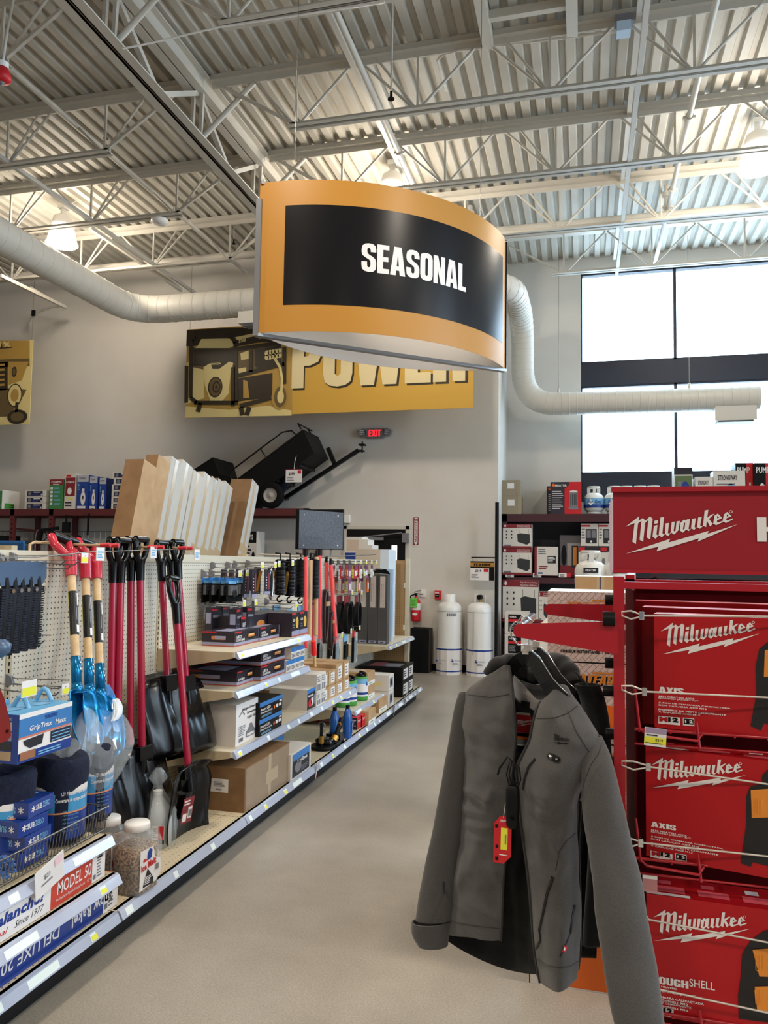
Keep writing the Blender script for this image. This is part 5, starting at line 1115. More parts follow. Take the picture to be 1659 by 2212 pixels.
# boxes and stepped foam seen over the top of the run, back panel of a sign
a = A(742, 1200, y=9.4); b = A(782, 1160, y=9.4)
mb = MB(); mb.box((0,0,0),(.22,.3,b.z-1.2), CARDW); mb.box((.22,0,0),(.30,.3,b.z-1.2-.03), CARDW); mb.box((.3,0,0),(.36,.3,b.z-1.2-.1), CARDW); F = Face((0,0,0),(1,0,0),(0,0,1)); rect(mb, F, .0,(b.z-1.2)*.5,.16,(b.z-1.2)*.72, NAVY); rect(mb, F, .02, (b.z-1.2)*.75, .18, (b.z-1.2)*.95, mat('print_beige', (200,180,160), .5)); solo('stepped_carton', mb, 'white stepped carton standing beyond the gondola before the exit door', 'box', (a.x+.02, 9.4, 1.2))
mb = MB(); mb.box((-.4,-.35,0),(.6,.35,1.2), IVORY); solo('display_plinth', mb, 'plain ivory display base beyond the gondola end', 'display base', (a.x+.1, 9.75, 0))
a = A(645, 1185, y=6.9); b = A(740, 1098, y=6.9); e = empty('sign_panel_back', 'blue-grey speckled back of a sign panel on posts above the gondola', 'sign', (a.x, 6.9, GZ))
w = A(740, 1188, y=6.9).x-a.x
SPK = mat('speckled_panel', (112, 126, 146), .35, nodes=noisy((96, 110, 132), (128, 142, 160), 60, 4))
mb = MB(); z0 = A(700, 1185, y=6.9).z-GZ; z1 = A(690, 1103, y=6.9).z-GZ
mb.add([(0,0,z0),(w,.0,z0-.005),(w,0,z1-.02),(0,0,z1+.01)], [(0,1,2,3)], SPK); mb.box((-.0,.002,z0-.01),(w,.03,z1+.012), BLK); mb.box((-.035,.0,z0-.01),(-.0,.05,z1+.012), BLK)
for q in ((.05,z0+.03),(w-.05,z0+.03),(.05,z1-.04),(w-.05,z1-.05)): mb.tube([(q[0],-.002,q[1]),(q[0],.002,q[1])], .007, WHITE, 8)
put('panel', mb, e)
for q in (.1, w-.12): mb = MB(); mb.tube([(q,.015,-.2),(q,.015,z0)], .01, GREYP, 8); put('post', mb, e)
# ---- peg hooks with hanging goods
HOOKS = []
def hook(y, z, L=.27, tagd=True):
    """double-wire peg hook with price tag; returns object"""
    e = empty('peg_hook', '', 'hook', (PX, y, z), 0, 'double wire peg hooks with yellow tags'); n_ = len(HOOKS); HOOKS.append(e)
    mb = MB(); mb.extrude([(0,-.008,-.03),(0,-.008,.03),(.03,-.008,.02),(.04,-.008,-.01)], (0,.016,0), GREYP); put('bracket', mb, e)
    mb = MB(); mb.tube([(.02,0,-.01),(L-.06,0,-.02),(L-.03,0,-.02),(L-.01,0,-.004)], .0028, WIRE, 6); mb.tube([(.01,0,.02),(.05,0,.012),(L+.02,0,.018)], .0024, WIRE, 6); put('wire', mb, e)
    if tagd: mb = MB(); mb.box((L+.016,-.022,-.012),(L+.019,.022,.03), WHITEP); F = Face((L+.019,-.022,-.012),(0,1,0),(0,0,1)); rect(mb, F, .003,.003,.041,.024, YEL); put('price_tag', mb, e)
    return e
def hookat(px, py, L=.27): c = A(px, py, x=PX); return hook(c.y, c.z, L), c
def pack(px, py, L, kind, n=3, w=.09, h=.2, lab='', x0=.10):
    """n packs hanging one behind another from the hook whose base shows at px,py"""
    e_, c = hookat(px, py, L); e_['label'] = 'wire peg hook holding %s' % lab
    for k in range(n):
        x = PX+x0+(L-x0-.04)*k/max(1, n-1); rr = random.uniform(-.12, .12)
        mb = MB(); F = Face((.004, -w/2, -h), (0,1,0), (0,0,1)); f2 = Face((-w/2, -.004, -h), (1,0,0), (0,0,1))
        if kind == 'clam':
            mb.box((-.002,-w/2,-h),(.002,w/2,-h*.2), BLKM); mb.box((-.002,-w/2,-h*.2),(.002,w/2,0), BLUE); mb.box((.002,-w*.36,-h*.68),(.022,w*.36,-h*.28), mat('smoke_blister', (120,124,128), .15, alpha=.6)); ell(mb, F, w/2,h*.4,w*.2,h*.16, CHROME, 30); rect(mb, F, w*.1,h*.78,w*.9,h*.9, SKYB, 2)
        elif kind == 'strip':
            mb.box((-.002,-w/2,-h),(.002,w/2,0), PURP); rect(mb, F, 0,0,w,h*.12, LIL)
            for q in range(5): ell(mb, F, w*.3,h*(.25+q*.11),w*.09,h*.022, WHITEP, 2, 10)
            rect(mb, F, w*.5,h*.2,w*.8,h*.85, MRP, 2)
        elif kind == 'box':
            mb = carton_mb(.05, w, h, PURP, None); mb.v = [v-Vector((0,0,h)) for v in mb.v]; F = Face((.025,-w/2,-h),(0,1,0),(0,0,1)); rect(mb, F, 0,0,w,h*.1, AMB); rect(mb, F, 0,h*.88,w*.6,h*.96, REDP); ell(mb, F, w*.5,h*.38,w*.3,h*.14, DKP, 2); rect(mb, F, w*.1,h*.62,w*.8,h*.72, GREYP, 2)
            f3 = Face((-.025,-w/2,-h),(1,0,0),(0,0,1)); rect(mb, f3, 0,0,.05,h*.1, AMB); rect(mb, f3, .006,h*.4,.044,h*.8, LIL, 2)
        elif kind == 'bag':
            mb.box((-.008,-w/2,-h),(.008,w/2,-h*.2), BLKM); mb.box((-.003,-w/2,-h*.22),(.003,w/2,0), REDP if k % 2 else GREYP); mb.tube([(.01+.01*math.cos(t*PI/8)*0, w*.34*math.cos(t*PI/8), -h*.6+h*.3*math.sin(t*PI/8)) for t in range(16)], .012, BLKG, 6, closed=True); mb.box((.02,-w/2,-h),(.0215,w/2,-.01), CLEAR)
        elif kind == 'tiny':
            m1 = (ORANGE, REDP, mat('print_mauve', (150,90,130), .5), YEL, WHITEP)[(int(px)+k) % 5]
            mb.box((-.002,-w/2,-h),(.002,w/2,0), m1); rect(mb, F, 0,h*.7,w,h, mat('print_plum', (110,60,90), .5)); rect(mb, F, w*.2,h*.2,w*.8,h*.6, WHITEP, 2)
        elif kind == 'blue':
            mb.box((-.002,-w/2,-h),(.002,w/2,0), DKP); rect(mb, F, 0,h*.72,w,h, SKYB); rect(mb, F, w*.3,h*.2,w*.7,h*.55, WHITEP, 2); mb.box((.003,-w*.4,-h*.9),(.02,w*.4,-h*.4), BLK)
        elif kind == 'torch':
            mb.box((-.003,-w/2,-h),(.003,w/2,0), BLK); mb.bar((.012,-w*.3,-h*.9),(.012,w*.3,-h*.15), .02,.012, BRASS); rect(mb, F, w*.1,h*.02,w*.7,h*.08, GREYP, 2)
        elif kind == 'hoop':
            mb.tube([(.0, w*.45*math.cos(t*PI/12)*(1), -h/2+h*.48*math.copysign(abs(math.sin(t*PI/12))**.6, math.sin(t*PI/12))) for t in range(24)], .007, CHROME, 6, closed=True); mb.box((-.004,-w*.3,-h*.9),(.002,w*.3,-h*.1), BLK)
        elif kind == 'hose':
            for q in range(4): mb.tube([(q*.012, w*.42*math.cos(t*PI/10), -h*.58+h*.4*math.sin(t*PI/10)) for t in range(20)], .009, BLK, 6, closed=True)
            mb.box((-.004,-w*.3,-h*.25),(.004,w*.3,0), MRP)
        solo('hanging_pack', mb, '%s, %s' % (lab, ('only one', 'front one', 'hindmost one')[0] if n == 1 else '%s, %s from the board' % (lab, ('first', 'second', 'third', 'fourth', 'fifth', 'sixth')[k])) if 0 else ('%s, %s from the pegboard' % (lab, ('first', 'second', 'third', 'fourth', 'fifth', 'sixth')[k])), 'packaged goods', (x, c.y, c.z-.025), (rr*.3, .1*rr, rr), '%s on one hook' % lab)
pack(435, 1240, .26, 'clam', 4, .12, .16, 'blue-topped bulb packs', .04)
pack(452, 1239, .26, 'clam', 4, .11, .155, 'smaller bulb packs beside them', .04)
pack(455, 1222, .36, 'strip', 5, .07, .18, 'dark marker strip packs'); pack(487, 1221, .36, 'strip', 3, .09, .17, 'wide marker strip packs')
pack(503, 1219, .34, 'hoop', 2, .09, .22, 'chrome hoop packs'); pack(530, 1217, .36, 'torch', 3, .11, .2, 'black torch packs')
pack(432, 1303, .30, 'box', 2, .11, .17, 'small boxed beacons'); pack(453, 1301, .32, 'box', 2, .10, .16, 'small boxed work lamps')
pack(545, 1306, .34, 'blue', 3, .13, .12, 'portable lamp packs with pale blue top'); pack(572, 1300, .34, 'blue', 2, .12, .12, 'portable lamp packs beside the springs')
for k, px in enumerate((700, 714, 727, 740, 752)): pack(px, 1215, .3, 'tiny', 3, .07, .13, 'row %s of colourful fittings packs' % ('one', 'two', 'three', 'four', 'five')[k])
for k, px in enumerate((705, 728, 748)): pack(px, 1240, .28, 'tiny', 3, .1, .16, 'second-row %s fittings packs' % ('left', 'middle', 'right')[k])
for k, px in enumerate((693, 716)): pack(px, 1280, .3, 'hose', 3, .16, .36, '%s coiled black hose packs' % ('left', 'right')[k])
pack(668, 1370, .3, 'bag', 2, .12, .24, 'red-headed bags of wiring'); pack(690, 1362, .3, 'blue', 2, .12, .24, 'blue-white plug packs'); pack(706, 1355, .32, 'bag', 2, .1, .3, 'long black wiper bags')
# ---- black coil springs
for k, (px, x) in enumerate(((606, -2.14), (627, -2.12), (650, -2.1), (679, -2.08))):
    c = A(px, 1205, x=x); r = .034+.003*k; L = A(px, 1285+k*2, x=x).z-c.z
    e = empty('coil_spring', 'black coil spring hose with end hook, %s of four' % ords[k], 'spring', c, 0, 'black coils hanging from the top rail')
    mb = MB(); z = -.02; pts = []
    while z > L: mb.tube([(r*math.cos(t*PI/6), r*math.sin(t*PI/6), z) for t in range(12)], .006, BLKG, 5, closed=True); z -= .0105
    mb.tube([(0,0,-.01),(0,0,L)], r*.8, BLKM, 12); put('coil', mb, e)
    mb = MB(); mb.tube([(.018*math.cos(t), 0, L-.03+.02*math.sin(t)) for t in [PI/2+i*.42 for i in range(12)]], .006, BLKG, 6); mb.tube([(0,0,L),(0,0,L-.012)], .006, BLKG, 6); mb.tube([(0,0,-.02),(0,0,.03),(-.04,0,.035)], .007, BLKG, 6); put('end_hook', mb, e)
# ---- driveway marker stakes
FR = mat('stake_fluorescent_red', (255, 44, 48), .4, spec=.2); TAN = mat('stake_wood_tan', (214, 180, 120), .6); SLV_ = mat('sleeve_film_pink', (236, 200, 206), .2, alpha=.14, spec=.7)
st = ((660, 1203, 660, 1400, FR), (671, 1210, 668, 1385, TAN), (677, 1215, 675, 1412, FR), (684, 1203, 682, 1372, TAN), (690, 1200, 691, 1380, FR), (705, 1215, 707, 1370, FR), (714, 1220, 725, 1375, FR))
for k, (a0, b0, a1, b1, m) in enumerate(st):
    X = -2.06-.02*(k % 3); p = A(a0, b0, x=X); q = A(a1, b1, x=X+.0)
    q = A(a1, b1, y=p.y+.005); mb = MB(); mb.tube([Vector((0,0,0)), q-p], .0155, m, 10); mb.tube([Vector((0,0,.0)), Vector((0,0,.05))], .012, BLK, 8)
    e = empty('marker_stake', ('wooden marker stake' if m is TAN else 'fluorescent red marker stake')+', %s of seven hanging by the springs' % ('first', 'second', 'third', 'fourth', 'fifth', 'sixth', 'seventh')[k], 'stake', p, 0, 'driveway marker stakes'); put('rod', mb, e)
    mb = MB(); mb.tube([Vector((0,0,.0)), (q-p)*1.04], .024, SLV_, 8, cap=False); put('film_sleeve', mb, e)
p = A(677, 1385, x=-1.97); q = A(680, 1435, x=-1.97); mb = MB(); mb.tube([Vector((0,0,0)), (q-p)*.6], .018, FR, 10); mb.tube([(q-p)*.6, (q-p)*1.1], .012, TAN, 8); solo('marker_stake', mb, 'single red marker stake hanging low in front of the upper shelf end', 'stake', p)
for k, (px, py, h_) in enumerate(((701, 1275, .42), (714, 1322, .3))):
    c = A(px, py, x=-2.05); mb = MB()
    for q in range(4): mb.tube([(q*.006, .045*math.cos(t*PI/8), -h_/2+h_/2*math.sin(t*PI/8)) for t in range(16)], .012, mat('cable_dark', (44, 30, 32), .4), 6, closed=True)
    mb.box((-.01,-.04,-h_*.3),(.04,.04,-h_*.22), CARD); solo('cable_bundle', mb, 'dark looped cable bundle among the marker stakes, %s one' % ('upper', 'lower')[k], 'cable', c)
mb = MB(); p = A(560, 1197, x=-2.2); q = A(730, 1205, x=-2.2); mb.tube([p, q], .006, TAPE, 6); mb.tube([A(640,1205,x=-2.1), A(812,1198,x=-2.1)], .005, WIRE, 6)
solo('hanging_bar', mb, 'thin rods over the pegboard top carrying the springs and stakes', 'bar')
for k, (px, L) in enumerate(((700, .12), (745, .1), (815, .08))):
    pass
# price flags clipped to the rails
for k, (px, py, w, h) in enumerate(((850, 1388, .14, .12), (853, 1530, .15, .13), (877, 1508, .14, .12), (684, 1664, .05, .12))):
    c = A(px, py, x=-1.84); mb = MB(); mb.box((0,-w/2,-h/2),(.003,w/2,h/2), WHITEP); F = Face((.003,-w/2,-h/2),(0,1,0),(0,0,1)); rect(mb, F, w*.55, 0, w, h*.45, REDP); rect(mb, F, w*.4,h*.6,w*.7,h, REDP); text(mb, F, '$5', w*.1,h*.3,w*.3,h*.25, REDP, 2, bold=.03) if k == 0 else lines(mb, F, w*.1,h*.15,w*.4,h*.3,3, GREYP, 2)
    solo('shelf_flag', mb, ('red and white flag on the far upper shelf edge', 'red and white flag on the base rail, nearer one', 'red and white flag on the base rail, farther one', 'small red-topped tag on the base rail by the plow light box')[k], 'price flag', c, (0, .15, .2))
# ---- long leaning cartons behind the pegboard
lean = [(275, 322, 1000, 'b', .10), (322, 350, 990, 'b', .30), (352, 378, 993, 'w', .30), (378, 398, 1000, 'w', .26), (400, 425, 1022, 'w', .24), (425, 446, 1026, 'w', .22), (447, 458, 1036, 'bw', .2), (460, 472, 1040, 'bw', .2), (472, 490, 1046, 'w', .2), (500, 553, 1042, 'bw', .2)]
ty = [4.32, 4.55, 4.78, 5.0, 5.25, 5.5, 5.72, 5.9, 6.08, 6.4]
def tall_carton(y, ht, wy, dx, mf, ms, th, label, X=-2.72, tape=True):
    mb = MB(); hy = wy/2
    mb.box((-dx/2,-hy,0),(dx/2,hy,ht), mf); F = Face((dx/2,-hy,0),(0,1,0),(0,0,1)); S_ = Face((-dx/2,-hy,0),(1,0,0),(0,0,1))
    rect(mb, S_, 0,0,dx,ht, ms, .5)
    if tape:
        rect(mb, F, wy*.35,0,wy*.6,ht, TAPE, 1); rect(mb, F, 0,ht*.72,wy,ht*.75, TAPE, 2); rect(mb, S_, 0,ht*.62,dx,ht*.66, TAPE, 2)
    else: rect(mb, S_, 0,ht*.7,dx,ht*.76, mat('tape_brown', (160,118,72), .3), 2); rect(mb, F, 0,ht*.7,wy,ht*.76, mat('tape_brown', (160,118,72), .3), 2)
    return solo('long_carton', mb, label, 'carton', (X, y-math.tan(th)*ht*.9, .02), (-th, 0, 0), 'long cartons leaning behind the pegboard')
for k, ((p0, p1, pt, kd, wy), y) in enumerate(zip(lean, ty)):
    zt = A((p0+p1)/2+8, pt, y=y, ).z
    th = .25+.012*k; X = A((p0+p1)/2, pt, y=y).x
    ht = (zt-.02)/math.cos(th)
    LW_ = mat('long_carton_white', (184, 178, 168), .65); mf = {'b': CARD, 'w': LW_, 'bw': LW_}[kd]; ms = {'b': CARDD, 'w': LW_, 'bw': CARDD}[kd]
    wd = A(p1, pt, y=y).x-A(p0, pt, y=y).x
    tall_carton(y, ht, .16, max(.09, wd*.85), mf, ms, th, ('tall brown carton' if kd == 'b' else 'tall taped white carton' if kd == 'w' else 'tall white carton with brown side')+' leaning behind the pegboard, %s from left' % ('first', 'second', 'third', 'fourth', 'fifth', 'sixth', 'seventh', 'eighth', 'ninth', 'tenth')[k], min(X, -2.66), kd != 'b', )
tall_carton(6.0, 1.45, .12, .1, CARDW, CARDD, .28, 'short taped carton leaning before the last tall carton', -2.68)
# ================================================================ shovels in the second bay
WOOD = mat('ash_wood', (214, 182, 138), .45, nodes=noisy((204, 168, 120), (222, 192, 150), 14, 3))
SRED = mat('shovel_red_plastic', (186, 36, 58), .3, coat=.3); SHAFT = mat('shaft_crimson', (160, 18, 52), .3, coat=.3)
TEAL = mat('blade_blue_metallic', (20, 120, 176), .22, metal=.6)
def orient(base, top, face):
    z = (Vector(top)-Vector(base)).normalized(); f = Vector(face); f = (f-z*f.dot(z)).normalized(); y = -f; x = y.cross(z)
    return Matrix((x, y, z)).transposed().to_4x4()
def place(e, base, top, face):
    e.matrix_world = Matrix.Translation(base) @ orient(base, top, face)
def dgrip(mb, z0, w, h, r, m, mg, bend=0):
    """D handle: socket at z0, arms spreading to a cross grip at z0+h"""
    mb.tube([(0,0,z0-.09),(0,0,z0-.01),(0,bend*.1,z0+.02)], [r*1.15, r*1.25, r*1.5], m, 14)
    for s in (-1, 1): mb.tube([(0,bend*.1,z0+.0),(s*w*.32,bend*.3,z0+h*.25),(s*w*.5,bend*.7,z0+h*.55),(s*w*.5,bend,z0+h*.98),(s*w*.46,bend,z0+h*1.03)], [r*.95,r*.85,r*.8,r*.85,r*.5], m, 10)
    mb.tube([(-w*.5,bend,z0+h),(w*.5,bend,z0+h)], r*.95, mg, 14)
def poly_shovel(tp, joint, tip, label, k):
    T, J = tp, joint; d = (T-J).normalized(); B = J-d*.42
    e = empty('garden_shovel', label, 'shovel', B, 0, 'red-handled shovels with blue blades'); place(e, B, T, (1, -.1, 0))
    L = (T-B).length; Lw = (J-B).length
    mb = MB(); mb.tube([(0,0,Lw-.04),(0,0,L+.02)], .0195, WOOD, 16); F = Face((-.016,-.0205,Lw+.19),(1,0,0),(0,0,1)); sh = put('wooden_shaft', mb, e)
    mb = MB(); mb.lathe([(.0203,Lw+.10),(.0203,Lw+.31)], mat('shaft_label_black', (16,15,17), .4), 16, arc=PI*1.3, M=Matrix.Rotation(-PI*1.15, 4, 'Z')); mb.lathe([(.0205,Lw+.10),(.0205,Lw+.31)], YEL, 6, arc=.25, M=Matrix.Rotation(-PI*1.2, 4, 'Z'))
    for q, (u0, z0, z1, m) in enumerate(((-.006,.24,.3,GREYP),(.003,.24,.3,WHITEP),(-.005,.17,.23,GREYP),(.004,.16,.22,GREYP))): mb.box((u0,-.0212,Lw+z0),(u0+.005,-.0206,Lw+z1), m)
    mb.box((-.007,-.0212,Lw+.11),(.008,-.0206,Lw+.145), WHITEP); put('shaft_label', mb, e)
    mb = MB(); dgrip(mb, L+.06, .105, .125, .024, SRED, BLKG, .06); put('handle', mb, e)
    mb = MB(); mb.tube([(0,0,Lw+.0),(0,0,Lw-.12)], .0225, TEAL, 16); mb.tube([(0,0,Lw-.12),(0,-.0,Lw-.17)], [.0225,.03], TEAL, 16)
    for z in (Lw-.03, Lw-.06): mb.tube([(0,-.021,z),(0,-.025,z)], .005, CHROME, 8)
    rows = []
    for z, w in ((Lw-.15,.06),(Lw-.17,.17),(Lw-.24,.2),(Lw-.34,.2),(Lw-.40,.15),(Lw-.44,.02)):
        rows.append([Vector((w/2*s, .0+.05*(s*s)*-1*1.0+.02-(Lw-.15-z)*.12, z)) for s in [-1,-.8,-.5,-.2,0,.2,.5,.8,1]])
    mb.grid(rows, TEAL); b = put('blade', mb, e); b.modifiers.new('thick', 'SOLIDIFY').thickness = .003
    return e
PT = ((154, 1232, 163, 1419), (184.5, 1239, 191, 1424), (208, 1239, 215, 1434))
for k, (a0, b0, a1, b1) in enumerate(PT):
    T = A(a0, b0, x=-2.34); J = A(a1, b1, x=-2.22)
    poly_shovel(T, J, None, 'wood-shafted shovel with red D handle and blue blade, %s of three' % ('left', 'middle', 'right')[k], k)
# crumpled clear bags round the blue blades
BAGF = mat('bag_film', (225, 235, 242), .08, alpha=.2, spec=1.0); BAGB = mat('blue_bag_film', (60, 140, 210), .15, alpha=.8, spec=.9)
def crumpled(name, pts, rad, m, label, seed, cat='bag', amp=.22, n=26, flat=.55):
    rnd = random.Random(seed); ph = [rnd.uniform(0, 6.28) for _ in range(6)]; rows = []
    pts = [Vector(p) for p in pts]; o = pts[0].copy()
    for i, (p, r) in enumerate(zip(pts, rad)):
        row = []
        for k in range(n+1):
            t = 2*PI*(k % n)/n; rr = r*(1+amp*(.5*math.sin(3*t+ph[0]+i*.7)+.35*math.sin(7*t+ph[1]-i*1.3)+.3*math.sin(11*t+ph[2]+i*2.1)))
            row.append(p-o+Vector((rr*flat*math.cos(t), rr*math.sin(t), rr*.1*math.sin(5*t+ph[3]+i))))
        rows.append(row)
    mb = MB(); mb.grid(rows, m, smooth=False)
    ob = solo(name, mb, label, cat, o); s_ = ob.modifiers.new('s', 'SUBSURF'); s_.levels = s_.render_levels = 1; return ob
def P3(l, x): return [A(a, b, x=xx) for (a, b), xx in zip(l, x)]
crumpled('clear_bag', P3([(193,1500),(188,1530),(172,1590),(155,1650),(150,1700)], (-2.2,-2.17,-2.12,-2.08,-2.07)), [.03,.09,.14,.13,.05], BAGF, 'clear plastic bag over the blue blade of the left shovels', 3)
crumpled('clear_bag', P3([(222,1512),(222,1540),(228,1590),(232,1640),(222,1700)], (-2.2,-2.14,-2.08,-2.04,-2.03)), [.03,.11,.16,.15,.05], BAGF, 'big crumpled clear bag over the right blue shovel blade', 5)
mb = MB(); 
crumpled('blade_cover', P3([(233,1480),(236,1500),(228,1530),(222,1580)], (-2.25,-2.2,-2.14,-2.1)), [.012,.035,.07,.10], BAGB, 'bright blue plastic blade cover tip rising from the clear bag', 9)
crumpled('bag_knot', P3([(250,1510),(256,1525),(254,1545),(246,1556)], (-2.1,-2.08,-2.06,-2.05)), [.018,.03,.028,.02], mat('bag_knot_film', (226,232,236), .3, alpha=.75), 'knotted white top of the big clear bag', 11, amp=.3)
e = None
def scoop(mb, w, h, m, deep=.09, arch=.06):
    """snow shovel blade: top at z=h, bottom edge z=0; curled forward (-y)"""
    rows = []
    for i in range(13):
        t = i/12; z = h*t; y0 = -deep*(1-math.cos((t-.12)*2.4))*1.3 if t > .12 else -0.02*(.12-t)
        y0 = -deep*math.sin(max(0, t-.0)*PI*.5)**2 + (-.05 if t > .97 else 0)
        wf = 1-.05*t-(.35*((t-.7)/.3)**2 if t > .7 else 0)
        rows.append([Vector((w/2*s*wf, y0*1.0+deep*.9-arch*abs(s)**3*(1-t*.5)-.012*math.cos(s*9)*t, z+.015*(1-s*s)*t)) for s in [-1+q/8 for q in range(17)]])
    mb.grid(rows, m)
def snow_shovel(T, B, face, label, grp, hs=1, blade=(.46,.34), grip=True, sticker=False, Lb=None, h0=.13):
    e = empty('snow_shovel', label, 'shovel', B, 0, grp); place(e, B, T, face); L = (Vector(T)-Vector(B)).length; w, h = blade
    mb = MB(); mb.tube([(0,0,h*.75),(0,0,L-h0)], .0185, SHAFT, 16); put('shaft', mb, e)
    mb = MB(); dgrip(mb, L-h0, .088, h0-.005, .0195, BLKG, BLKG, .01); put('handle', mb, e)
    mb = MB(); scoop(mb, w, h, BLKG, .085); b = put('blade', mb, e); s = b.modifiers.new('thick', 'SOLIDIFY'); s.thickness = .005
    mb = MB(); mb.tube([(0,0,h*.62),(0,0,h*.98)], [.026,.021], BLKG, 14); mb.box((-.05,-.01,h*.8),(.05,.03,h*1.0), BLKG)
    for z in (h*.85, h*.93): mb.tube([(0,-.03,z),(0,-.02,z)], .005, CHROME, 8)
    put('socket', mb, e, bevel=.004)
    if sticker:
        mb = MB(); F = Face((-.06,.038,h*.2),(1,0,.0),(0,-.28,1)); rect(mb, F, 0,0,.11,.13, MRP, 4); rect(mb, F, .06,.02,.1,.08, WHITEP, 5); barcode(mb, F, .062,.022,.036,.05, 6); rect(mb, F, .01,.01,.05,.05, WHITEP, 5); lines(mb, F, .01,.09,.09,.03,2, WHITEP, 5); put('sticker', mb, e)
    return e
ga = 'crimson snow shovels, left bunch'; gb = 'crimson snow shovels, right bunch'
for k, (a0, b0, a1, b1, xa, xb) in enumerate(((246,1166,232,1540,-2.33,-2.2),(263,1166,248,1560,-2.3,-2.16),(283,1164,281,1745,-2.31,-2.06),(302,1163,309,1752,-2.27,-2.0))):
    T = A(a0, b0, x=xa); B = A(a1, b1, x=xb)
    q = T+(B-T)*((T.z-.16)/(T.z-B.z)); S_ = A(*((236,1650),(252,1645),(281,1630),(307,1632))[k], x=(-2.26,-2.24,-2.25,-2.2)[k])
    q = S_+(S_-T).normalized()*.31; q.z = max(q.z, .16)
    snow_shovel(T, q, (-1, .12, 0), 'crimson-shafted black snow shovel, %s in the left bunch of four' % ords[k], ga, blade=(.44, .36))
for k, (a0, b0, a1, b1, xa, xb) in enumerate(((346,1172,363,1506,-2.33,-2.22),(364,1172,395,1506,-2.33,-2.22),(380,1170,405,1506,-2.3,-2.18))):
    T = A(a0, b0, x=xa); B = A(a1, b1, x=xb); q = T+(B-T)*((T.z-.46-.06*k)/(T.z-B.z))
    q = B-(T-B).normalized()*.30
    snow_shovel(T, q, (-1, .1, 0), 'crimson-shafted black snow shovel, %s in the right bunch behind' % ords[k], gb, blade=(.44, .42))
T = A(376, 1247, x=-2.22); B = A(410, 1700, x=-2.02); q = T+(B-T)*((T.z-.17)/(T.z-B.z))
snow_shovel(T, Vector((-1.98, 3.74, .157)), (.97, -.02, 0), 'front snow shovel with low handle and red sticker on its black blade', gb, blade=(.42, .36), sticker=True, h0=.17)
for k, px in enumerate((0, 1, 2)):
    a = A((155, 250, 350)[k], (1176, 1180, 1180)[k], x=PX); b = A((218, 320, 386)[k], (1178, 1182, 1184)[k], x=-2.2)
    e = empty('handle_hook', 'long beige hook carrying shovel handles, %s of three' % ('left', 'middle', 'right')[k], 'hook', a)
    mb = MB()
    for dy in (0, .07): mb.tube([(0,dy,0),(b-a)*.5+Vector((0,dy*.5,0)),(b-a)+Vector((0,dy,0))], .006, TAPE, 8)
    put('arm', mb, e)
    for dy in (0, .07): mb = MB(); mb.tube([(b-a)+Vector((0,dy,0)),(b-a)*1.0+Vector((.05,dy,.002))], .01, REDP, 8); put('red_tip', mb, e)
    a2 = A((120, 236, 232)[k], 1190, x=PX-.05)
mb = MB(); pts = [A(-10,1204,x=-2.1), A(70,1204,x=-2.12), A(200,1192,x=-2.15), A(330,1188,x=-2.2), A(420,1186,x=-2.25)]
mb.tube(pts, .0025, WIRE, 6); e = tag(put('security_cable', mb), 'thin steel cable strung across the shovel handles', 'cable')
for k, (px, py) in enumerate(((216, 1197), (331, 1193), (425, 1198))):
    c = A(px, py, x=-2.13-.03*k); mb = MB(); mb.box((0,-.03,-.03),(.003,.03,.03), WHITEP); F = Face((.003,-.03,-.03),(0,1,0),(0,0,1)); lines(mb, F, .008,.01,.045,.035,3, SKYB)
    solo('price_tag', mb, 'small white price tag on the cable, %s' % ('right of the red handles', 'right of the black handles', 'at the pegboard top past the shovels')[k], 'tag', c)
for k, px in enumerate((125, 185, 245, 318, 60)):
    a = A(px, 1196, x=PX-.05); mb = MB(); y0 = a.y
    mb.tube([(0,0,-.06),(0,0,.03),(0,.03,.04),(0,.14,.04),(0,.17,.03),(0,.17,-.06)], .007, TAPE, 8); mb.tube([(0,0,-.02),(0,.17,-.02)], .006, TAPE, 6)
    solo('wire_divider', mb, 'beige wire loop divider on the pegboard top, %s from left' % ('second', 'third', 'fourth', 'fifth', 'first')[k], 'divider', (PX-.04, y0, GZ))
# ================================================================ brushes hanging in the near bay
NVY = mat('bristle_navy', (14, 18, 36), .8); PBL = mat('scraper_blue_grey', (70, 92, 120), .3, spec=.6)
for k, px in enumerate((8, 26, 42, 60, 78)):
    c = A(px, 1214, x=-2.16-k*.018); e = empty('snow_brush', 'navy snow brush hanging by its blue-grey scraper, %s of five' % ords[k], 'brush', c, 0, 'snow brushes at the left edge')
    e.rotation_euler = (.10, 0, 0)
    mb = MB(); mb.extrude([(.0,-.045,.0),(.0,.05,0),(.0,.045,-.07),(.0,.02,-.095),(.0,-.03,-.09),(.0,-.05,-.05)], (.014,0,0), PBL); put('scraper', mb, e, bevel=.004)
    mb = MB(); mb.tube([(.006,0,-.06),(.006,0,-.10),(.006,-.03,-.28),(.006,-.04,-.36)], [.012,.016,.02,.014], BLK, 10); put('handle', mb, e)
    mb = MB(); rnd = random.Random(k)
    for q in range(26):
        z = -.10-q*.0098; yy = -.002-q*.0015
        mb.extrude([(-.012, yy-.03-.006*rnd.random(), z),(-.012, yy+.03+.004*rnd.random(), z-.004),(-.012, yy+.028, z-.009),(-.012, yy-.028, z-.009)], (.032,0,0), NVY)
    put('bristles', mb, e)
    mb = MB(); mb.tube([(.018,.022,-.115),(.024,.022,-.115)], .009, CHROME, 10); put('rivet', mb, e)
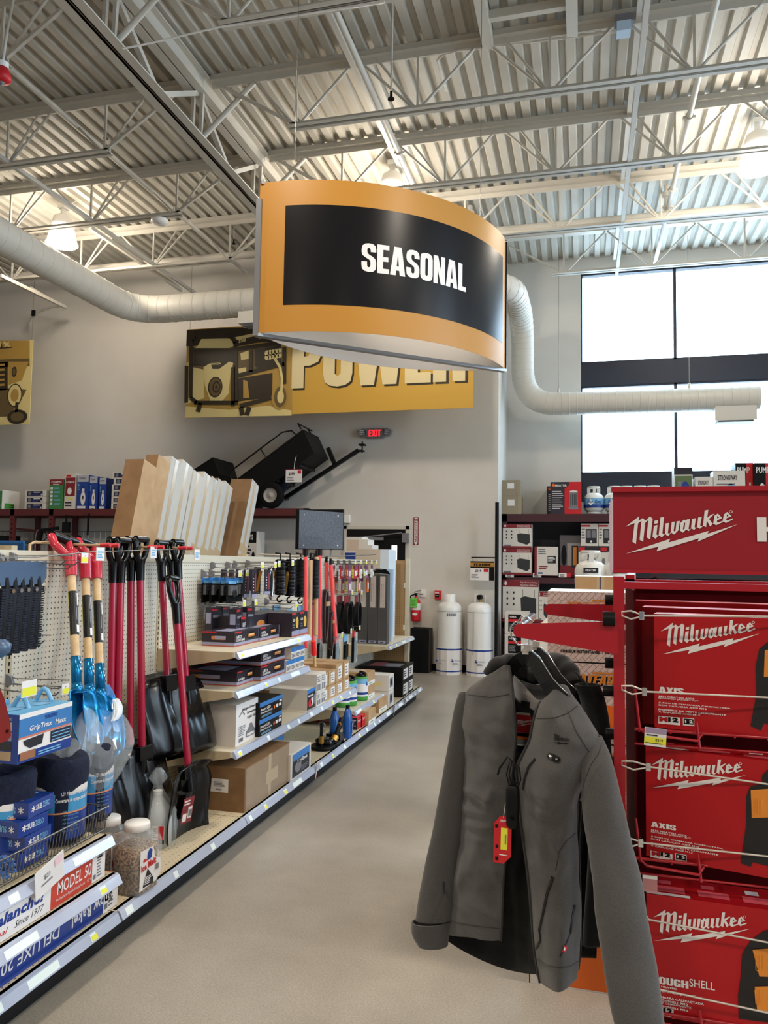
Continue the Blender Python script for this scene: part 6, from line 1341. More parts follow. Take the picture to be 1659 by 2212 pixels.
for k, (px, py, L) in enumerate(((-8, 1207, .42), (4, 1216, .36), (20, 1206, .3), (-30, 1375, .3), (13, 1470, .3), (-25, 1482, .36))):
    c = A(px, py, x=PX); mb_l = ('upper left', 'upper inner', 'upper right', 'middle left', 'lower, above the blue winter tyre cover box' , 'lower left')[k]
    h_ = hook(c.y, c.z, L, k in (0, 5)); h_['label'] = 'wire peg hook in the near bay, %s' % (mb_l if k != 4 else 'lower, over the blue carton')
c = A(-2, 1392, x=-2.15); mb = MB(); loft(mb, [ring(0,0,z,rx,rx,16) for z, rx in ((-.05,.015),(-.03,.04),(.0,.045),(.02,.02))], PBL); solo('ice_scraper', mb, 'rounded blue-grey scraper at the left edge below the brushes', 'scraper', c)
mb = MB(); pts = [(-60,1560),(2,1490),(10,1510),(22,1560),(24,1590),(16,1600),(-60,1625)]; mb.extrude([A(a, b, x=-1.97) for a, b in pts], (-.012,0,0), mat('shovel_dark_red', (120, 26, 22), .35)); c = A(16,1579,x=-1.968)
mb.tube([c, c+Vector((.002,0,0))], .006, BLK, 10); solo('red_scoop', mb, 'dark red plastic scoop edge cut off by the left edge', 'scoop')
# ---- carton with picture hanging in the near bay
def trap(pts, x): return [A(a, b, x=x) for a, b in pts]
c0 = A(37, 1652, x=-1.985); 
ya, yb = A(37, 1652, x=-1.985).y, A(131, 1606, x=-1.985).y; zb = A(37, 1652, x=-1.985).z; zt = A(52, 1548, x=-1.985).z
GT = mat('box_sky_blue', (92, 160, 205), .4)
def d_grip(mb, f, s, t, sx, sy, sz):
    rect(mb, f, 0, 0, sy, sz*.2, NAVY); rect(mb, f, 0, sz*.2, sy, sz*.52, WHITEP); rect(mb, f, 0, sz*.5, sy, sz*.9, mat('grip_blue', (60,120,180), .4), 2); rect(mb, f, 0, sz*.9, sy, sz, WHITEP, 2); rect(mb, f, 0, sz*.49, sy, sz*.53, mat('coral_strip', (206,120,96), .5), 3)
    text(mb, f, 'GripTrax', sy*.18, sz*.58, sy*.42, sz*.14, WHITEP, 4, bold=.02, shear=.2); text(mb, f, 'Maxx', sy*.66, sz*.6, sy*.22, sz*.11, WHITEP, 4, bold=.02, shear=.2); text(mb, f, 'SUBZERO', sy*.46, sz*.78, sy*.24, sz*.08, NAVY, 4, bold=.02)
    shape(mb, f, [(sy*.08,sz*.45),(sy*.45,sz*.48),(sy*.42,sz*.28),(sy*.2,sz*.26),(sy*.1,sz*.36)], DKP, 4); rect(mb, f, sy*.58, sz*.24, sy*.98, sz*.48, mat('tyre_navy', (24,36,60), .5), 4)
    for q in range(3): rect(mb, f, sy*.6, sz*(.27+q*.07), sy*.96, sz*(.29+q*.07), SKYB, 5)
    rect(mb, f, sy*.02, sz*.05, sy*.3, sz*.22, mat('bronze_panel', (150,100,70), .5), 5); lines(mb, f, sy*.35, sz*.05, sy*.55, sz*.1, 2, SKYB, 5)
    rect(mb, s, 0, 0, sx, sz, NAVY)
    for q, m in enumerate((mat('photo_sand', (176,150,120), .6), mat('photo_dark', (50,50,56), .6), mat('photo_cloud', (150,140,160), .6), mat('photo_sky', (176,160,160), .6))): rect(mb, s, sx*.15, sz*(.06+q*.2), sx*.85, sz*(.24+q*.2), m, 2)
    text(mb, s, 'COMPATIBLE AVEC', sx*.15, sz*.88, sx*.7, sz*.04, WHITEP, 2); ell(mb, t, sy*.3, sx*.5, sy*.14, sx*.14, SKYB, 2); ell(mb, t, sy*.72, sx*.4, sy*.14, sx*.14, SKYB, 2)
carton('tyre_grip_box', 'blue carton with boot and tyre picture standing over the blankets', 'box', -2.17, -1.985, ya, yb+.06, zb, zt+.01, GT, d_grip)
carton('tyre_grip_box', 'second pale blue box mostly hidden behind the first', 'box', -2.4, -2.2, ya-.1, ya+.2, zb+.02, zt+.02, GT, None)
for k, (px, py) in enumerate(((45, 1520), (95, 1502))):
    c = A(px, py+10, x=-2.08); mb = MB(); mb.tube([(-.035+.07*q/8, 0, .045*math.sin(PI*q/8)) for q in range(9)], .009, SKYB, 8); solo('hang_loop', mb, 'pale blue plastic hanging loop on the %s of the two blue cartons' % ('left side' if k == 0 else 'right side'), 'loop', c)
c = A(62, 1487, x=-2.02); mb = MB(); mb.box((0,-.04,-.03),(.003,.04,.03), WHITEP); F = Face((.003,-.04,-.03),(0,1,0),(0,0,1)); rect(mb, F, .003,.004,.077,.035, YEL); solo('price_tag', mb, 'white and yellow price tag above the blue boxed tyre grips', 'tag', c)
# ---- rolled travel blankets
FLEECE = mat('fleece_navy', (16, 24, 46), .95, nodes=noisy((12, 18, 38), (24, 32, 58), 60, 4, .3)); BSKY = mat('blanket_wrap_blue', (64, 146, 196), .35, coat=.2); BNVY = mat('blanket_wrap_navy', (24, 56, 134), .35, coat=.2); BOR = mat('blanket_wrap_orange', (226, 146, 96), .4)
def blanket(px, pyb, x, r, label, ang=0, z0=None, hh=.335):
    c = A(px, pyb, x=x); z0 = .457+.006 if z0 is None else z0
    e = empty('rolled_blanket', label, 'blanket', (x, c.y, z0), ang, 'rolled heated travel blankets in the wire basket')
    mb = MB(); rnd = random.Random(int(px)); ph = rnd.uniform(0, 6)
    rs = []
    for z, q in ((0,.85),(.015,1),(.1,1.0),(.24,1.0),(.3,1.06),(.36,1.08),(.385,1.03),(.398,.9),(.39,.6),(.375,.3),(.372,.05)):
        rs.append([Vector(((r*q*(1+.02*math.sin(3*t+ph)+.012*math.sin(7*t+z*40)))*math.cos(t), (r*q*(1+.02*math.sin(3*t+ph)))*math.sin(t), (z+.008*math.sin(2*t+ph)*(z > .3))*hh/.40)) for t in [2*PI*k/32 for k in range(32)]])
    loft(mb, rs, FLEECE); put('fleece_roll', mb, e)
    mb = MB(); R = r*1.015
    for z0_, z1_, m, dr in ((.03,.15,BNVY,0),(.15,.157,BOR,.0006),(.157,.24,BSKY,0),(.24,.27,WHITEP,0)): mb.lathe([(R+dr,z0_*hh/.4),(R+dr,z1_*hh/.4)], m, 32)
    def cyl(s, a0, z, wa, h, m, bold=.02, shear=.15):
        vs, fs = glyphs(s, bold, shear, 2); mb.add([Vector(((R+.001)*math.sin(a0+a_*wa), -(R+.001)*math.cos(a0+a_*wa), z+b_*h)) for a_, b_ in vs], fs, m)
    cyl('SUBZERO', .55, .232, .5, .022, NAVY); cyl('12V Heated Travel Blanket', .2, .196, 1.3, .02, WHITEP); cyl('Couverture de voyage chauffee 12 V', .0, .166, 1.6, .02, WHITEP)
    for q in range(6): cyl('- High, low heat setting', .25, .13-q*.015, .7, .008, SKYB, .0)
    mb.v = [Vector((v.x, v.y, v.z)) for v in mb.v]
    if hh != .40: pass
    put('printed_wrap', mb, e); return e
blanket(128, 1800, -2.06, .098, 'rolled navy blanket with blue printed wrap, largest in the middle front', .45)
blanket(194, 1762, -2.10, .09, 'rolled navy blanket with blue printed wrap, right one by the basket end', .6)
blanket(12, 1790, -2.12, .094, 'rolled navy blanket with blue printed wrap at the left edge', .75)
blanket(66, 1760, -2.3, .08, 'dark rolled blanket half hidden between two front ones', .2); blanket(150, 1740, -2.33, .08, 'dark rolled blanket behind the large front one', .2)
def flake(mb, F, u, v, r, m, k=2):
    for q in range(3):
        c, s_ = math.cos(PI/6+q*PI/3), math.sin(PI/6+q*PI/3); n_ = (-s_*r*.16, c*r*.16)
        shape(mb, F, [(u+c*r+n_[0], v+s_*r+n_[1]), (u-c*r+n_[0], v-s_*r+n_[1]), (u-c*r-n_[0], v-s_*r-n_[1]), (u+c*r-n_[0], v+s_*r-n_[1])], m, k+q*.3)
def d_sub(mb, f, s, t, sx, sy, sz):
    text(mb, f, 'SUB', sy*.28, sz*.34, sy*.24, sz*.38, WHITEP, 2, bold=.03); text(mb, f, 'ZERO', sy*.54, sz*.34, sy*.3, sz*.38, SKYB, 2, bold=.02); flake(mb, f, sy*.18, sz*.52, sz*.22, WHITEP)
    flake(mb, s, sx*.86, sz*.52, sz*.22, WHITEP); text(mb, Face(s.P(sx, sz, 0), -s.u, -s.v), 'SUBZERO', sx*.24, sz*.3, sx*.42, sz*.4, SKYB, 2, bold=.02)
    rect(mb, t, sy*.1, sx*.2, sy*.5, sx*.7, BOR, 2); lines(mb, t, sy*.55, sx*.2, sy*.4, sx*.6, 4, SKYB, 2)
for k in range(4):
    yo = (0, .012, -.008, .02)[k]; ya = A(44, 1850, x=-1.985).y; yb = A(105, 1810, x=-1.985).y
    z0 = .463+k*.058
    o_ = carton('heated_seat_box', 'flat blue box, %s' % ('bottom one of the stack, behind the basket wire', 'second from the bottom of the stack', 'second from the top of the stack', 'top one of the stack, orange stripe on its lid')[k], 'box', -2.2, -1.985, ya+yo, yb+yo, z0, z0+.056, BNVY, d_sub, (.0, .05, -.04, .06)[k], 'blue boxes stacked in the basket')
c = A(4, 1878, x=-1.97); rnd = random.Random(4); mb = MB()
for q in range(90):
    a_, b_ = rnd.uniform(0, 6.28), rnd.uniform(-.4, 1.5); d = Vector((math.cos(a_)*math.cos(b_), math.sin(a_)*math.cos(b_), math.sin(b_))); mb.tube([d*.02, d*.05+Vector((0,0,-.004))], [.006, .003], mat('yarn_blue', (70, 110, 170), .9), 5)
solo('fuzzy_mitt', mb, 'fuzzy blue yarn mitt in the basket at the left edge', 'mitt', (c.x, c.y, .51))
c = A(107, 1890, x=-1.87); mb = MB(); mb.box((0,-.075,-.055),(.002,.075,.055), WHITEP); F = Face((.002,-.075,-.055),(0,1,0),(0,0,1)); text(mb, F, '$21', .045,.055,.03,.02, GREYP, 2, bold=.02); lines(mb, F, .03,.035,.07,.012,1, GREYP, 2); rect(mb, F, .1,.07,.14,.1, mat('tag_rose', (236,200,206), .5), 2)
solo('price_sign', mb, 'white price card hanging over the red and white roof rake box', 'sign', c, (.25, .12, 0))
# ---- roof rake boxes
RK_OR = mat('rake_box_red', (196, 66, 48), .45)
def strip_deco(kind):
    def f_(mb, f, s, t, sx, sy, sz):
        def wl(mb, f, u0):
            rect(mb, f, u0, 0, sy, sz, WHITEP, 2); lines(mb, f, u0+(sy-u0)*.35, sz*.1, (sy-u0)*.4, sz*.75, 7, GREYP, 3); rect(mb, f, u0+(sy-u0)*.08, sz*.1, u0+(sy-u0)*.28, sz*.26, GREYP, 3); rect(mb, f, u0+(sy-u0)*.45, sz*.72, u0+(sy-u0)*.85, sz*.86, DKP, 3) if 0 else barcode(mb, f, u0+(sy-u0)*.4, sz*.72, (sy-u0)*.45, sz*.18, 3)
        if kind == 50:
            u1 = sy-.085; rect(mb, f, u1-.245, 0, u1, sz, RK_OR, 1); rect(mb, f, 0, 0, u1-.245, sz, WHITEP, 1)
            text(mb, f, 'MODEL 50', u1-.21, sz*.34, .205, sz*.42, WHITEP, 2, bold=.01, shear=.08); text(mb, f, 'For Standard Asphalt Shingle Roofs - 1.5" H', u1-.215, sz*.12, .212, sz*.13, WHITEP, 2)
            text(mb, f, 'Avalanche!', u1-.60, sz*.46, .32, sz*.36, NAVY, 2, bold=.045, shear=.25); text(mb, f, 'Original', u1-.60, sz*.1, .14, sz*.24, REDP, 2, shear=.4); text(mb, f, 'Since 1977', u1-.43, sz*.16, .15, sz*.2, DKP, 2, shear=.35)
            wl(mb, f, u1)
        else:
            u1 = sy-.10; rect(mb, f, u1-.62, 0, u1, sz, BNVY, 1); rect(mb, f, 0, 0, u1-.62, sz, WHITEP, 1); rect(mb, t, sy*.35, 0, sy, sx, ORANGE, 1); rect(mb, t, sy*.5, sx*.3, sy*.62, sx*.7, GREYP, 2); lines(mb, t, sy*.84, sx*.3, .1, sx*.4, 2, CARDD, 2)
            # printed upside down, as the box lies
            G = Face(f.P(sy, sz, 0), -f.u, -f.v)
            text(mb, G, 'Snow Rake!', sy-u1-.06, sz*.42, .26, sz*.36, WHITEP, 2, bold=.03); text(mb, G, 'DELUXE 20', sy-u1+.27, sz*.4, .30, sz*.34, WHITEP, 2, bold=.01, shear=.1)
            text(mb, G, "20' REACH", sy-u1+.64, sz*.62, .16, sz*.2, NAVY, 2, bold=.02, shear=.1); text(mb, G, 'WALL', sy-u1+.64, sz*.2, .1, sz*.2, NAVY, 2, bold=.02, shear=.1)
            wl(mb, f, u1)
    return f_
y1 = A(226, 1866, x=-1.90).y
carton('roof_rake_box', 'long red and white roof rake box on the middle shelf', 'box', -2.2, -1.90, 1.68, y1, .307, .307+.112, RK_OR, strip_deco(50))
y1 = A(243, 1985, x=-1.91).y
carton('roof_rake_box', 'long blue and orange roof rake box printed upside down on the base shelf', 'box', -2.12, -1.905, 1.6, y1+.02, BZ+.001, BZ+.128, BNVY, strip_deco(20))
# ---- ice melt jars
GRAIN = mat('ice_melt_granules', (150, 118, 84), .9, nodes=noisy((74, 50, 32), (186, 156, 120), 110, 5, .8, (.38, .62), 160))
def jar(cx, cy, rz, label, sc=1.0):
    e = empty('ice_melt_jar', label, 'jar', (cx, cy, BZ+.001), rz, 'square clear jars of ice melt'); e.scale = (sc, sc, sc*1.13)
    mb = MB(); loft(mb, [ring(0,0,z,r,r,32,ex) for z, r, ex in ((0,.07,4),(.008,.078,5),(.17,.078,5),(.195,.074,4),(.225,.054,2.4),(.232,.05,2),(.25,.05,2))], CLEARP, caps=False); mb.poly(ring(0,0,.0,.07,.07,32,4), CLEARP); put('jar_body', mb, e)
    mb = MB(); loft(mb, [ring(0,0,z,r,r,32,ex) for z, r, ex in ((.004,.068,4),(.01,.075,5),(.165,.075,5),(.172,.066,4))], GRAIN); tag(put('granules', mb, e), kind='stuff')
    mb = MB(); mb.lathe([(0,.256),(.052,.256),(.056,.25),(.057,.228),(.05,.226)], WHITE, 32); put('jar_lid', mb, e)
    mb = MB(); F = Face((.0785,-.07,.02),(0,1,0),(0,0,1)); shape(mb, F, [(0,0),(.11,.012),(.14,.035),(.14,.09),(.1,.105),(.085,.15),(0,.15)], WHITEP, 1)
    shape(mb, F, [(.02,.01),(.09,.01),(.09,.03),(.05,.075)], DKP, 3); text(mb, F, 'Ice Melt', .008,.07,.1,.026, REDP, 4, bold=.04, rot=.12); ell(mb, F, .03,.11,.012,.006, REDP, 3); shape(mb, F, [(.045,.105),(.075,.11),(.078,.14),(.06,.148),(.046,.13)], NAVY, 3); lines(mb, F, .03,.018,.05,.03,5, WHITEP, 5); barcode(mb, F, .1,.05,.025,.03, 4)
    put('jar_label', mb, e)
    mb = MB(); mb.tube([(.05,.078,.19),(.05,.1,.17),(.05,.1,.08),(.05,.08,.06)], .009, CLEARP, 8); put('jar_handle', mb, e)
c = A(298, 1925, z=BZ); jar(-1.915, 3.10, -.12, 'square clear jar of brown ice melt with white lid, front one', 1.0); jar(-2.075, 3.12, -.1, 'square clear jar of brown ice melt, half hidden behind the front one', 1.0)
c = A(338, 1830, z=BZ); e = empty('bagged_jug', 'white gallon jug tied inside a clear plastic bag by the shovels', 'jug', (c.x-.02, c.y+.03, BZ+.001))
mb = MB(); loft(mb, [ring(0,0,z,r,r,28) for z, r in ((0,.068),(.01,.075),(.14,.075),(.19,.06),(.235,.028),(.25,.022))], mat('jug_milky', (198, 202, 202), .35, alpha=.85)); mb.tube([(0,0,.25),(0,0,.27)], .024, WHITE, 14); put('jug_body', mb, e)
mb = MB(); F = Face((.02,-.0755,.03),(1,.35,0),(0,0,1)); rect(mb, F, 0,0,.06,.09, WHITEP, 8); rect(mb, F, .03,.02,.058,.088, REDP, 9); rect(mb, F, .0,.0,.06,.02, DKP, 9); lines(mb, F, .003,.03,.022,.05,5, GREYP, 9); put('jug_label', mb, e)
rows = []; rnd = random.Random(2)
for z, r in ((0,.08),(.02,.095),(.1,.1),(.17,.085),(.24,.05),(.285,.022),(.30,.02),(.33,.045),(.36,.03),(.385,.012)):
    rows.append([Vector((r*(1+.12*math.sin(5*t+z*30)+.08*math.sin(11*t+z*60))*math.cos(t), r*(1+.12*math.sin(5*t+z*30))*math.sin(t), z)) for t in [2*PI*k/28 for k in range(29)]])
mb = MB(); mb.grid(rows, BAGF); put('clear_bag', mb, e)
# ================================================================ rack in the window alcove
QY = 12.0; QZ = 2.383
e = empty('storage_rack', 'dark maroon rack below the tall window, loaded with heaters and gas bottles', 'rack', (-1.23, QY, 0))
for k, (z0, z1) in enumerate(((QZ-.12, QZ), (1.32, 1.44), (.62, .72))):
    mb = MB(); mb.box((0,0,z0),(4.4,.05,z1), MAROOND); mb.box((0,.0,z1-.03),(4.4,.6,z1-.01), MAROOND) if k else mb.box((0,.05,z1-.05),(4.4,.6,z1-.02), BLKM); put('beam', mb, e)
for X in (0, 2.2, 4.32):
    mb = MB(); mb.box((X,0,0),(X+.07,.08,QZ+.0), MAROOND); F = Face((X,0,0),(1,0,0),(0,0,1))
    for k in range(30): rect(mb, F, .025,.08+k*.075,.045,.11+k*.075, BLKM)
    put('upright', mb, e)
mb = MB(); mb.box((0,.6,0),(4.4,.62,QZ-.05), mat('rack_back_grey', (64, 66, 74), .6)); put('back_panel', mb, e)
def qbox(name, label, p0, p1, pt, z, m, deco=None, dep=.35, y=QY-.0, group=None, pb=None, cat='box'):
    a = A(p0, 1110, y=y); b = A(p1, 1110, y=y); zt = A((p0+p1)/2, pt, y=y).z
    return carton(name, label, cat, a.x, b.x, y, y+dep, z, zt, m, deco, 0, group)
def d_cl(mb, f, s, t, sx, sy, sz): rect(mb, s, sx*.35, sz*.45, sx*.68, sz*.8, WHITEP); rect(mb, s, sx*.8, 0, sx*.81, sz, CARDD)
GC = mat('carton_grey_brown', (150, 138, 116), .7)
z1 = A(1105, 1071, y=QY).z
qbox('brown_carton', 'grey-brown carton with white label on the alcove rack, lower one', 1081, 1126, 1071, QZ, GC, d_cl)
a = A(1081, 1110, y=QY); b = A(1124, 1110, y=QY); carton('brown_carton', 'grey-brown carton with white label on the alcove rack, upper one', 'box', a.x, b.x, QY, QY+.34, z1+.002, A(1105, 1037, y=QY).z, GC, d_cl)
CH = mat('box_charcoal_navy', (44, 44, 56), .45)
def d_mr(mb, f, s, t, sx, sy, sz):
    rect(mb, s, sx*.46, 0, sx, sz*.78, REDP); shape(mb, s, [(sx*.46,sz*.78),(sx*.62,sz*.92),(sx,sz*.92),(sx,sz*.78)], REDP, 1); rect(mb, s, sx*.6, sz*.92, sx, sz, REDP, 1); text(mb, s, 'HEATER', sx*.15, sz*.86, sx*.38, sz*.06, WHITEP, 2, bold=.03); ell(mb, s, sx*.1, sz*.9, sx*.05, sz*.05, ORANGE, 2)
    lines(mb, s, sx*.06, sz*.14, sx*.36, sz*.6, 9, WHITEP, 2, .25)
    rect(mb, s, sx*.62, sz*.18, sx*.88, sz*.7, GREYP, 3); ell(mb, s, sx*.75, sz*.7, sx*.13, sz*.03, WHITEP, 4); ell(mb, s, sx*.75, sz*.17, sx*.18, sz*.035, CHROME, 4)
    for q in range(4): rect(mb, s, sx*(.65+q*.055), sz*.28, sx*(.67+q*.055), sz*.62, DKP, 5)
qbox('heater_box', 'charcoal and red boxed heater on the alcove rack top', 1189, 1256, 1041, QZ, CH, d_mr)
qbox('heater_box', 'charcoal heater box mostly hidden behind the red-fronted one', 1181, 1240, 1050, QZ, CH, d_mr, .3, QY+.36)
TW = mat('gas_bottle_white', (226, 226, 222), .35, coat=.3)
def bottle(x, y, z, label, band=True, s=1.0, group='small white gas bottles'):
    e = empty('gas_bottle', label, 'gas bottle', (x, y, z), 0, group); e.scale = (s, s, s)
    mb = MB(); mb.lathe([(0,.03),(.10,.035),(.14,.07),(.155,.12),(.155,.24),(.14,.29),(.1,.325),(.05,.34),(0,.342)], TW, 32); mb.lathe([(.1,0),(.105,.0),(.105,.05),(.1,.05)], TW, 24)
    if band:
        mb.lathe([(.157,.10),(.157,.15)], NAVY, 32); mb.lathe([(.157,.15),(.157,.25)], SKYB, 32)
        F = Face((-.11,-.159,.13),(1,0,0),(0,0,1)); text(mb, F, 'King', .12,.02,.1,.07, NAVY, 1, bold=.02, shear=.3) ; shape(mb, F, [(.02,.04),(.06,.11),(.1,.04),(.06,.0)], WHITEP, 1); text(mb, F, 'Blue', .01,.04,.08,.05, NAVY, 3, bold=.02, shear=.3)
    put('tank', mb, e)
    mb = MB(); mb.lathe([(.085,.41),(.09,.415),(.09,.44),(.085,.44),(.085,.41)], TW, 24)
    for k in range(3): mb.bar((.085*math.cos(k*2.1+.6), .085*math.sin(k*2.1+.6), .31),(.088*math.cos(k*2.1+.6), .088*math.sin(k*2.1+.6), .43), .05,.012, TW, up=(0,1,0))
    put('collar', mb, e); mb = MB(); mb.tube([(0,0,.33),(0,0,.40)], .018, CHROME, 10); mb.box((-.03,-.05,.37),(.03,.03,.40), BLK); put('valve', mb, e); return e
for k, px in enumerate((1283, 1327, 1353, 1383, 1412)):
    c = A(px, 1100, y=QY+.18); bottle(c.x, QY+.18, QZ, 'white gas bottle with blue band on the alcove rack top, %s from left' % ords[k], s=.98, group='white gas bottles on the alcove rack')
def d_top1(mb, f, s, t, sx, sy, sz): rect(mb, s, 0, sz*.85, sx, sz, DKP); rect(mb, s, sx*.05, sz*.1, sx*.95, sz*.82, mat('foliage_print', (90,110,70), .5), 1); ell(mb, s, sx*.6, sz*.5, sx*.25, sz*.2, NAVY, 2); rect(mb, s, sx*.2, sz*.4, sx*.4, sz*.7, GREYP, 2)
def d_top2(mb, f, s, t, sx, sy, sz): rect(mb, s, 0, 0, sx, sz*.5, NAVY); ell(mb, s, sx*.55, sz*.4, sx*.22, sz*.3, SKYB, 2); ell(mb, s, sx*.55, sz*.38, sx*.18, sz*.26, NAVY, 3); text(mb, s, 'STRONGWAY', sx*.15, sz*.78, sx*.6, sz*.12, DKP, 2, bold=.03); lines(mb, s, sx*.1, sz*.58, sx*.6, sz*.14, 2, GREYP, 2)
def d_top3(mb, f, s, t, sx, sy, sz): rect(mb, s, 0, 0, sx*.6, sz, BLK); rect(mb, s, sx*.6, 0, sx, sz, REDP); text(mb, s, 'PUMP', sx*.1, sz*.8, sx*.7, sz*.12, WHITEP, 2, bold=.03); ell(mb, s, sx*.4, sz*.35, sx*.22, sz*.25, WHITEP, 2); lines(mb, s, sx*.75, sz*.15, sx*.15, sz*.5, 4, WHITEP, 2)
for (p0, p1, pt, d, lab) in ((1457, 1497, 1010, d_top1, 'colourful picture box above the red header'), (1503, 1541, 1030, d_top2, 'smaller white and blue pump box above the red header'), (1542, 1611, 1017, d_top2, 'larger white and blue pump box above the red header'), (1590, 1629, 1000, d_top3, 'black and red sprayer box above the header, left one'), (1631, 1672, 1000, d_top3, 'black and red sprayer box above the header, right one')):
    qbox('pump_box', lab, p0, p1, pt, QZ, CARDW if d != d_top3 else BLK, d, .3, QY+(.12 if p0 == 1590 else 0))
def d_heat(mb, f, s, t, sx, sy, sz):
    rect(mb, s, 0, sz*.84, sx, sz, MRP); rect(mb, s, 0, 0, sx, sz*.08, MRP); text(mb, s, 'Brightway', sx*.04, sz*.88, sx*.17, sz*.08, WHITEP, 2, bold=.02) if 0 else ell(mb, s, sx*.08, sz*.92, sx*.035, sz*.05, WHITEP, 2)
    text(mb, s, 'Digital Fan-Forced Ceiling', sx*.5, sz*.92, sx*.45, sz*.045, WHITEP, 2); text(mb, s, 'Mount Heater with Remote', sx*.5, sz*.86, sx*.45, sz*.045, WHITEP, 2)
    for q in range(6): ell(mb, s, sx*(.13+.18*(q % 2)), sz*(.7-.14*(q//2)), sx*.025, sz*.03, DKP, 2)
    shape(mb, s, [(sx*.5,sz*.58),(sx*.62,sz*.62),(sx*.94,sz*.57),(sx*.94,sz*.22),(sx*.84,sz*.14),(sx*.52,sz*.26)], mat('heater_print_dark', (44,48,50), .5), 2)
    for q in (.56, .88): rect(mb, s, sx*q, sz*.58, sx*(q+.015), sz*.78, GREYP, 2)
    rect(mb, s, sx*.05, sz*.08, sx*.28, sz*.14, GREYP, 3)
y_ = QY-.03
a = A(1086, 1236, y=y_); 
zA, zB, zC = 1.445, A(1117, 1184, y=y_).z, A(1117, 1132, y=y_).z
for k, (z0, z1) in enumerate(((zA, zB-.004), (zB, zC))):
    a = A(1086, 1200, y=y_); b = A(1148, 1200, y=y_); carton('mount_heater_box', 'white and maroon ceiling heater box on the middle rack level, %s' % ('lower one', 'upper one')[k], 'box', a.x, b.x, y_, y_+.3, z0, z1, CARDW, d_heat)
def d_wv(mb, f, s, t, sx, sy, sz): rect(mb, s, 0, 0, sx*.1, sz, MRP); lines(mb, s, sx*.16, sz*.72, sx*.4, sz*.22, 3, GREYP, 2); rect(mb, s, sx*.56, sz*.42, sx*.92, sz*.68, DKP, 2); lines(mb, s, sx*.58, sz*.45, sx*.32, sz*.2, 4, WHITEP, 3); lines(mb, s, sx*.2, sz*.2, sx*.4, sz*.14, 2, MRP, 2); rect(mb, s, sx*.15, sz*.05, sx*.35, sz*.1, NAVY, 2)
qbox('wall_heater_box', 'square white heater box with maroon edge on the middle rack level', 1155, 1205, 1181, 1.445, CARDW, d_wv, .3, y_)
def d_gr(mb, f, s, t, sx, sy, sz): rect(mb, s, 0, 0, sx, sz*.25, MRP); rect(mb, s, sx*.35, sz*.25, sx, sz*.8, mat('print_silver_grey', (150,146,144), .4)); rect(mb, s, sx*.55, sz*.2, sx*.85, sz*.74, DKP, 2); rect(mb, s, sx*.62, sz*.26, sx*.78, sz*.7, AMB, 3); ell(mb, s, sx*.2, sz*.5, sx*.12, sz*.26, BLK, 2)
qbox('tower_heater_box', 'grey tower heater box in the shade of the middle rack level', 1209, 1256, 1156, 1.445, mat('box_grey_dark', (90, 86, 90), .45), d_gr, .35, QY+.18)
def d_mk(mb, f, s, t, sx, sy, sz): rect(mb, s, 0, sz*.86, sx*.55, sz*.94, REDP); lines(mb, s, sx*.04, sz*.3, sx*.2, sz*.5, 4, GREYP); rect(mb, s, sx*.28, sz*.12, sx*.92, sz*.76, DKP, 2); rect(mb, s, sx*.34, sz*.36, sx*.86, sz*.7, GREYP, 3); rect(mb, s, sx*.58, sz*.34, sx*.62, sz*.72, DKP, 4); ell(mb, s, sx*.6, sz*.2, sx*.06, sz*.05, WHITEP, 4)
for k, (p0, p1) in enumerate(((1255, 1292), (1293, 1330), (1331, 1368))):
    a = A(p0, 1178, y=y_+.1); b = A(p1, 1178, y=y_+.1); carton('shop_heater_box', 'white shop heater box, upper row on the rack, %s from left' % ords[k], 'box', a.x, b.x, y_+.1, y_+.4, 1.90, A(p0, 1131, y=y_+.1).z, CARDW, d_mk)
def d_mc(mb, f, s, t, sx, sy, sz): rect(mb, s, 0, sz*.8, sx, sz, DKP); rect(mb, s, 0, sz*.84, sx*.3, sz*.96, REDP, 2); 
def d_mc2(mb, f, s, t, sx, sy, sz):
    d_mc(mb, f, s, t, sx, sy, sz)
    for q in range(3): ell(mb, s, sx*(.15+q*.32), sz*.5, sx*.08, sz*.12, GREYP, 2)
for k, (p0, p1) in enumerate(((1250, 1295), (1297, 1342))):
    a = A(p0, 1208, y=y_+.1); b = A(p1, 1208, y=y_+.1); carton('shop_heater_box', 'black-topped white heater box, lower row on the rack, %s' % ('left', 'right')[k], 'box', a.x, b.x, y_+.1, y_+.4, 1.445, 1.895, CARDW, d_mc2)
for k, (p0, p1) in enumerate(((1092, 1110), (1151, 1169), (1207, 1224))):
    a = A(p0, 1247, y=QY-.012); b = A(p1, 1238, y=QY-.012); mb = MB(); mb.box((a.x, QY-.012, a.z),(b.x, QY-.002, b.z), WHITEP); F = Face((a.x, QY-.012, a.z),(1,0,0),(0,0,1)); lines(mb, F, .02,.01,.07,.04,2, DKP, 2)
    if k == 2: mb.box((b.x+.0, QY-.012, a.z),(b.x+.06, QY-.002, b.z), REDP)
    solo('shelf_price_label', mb, 'white price label on the middle beam, %s' % ('left one', 'middle one', 'right one with red end')[k], 'price label')
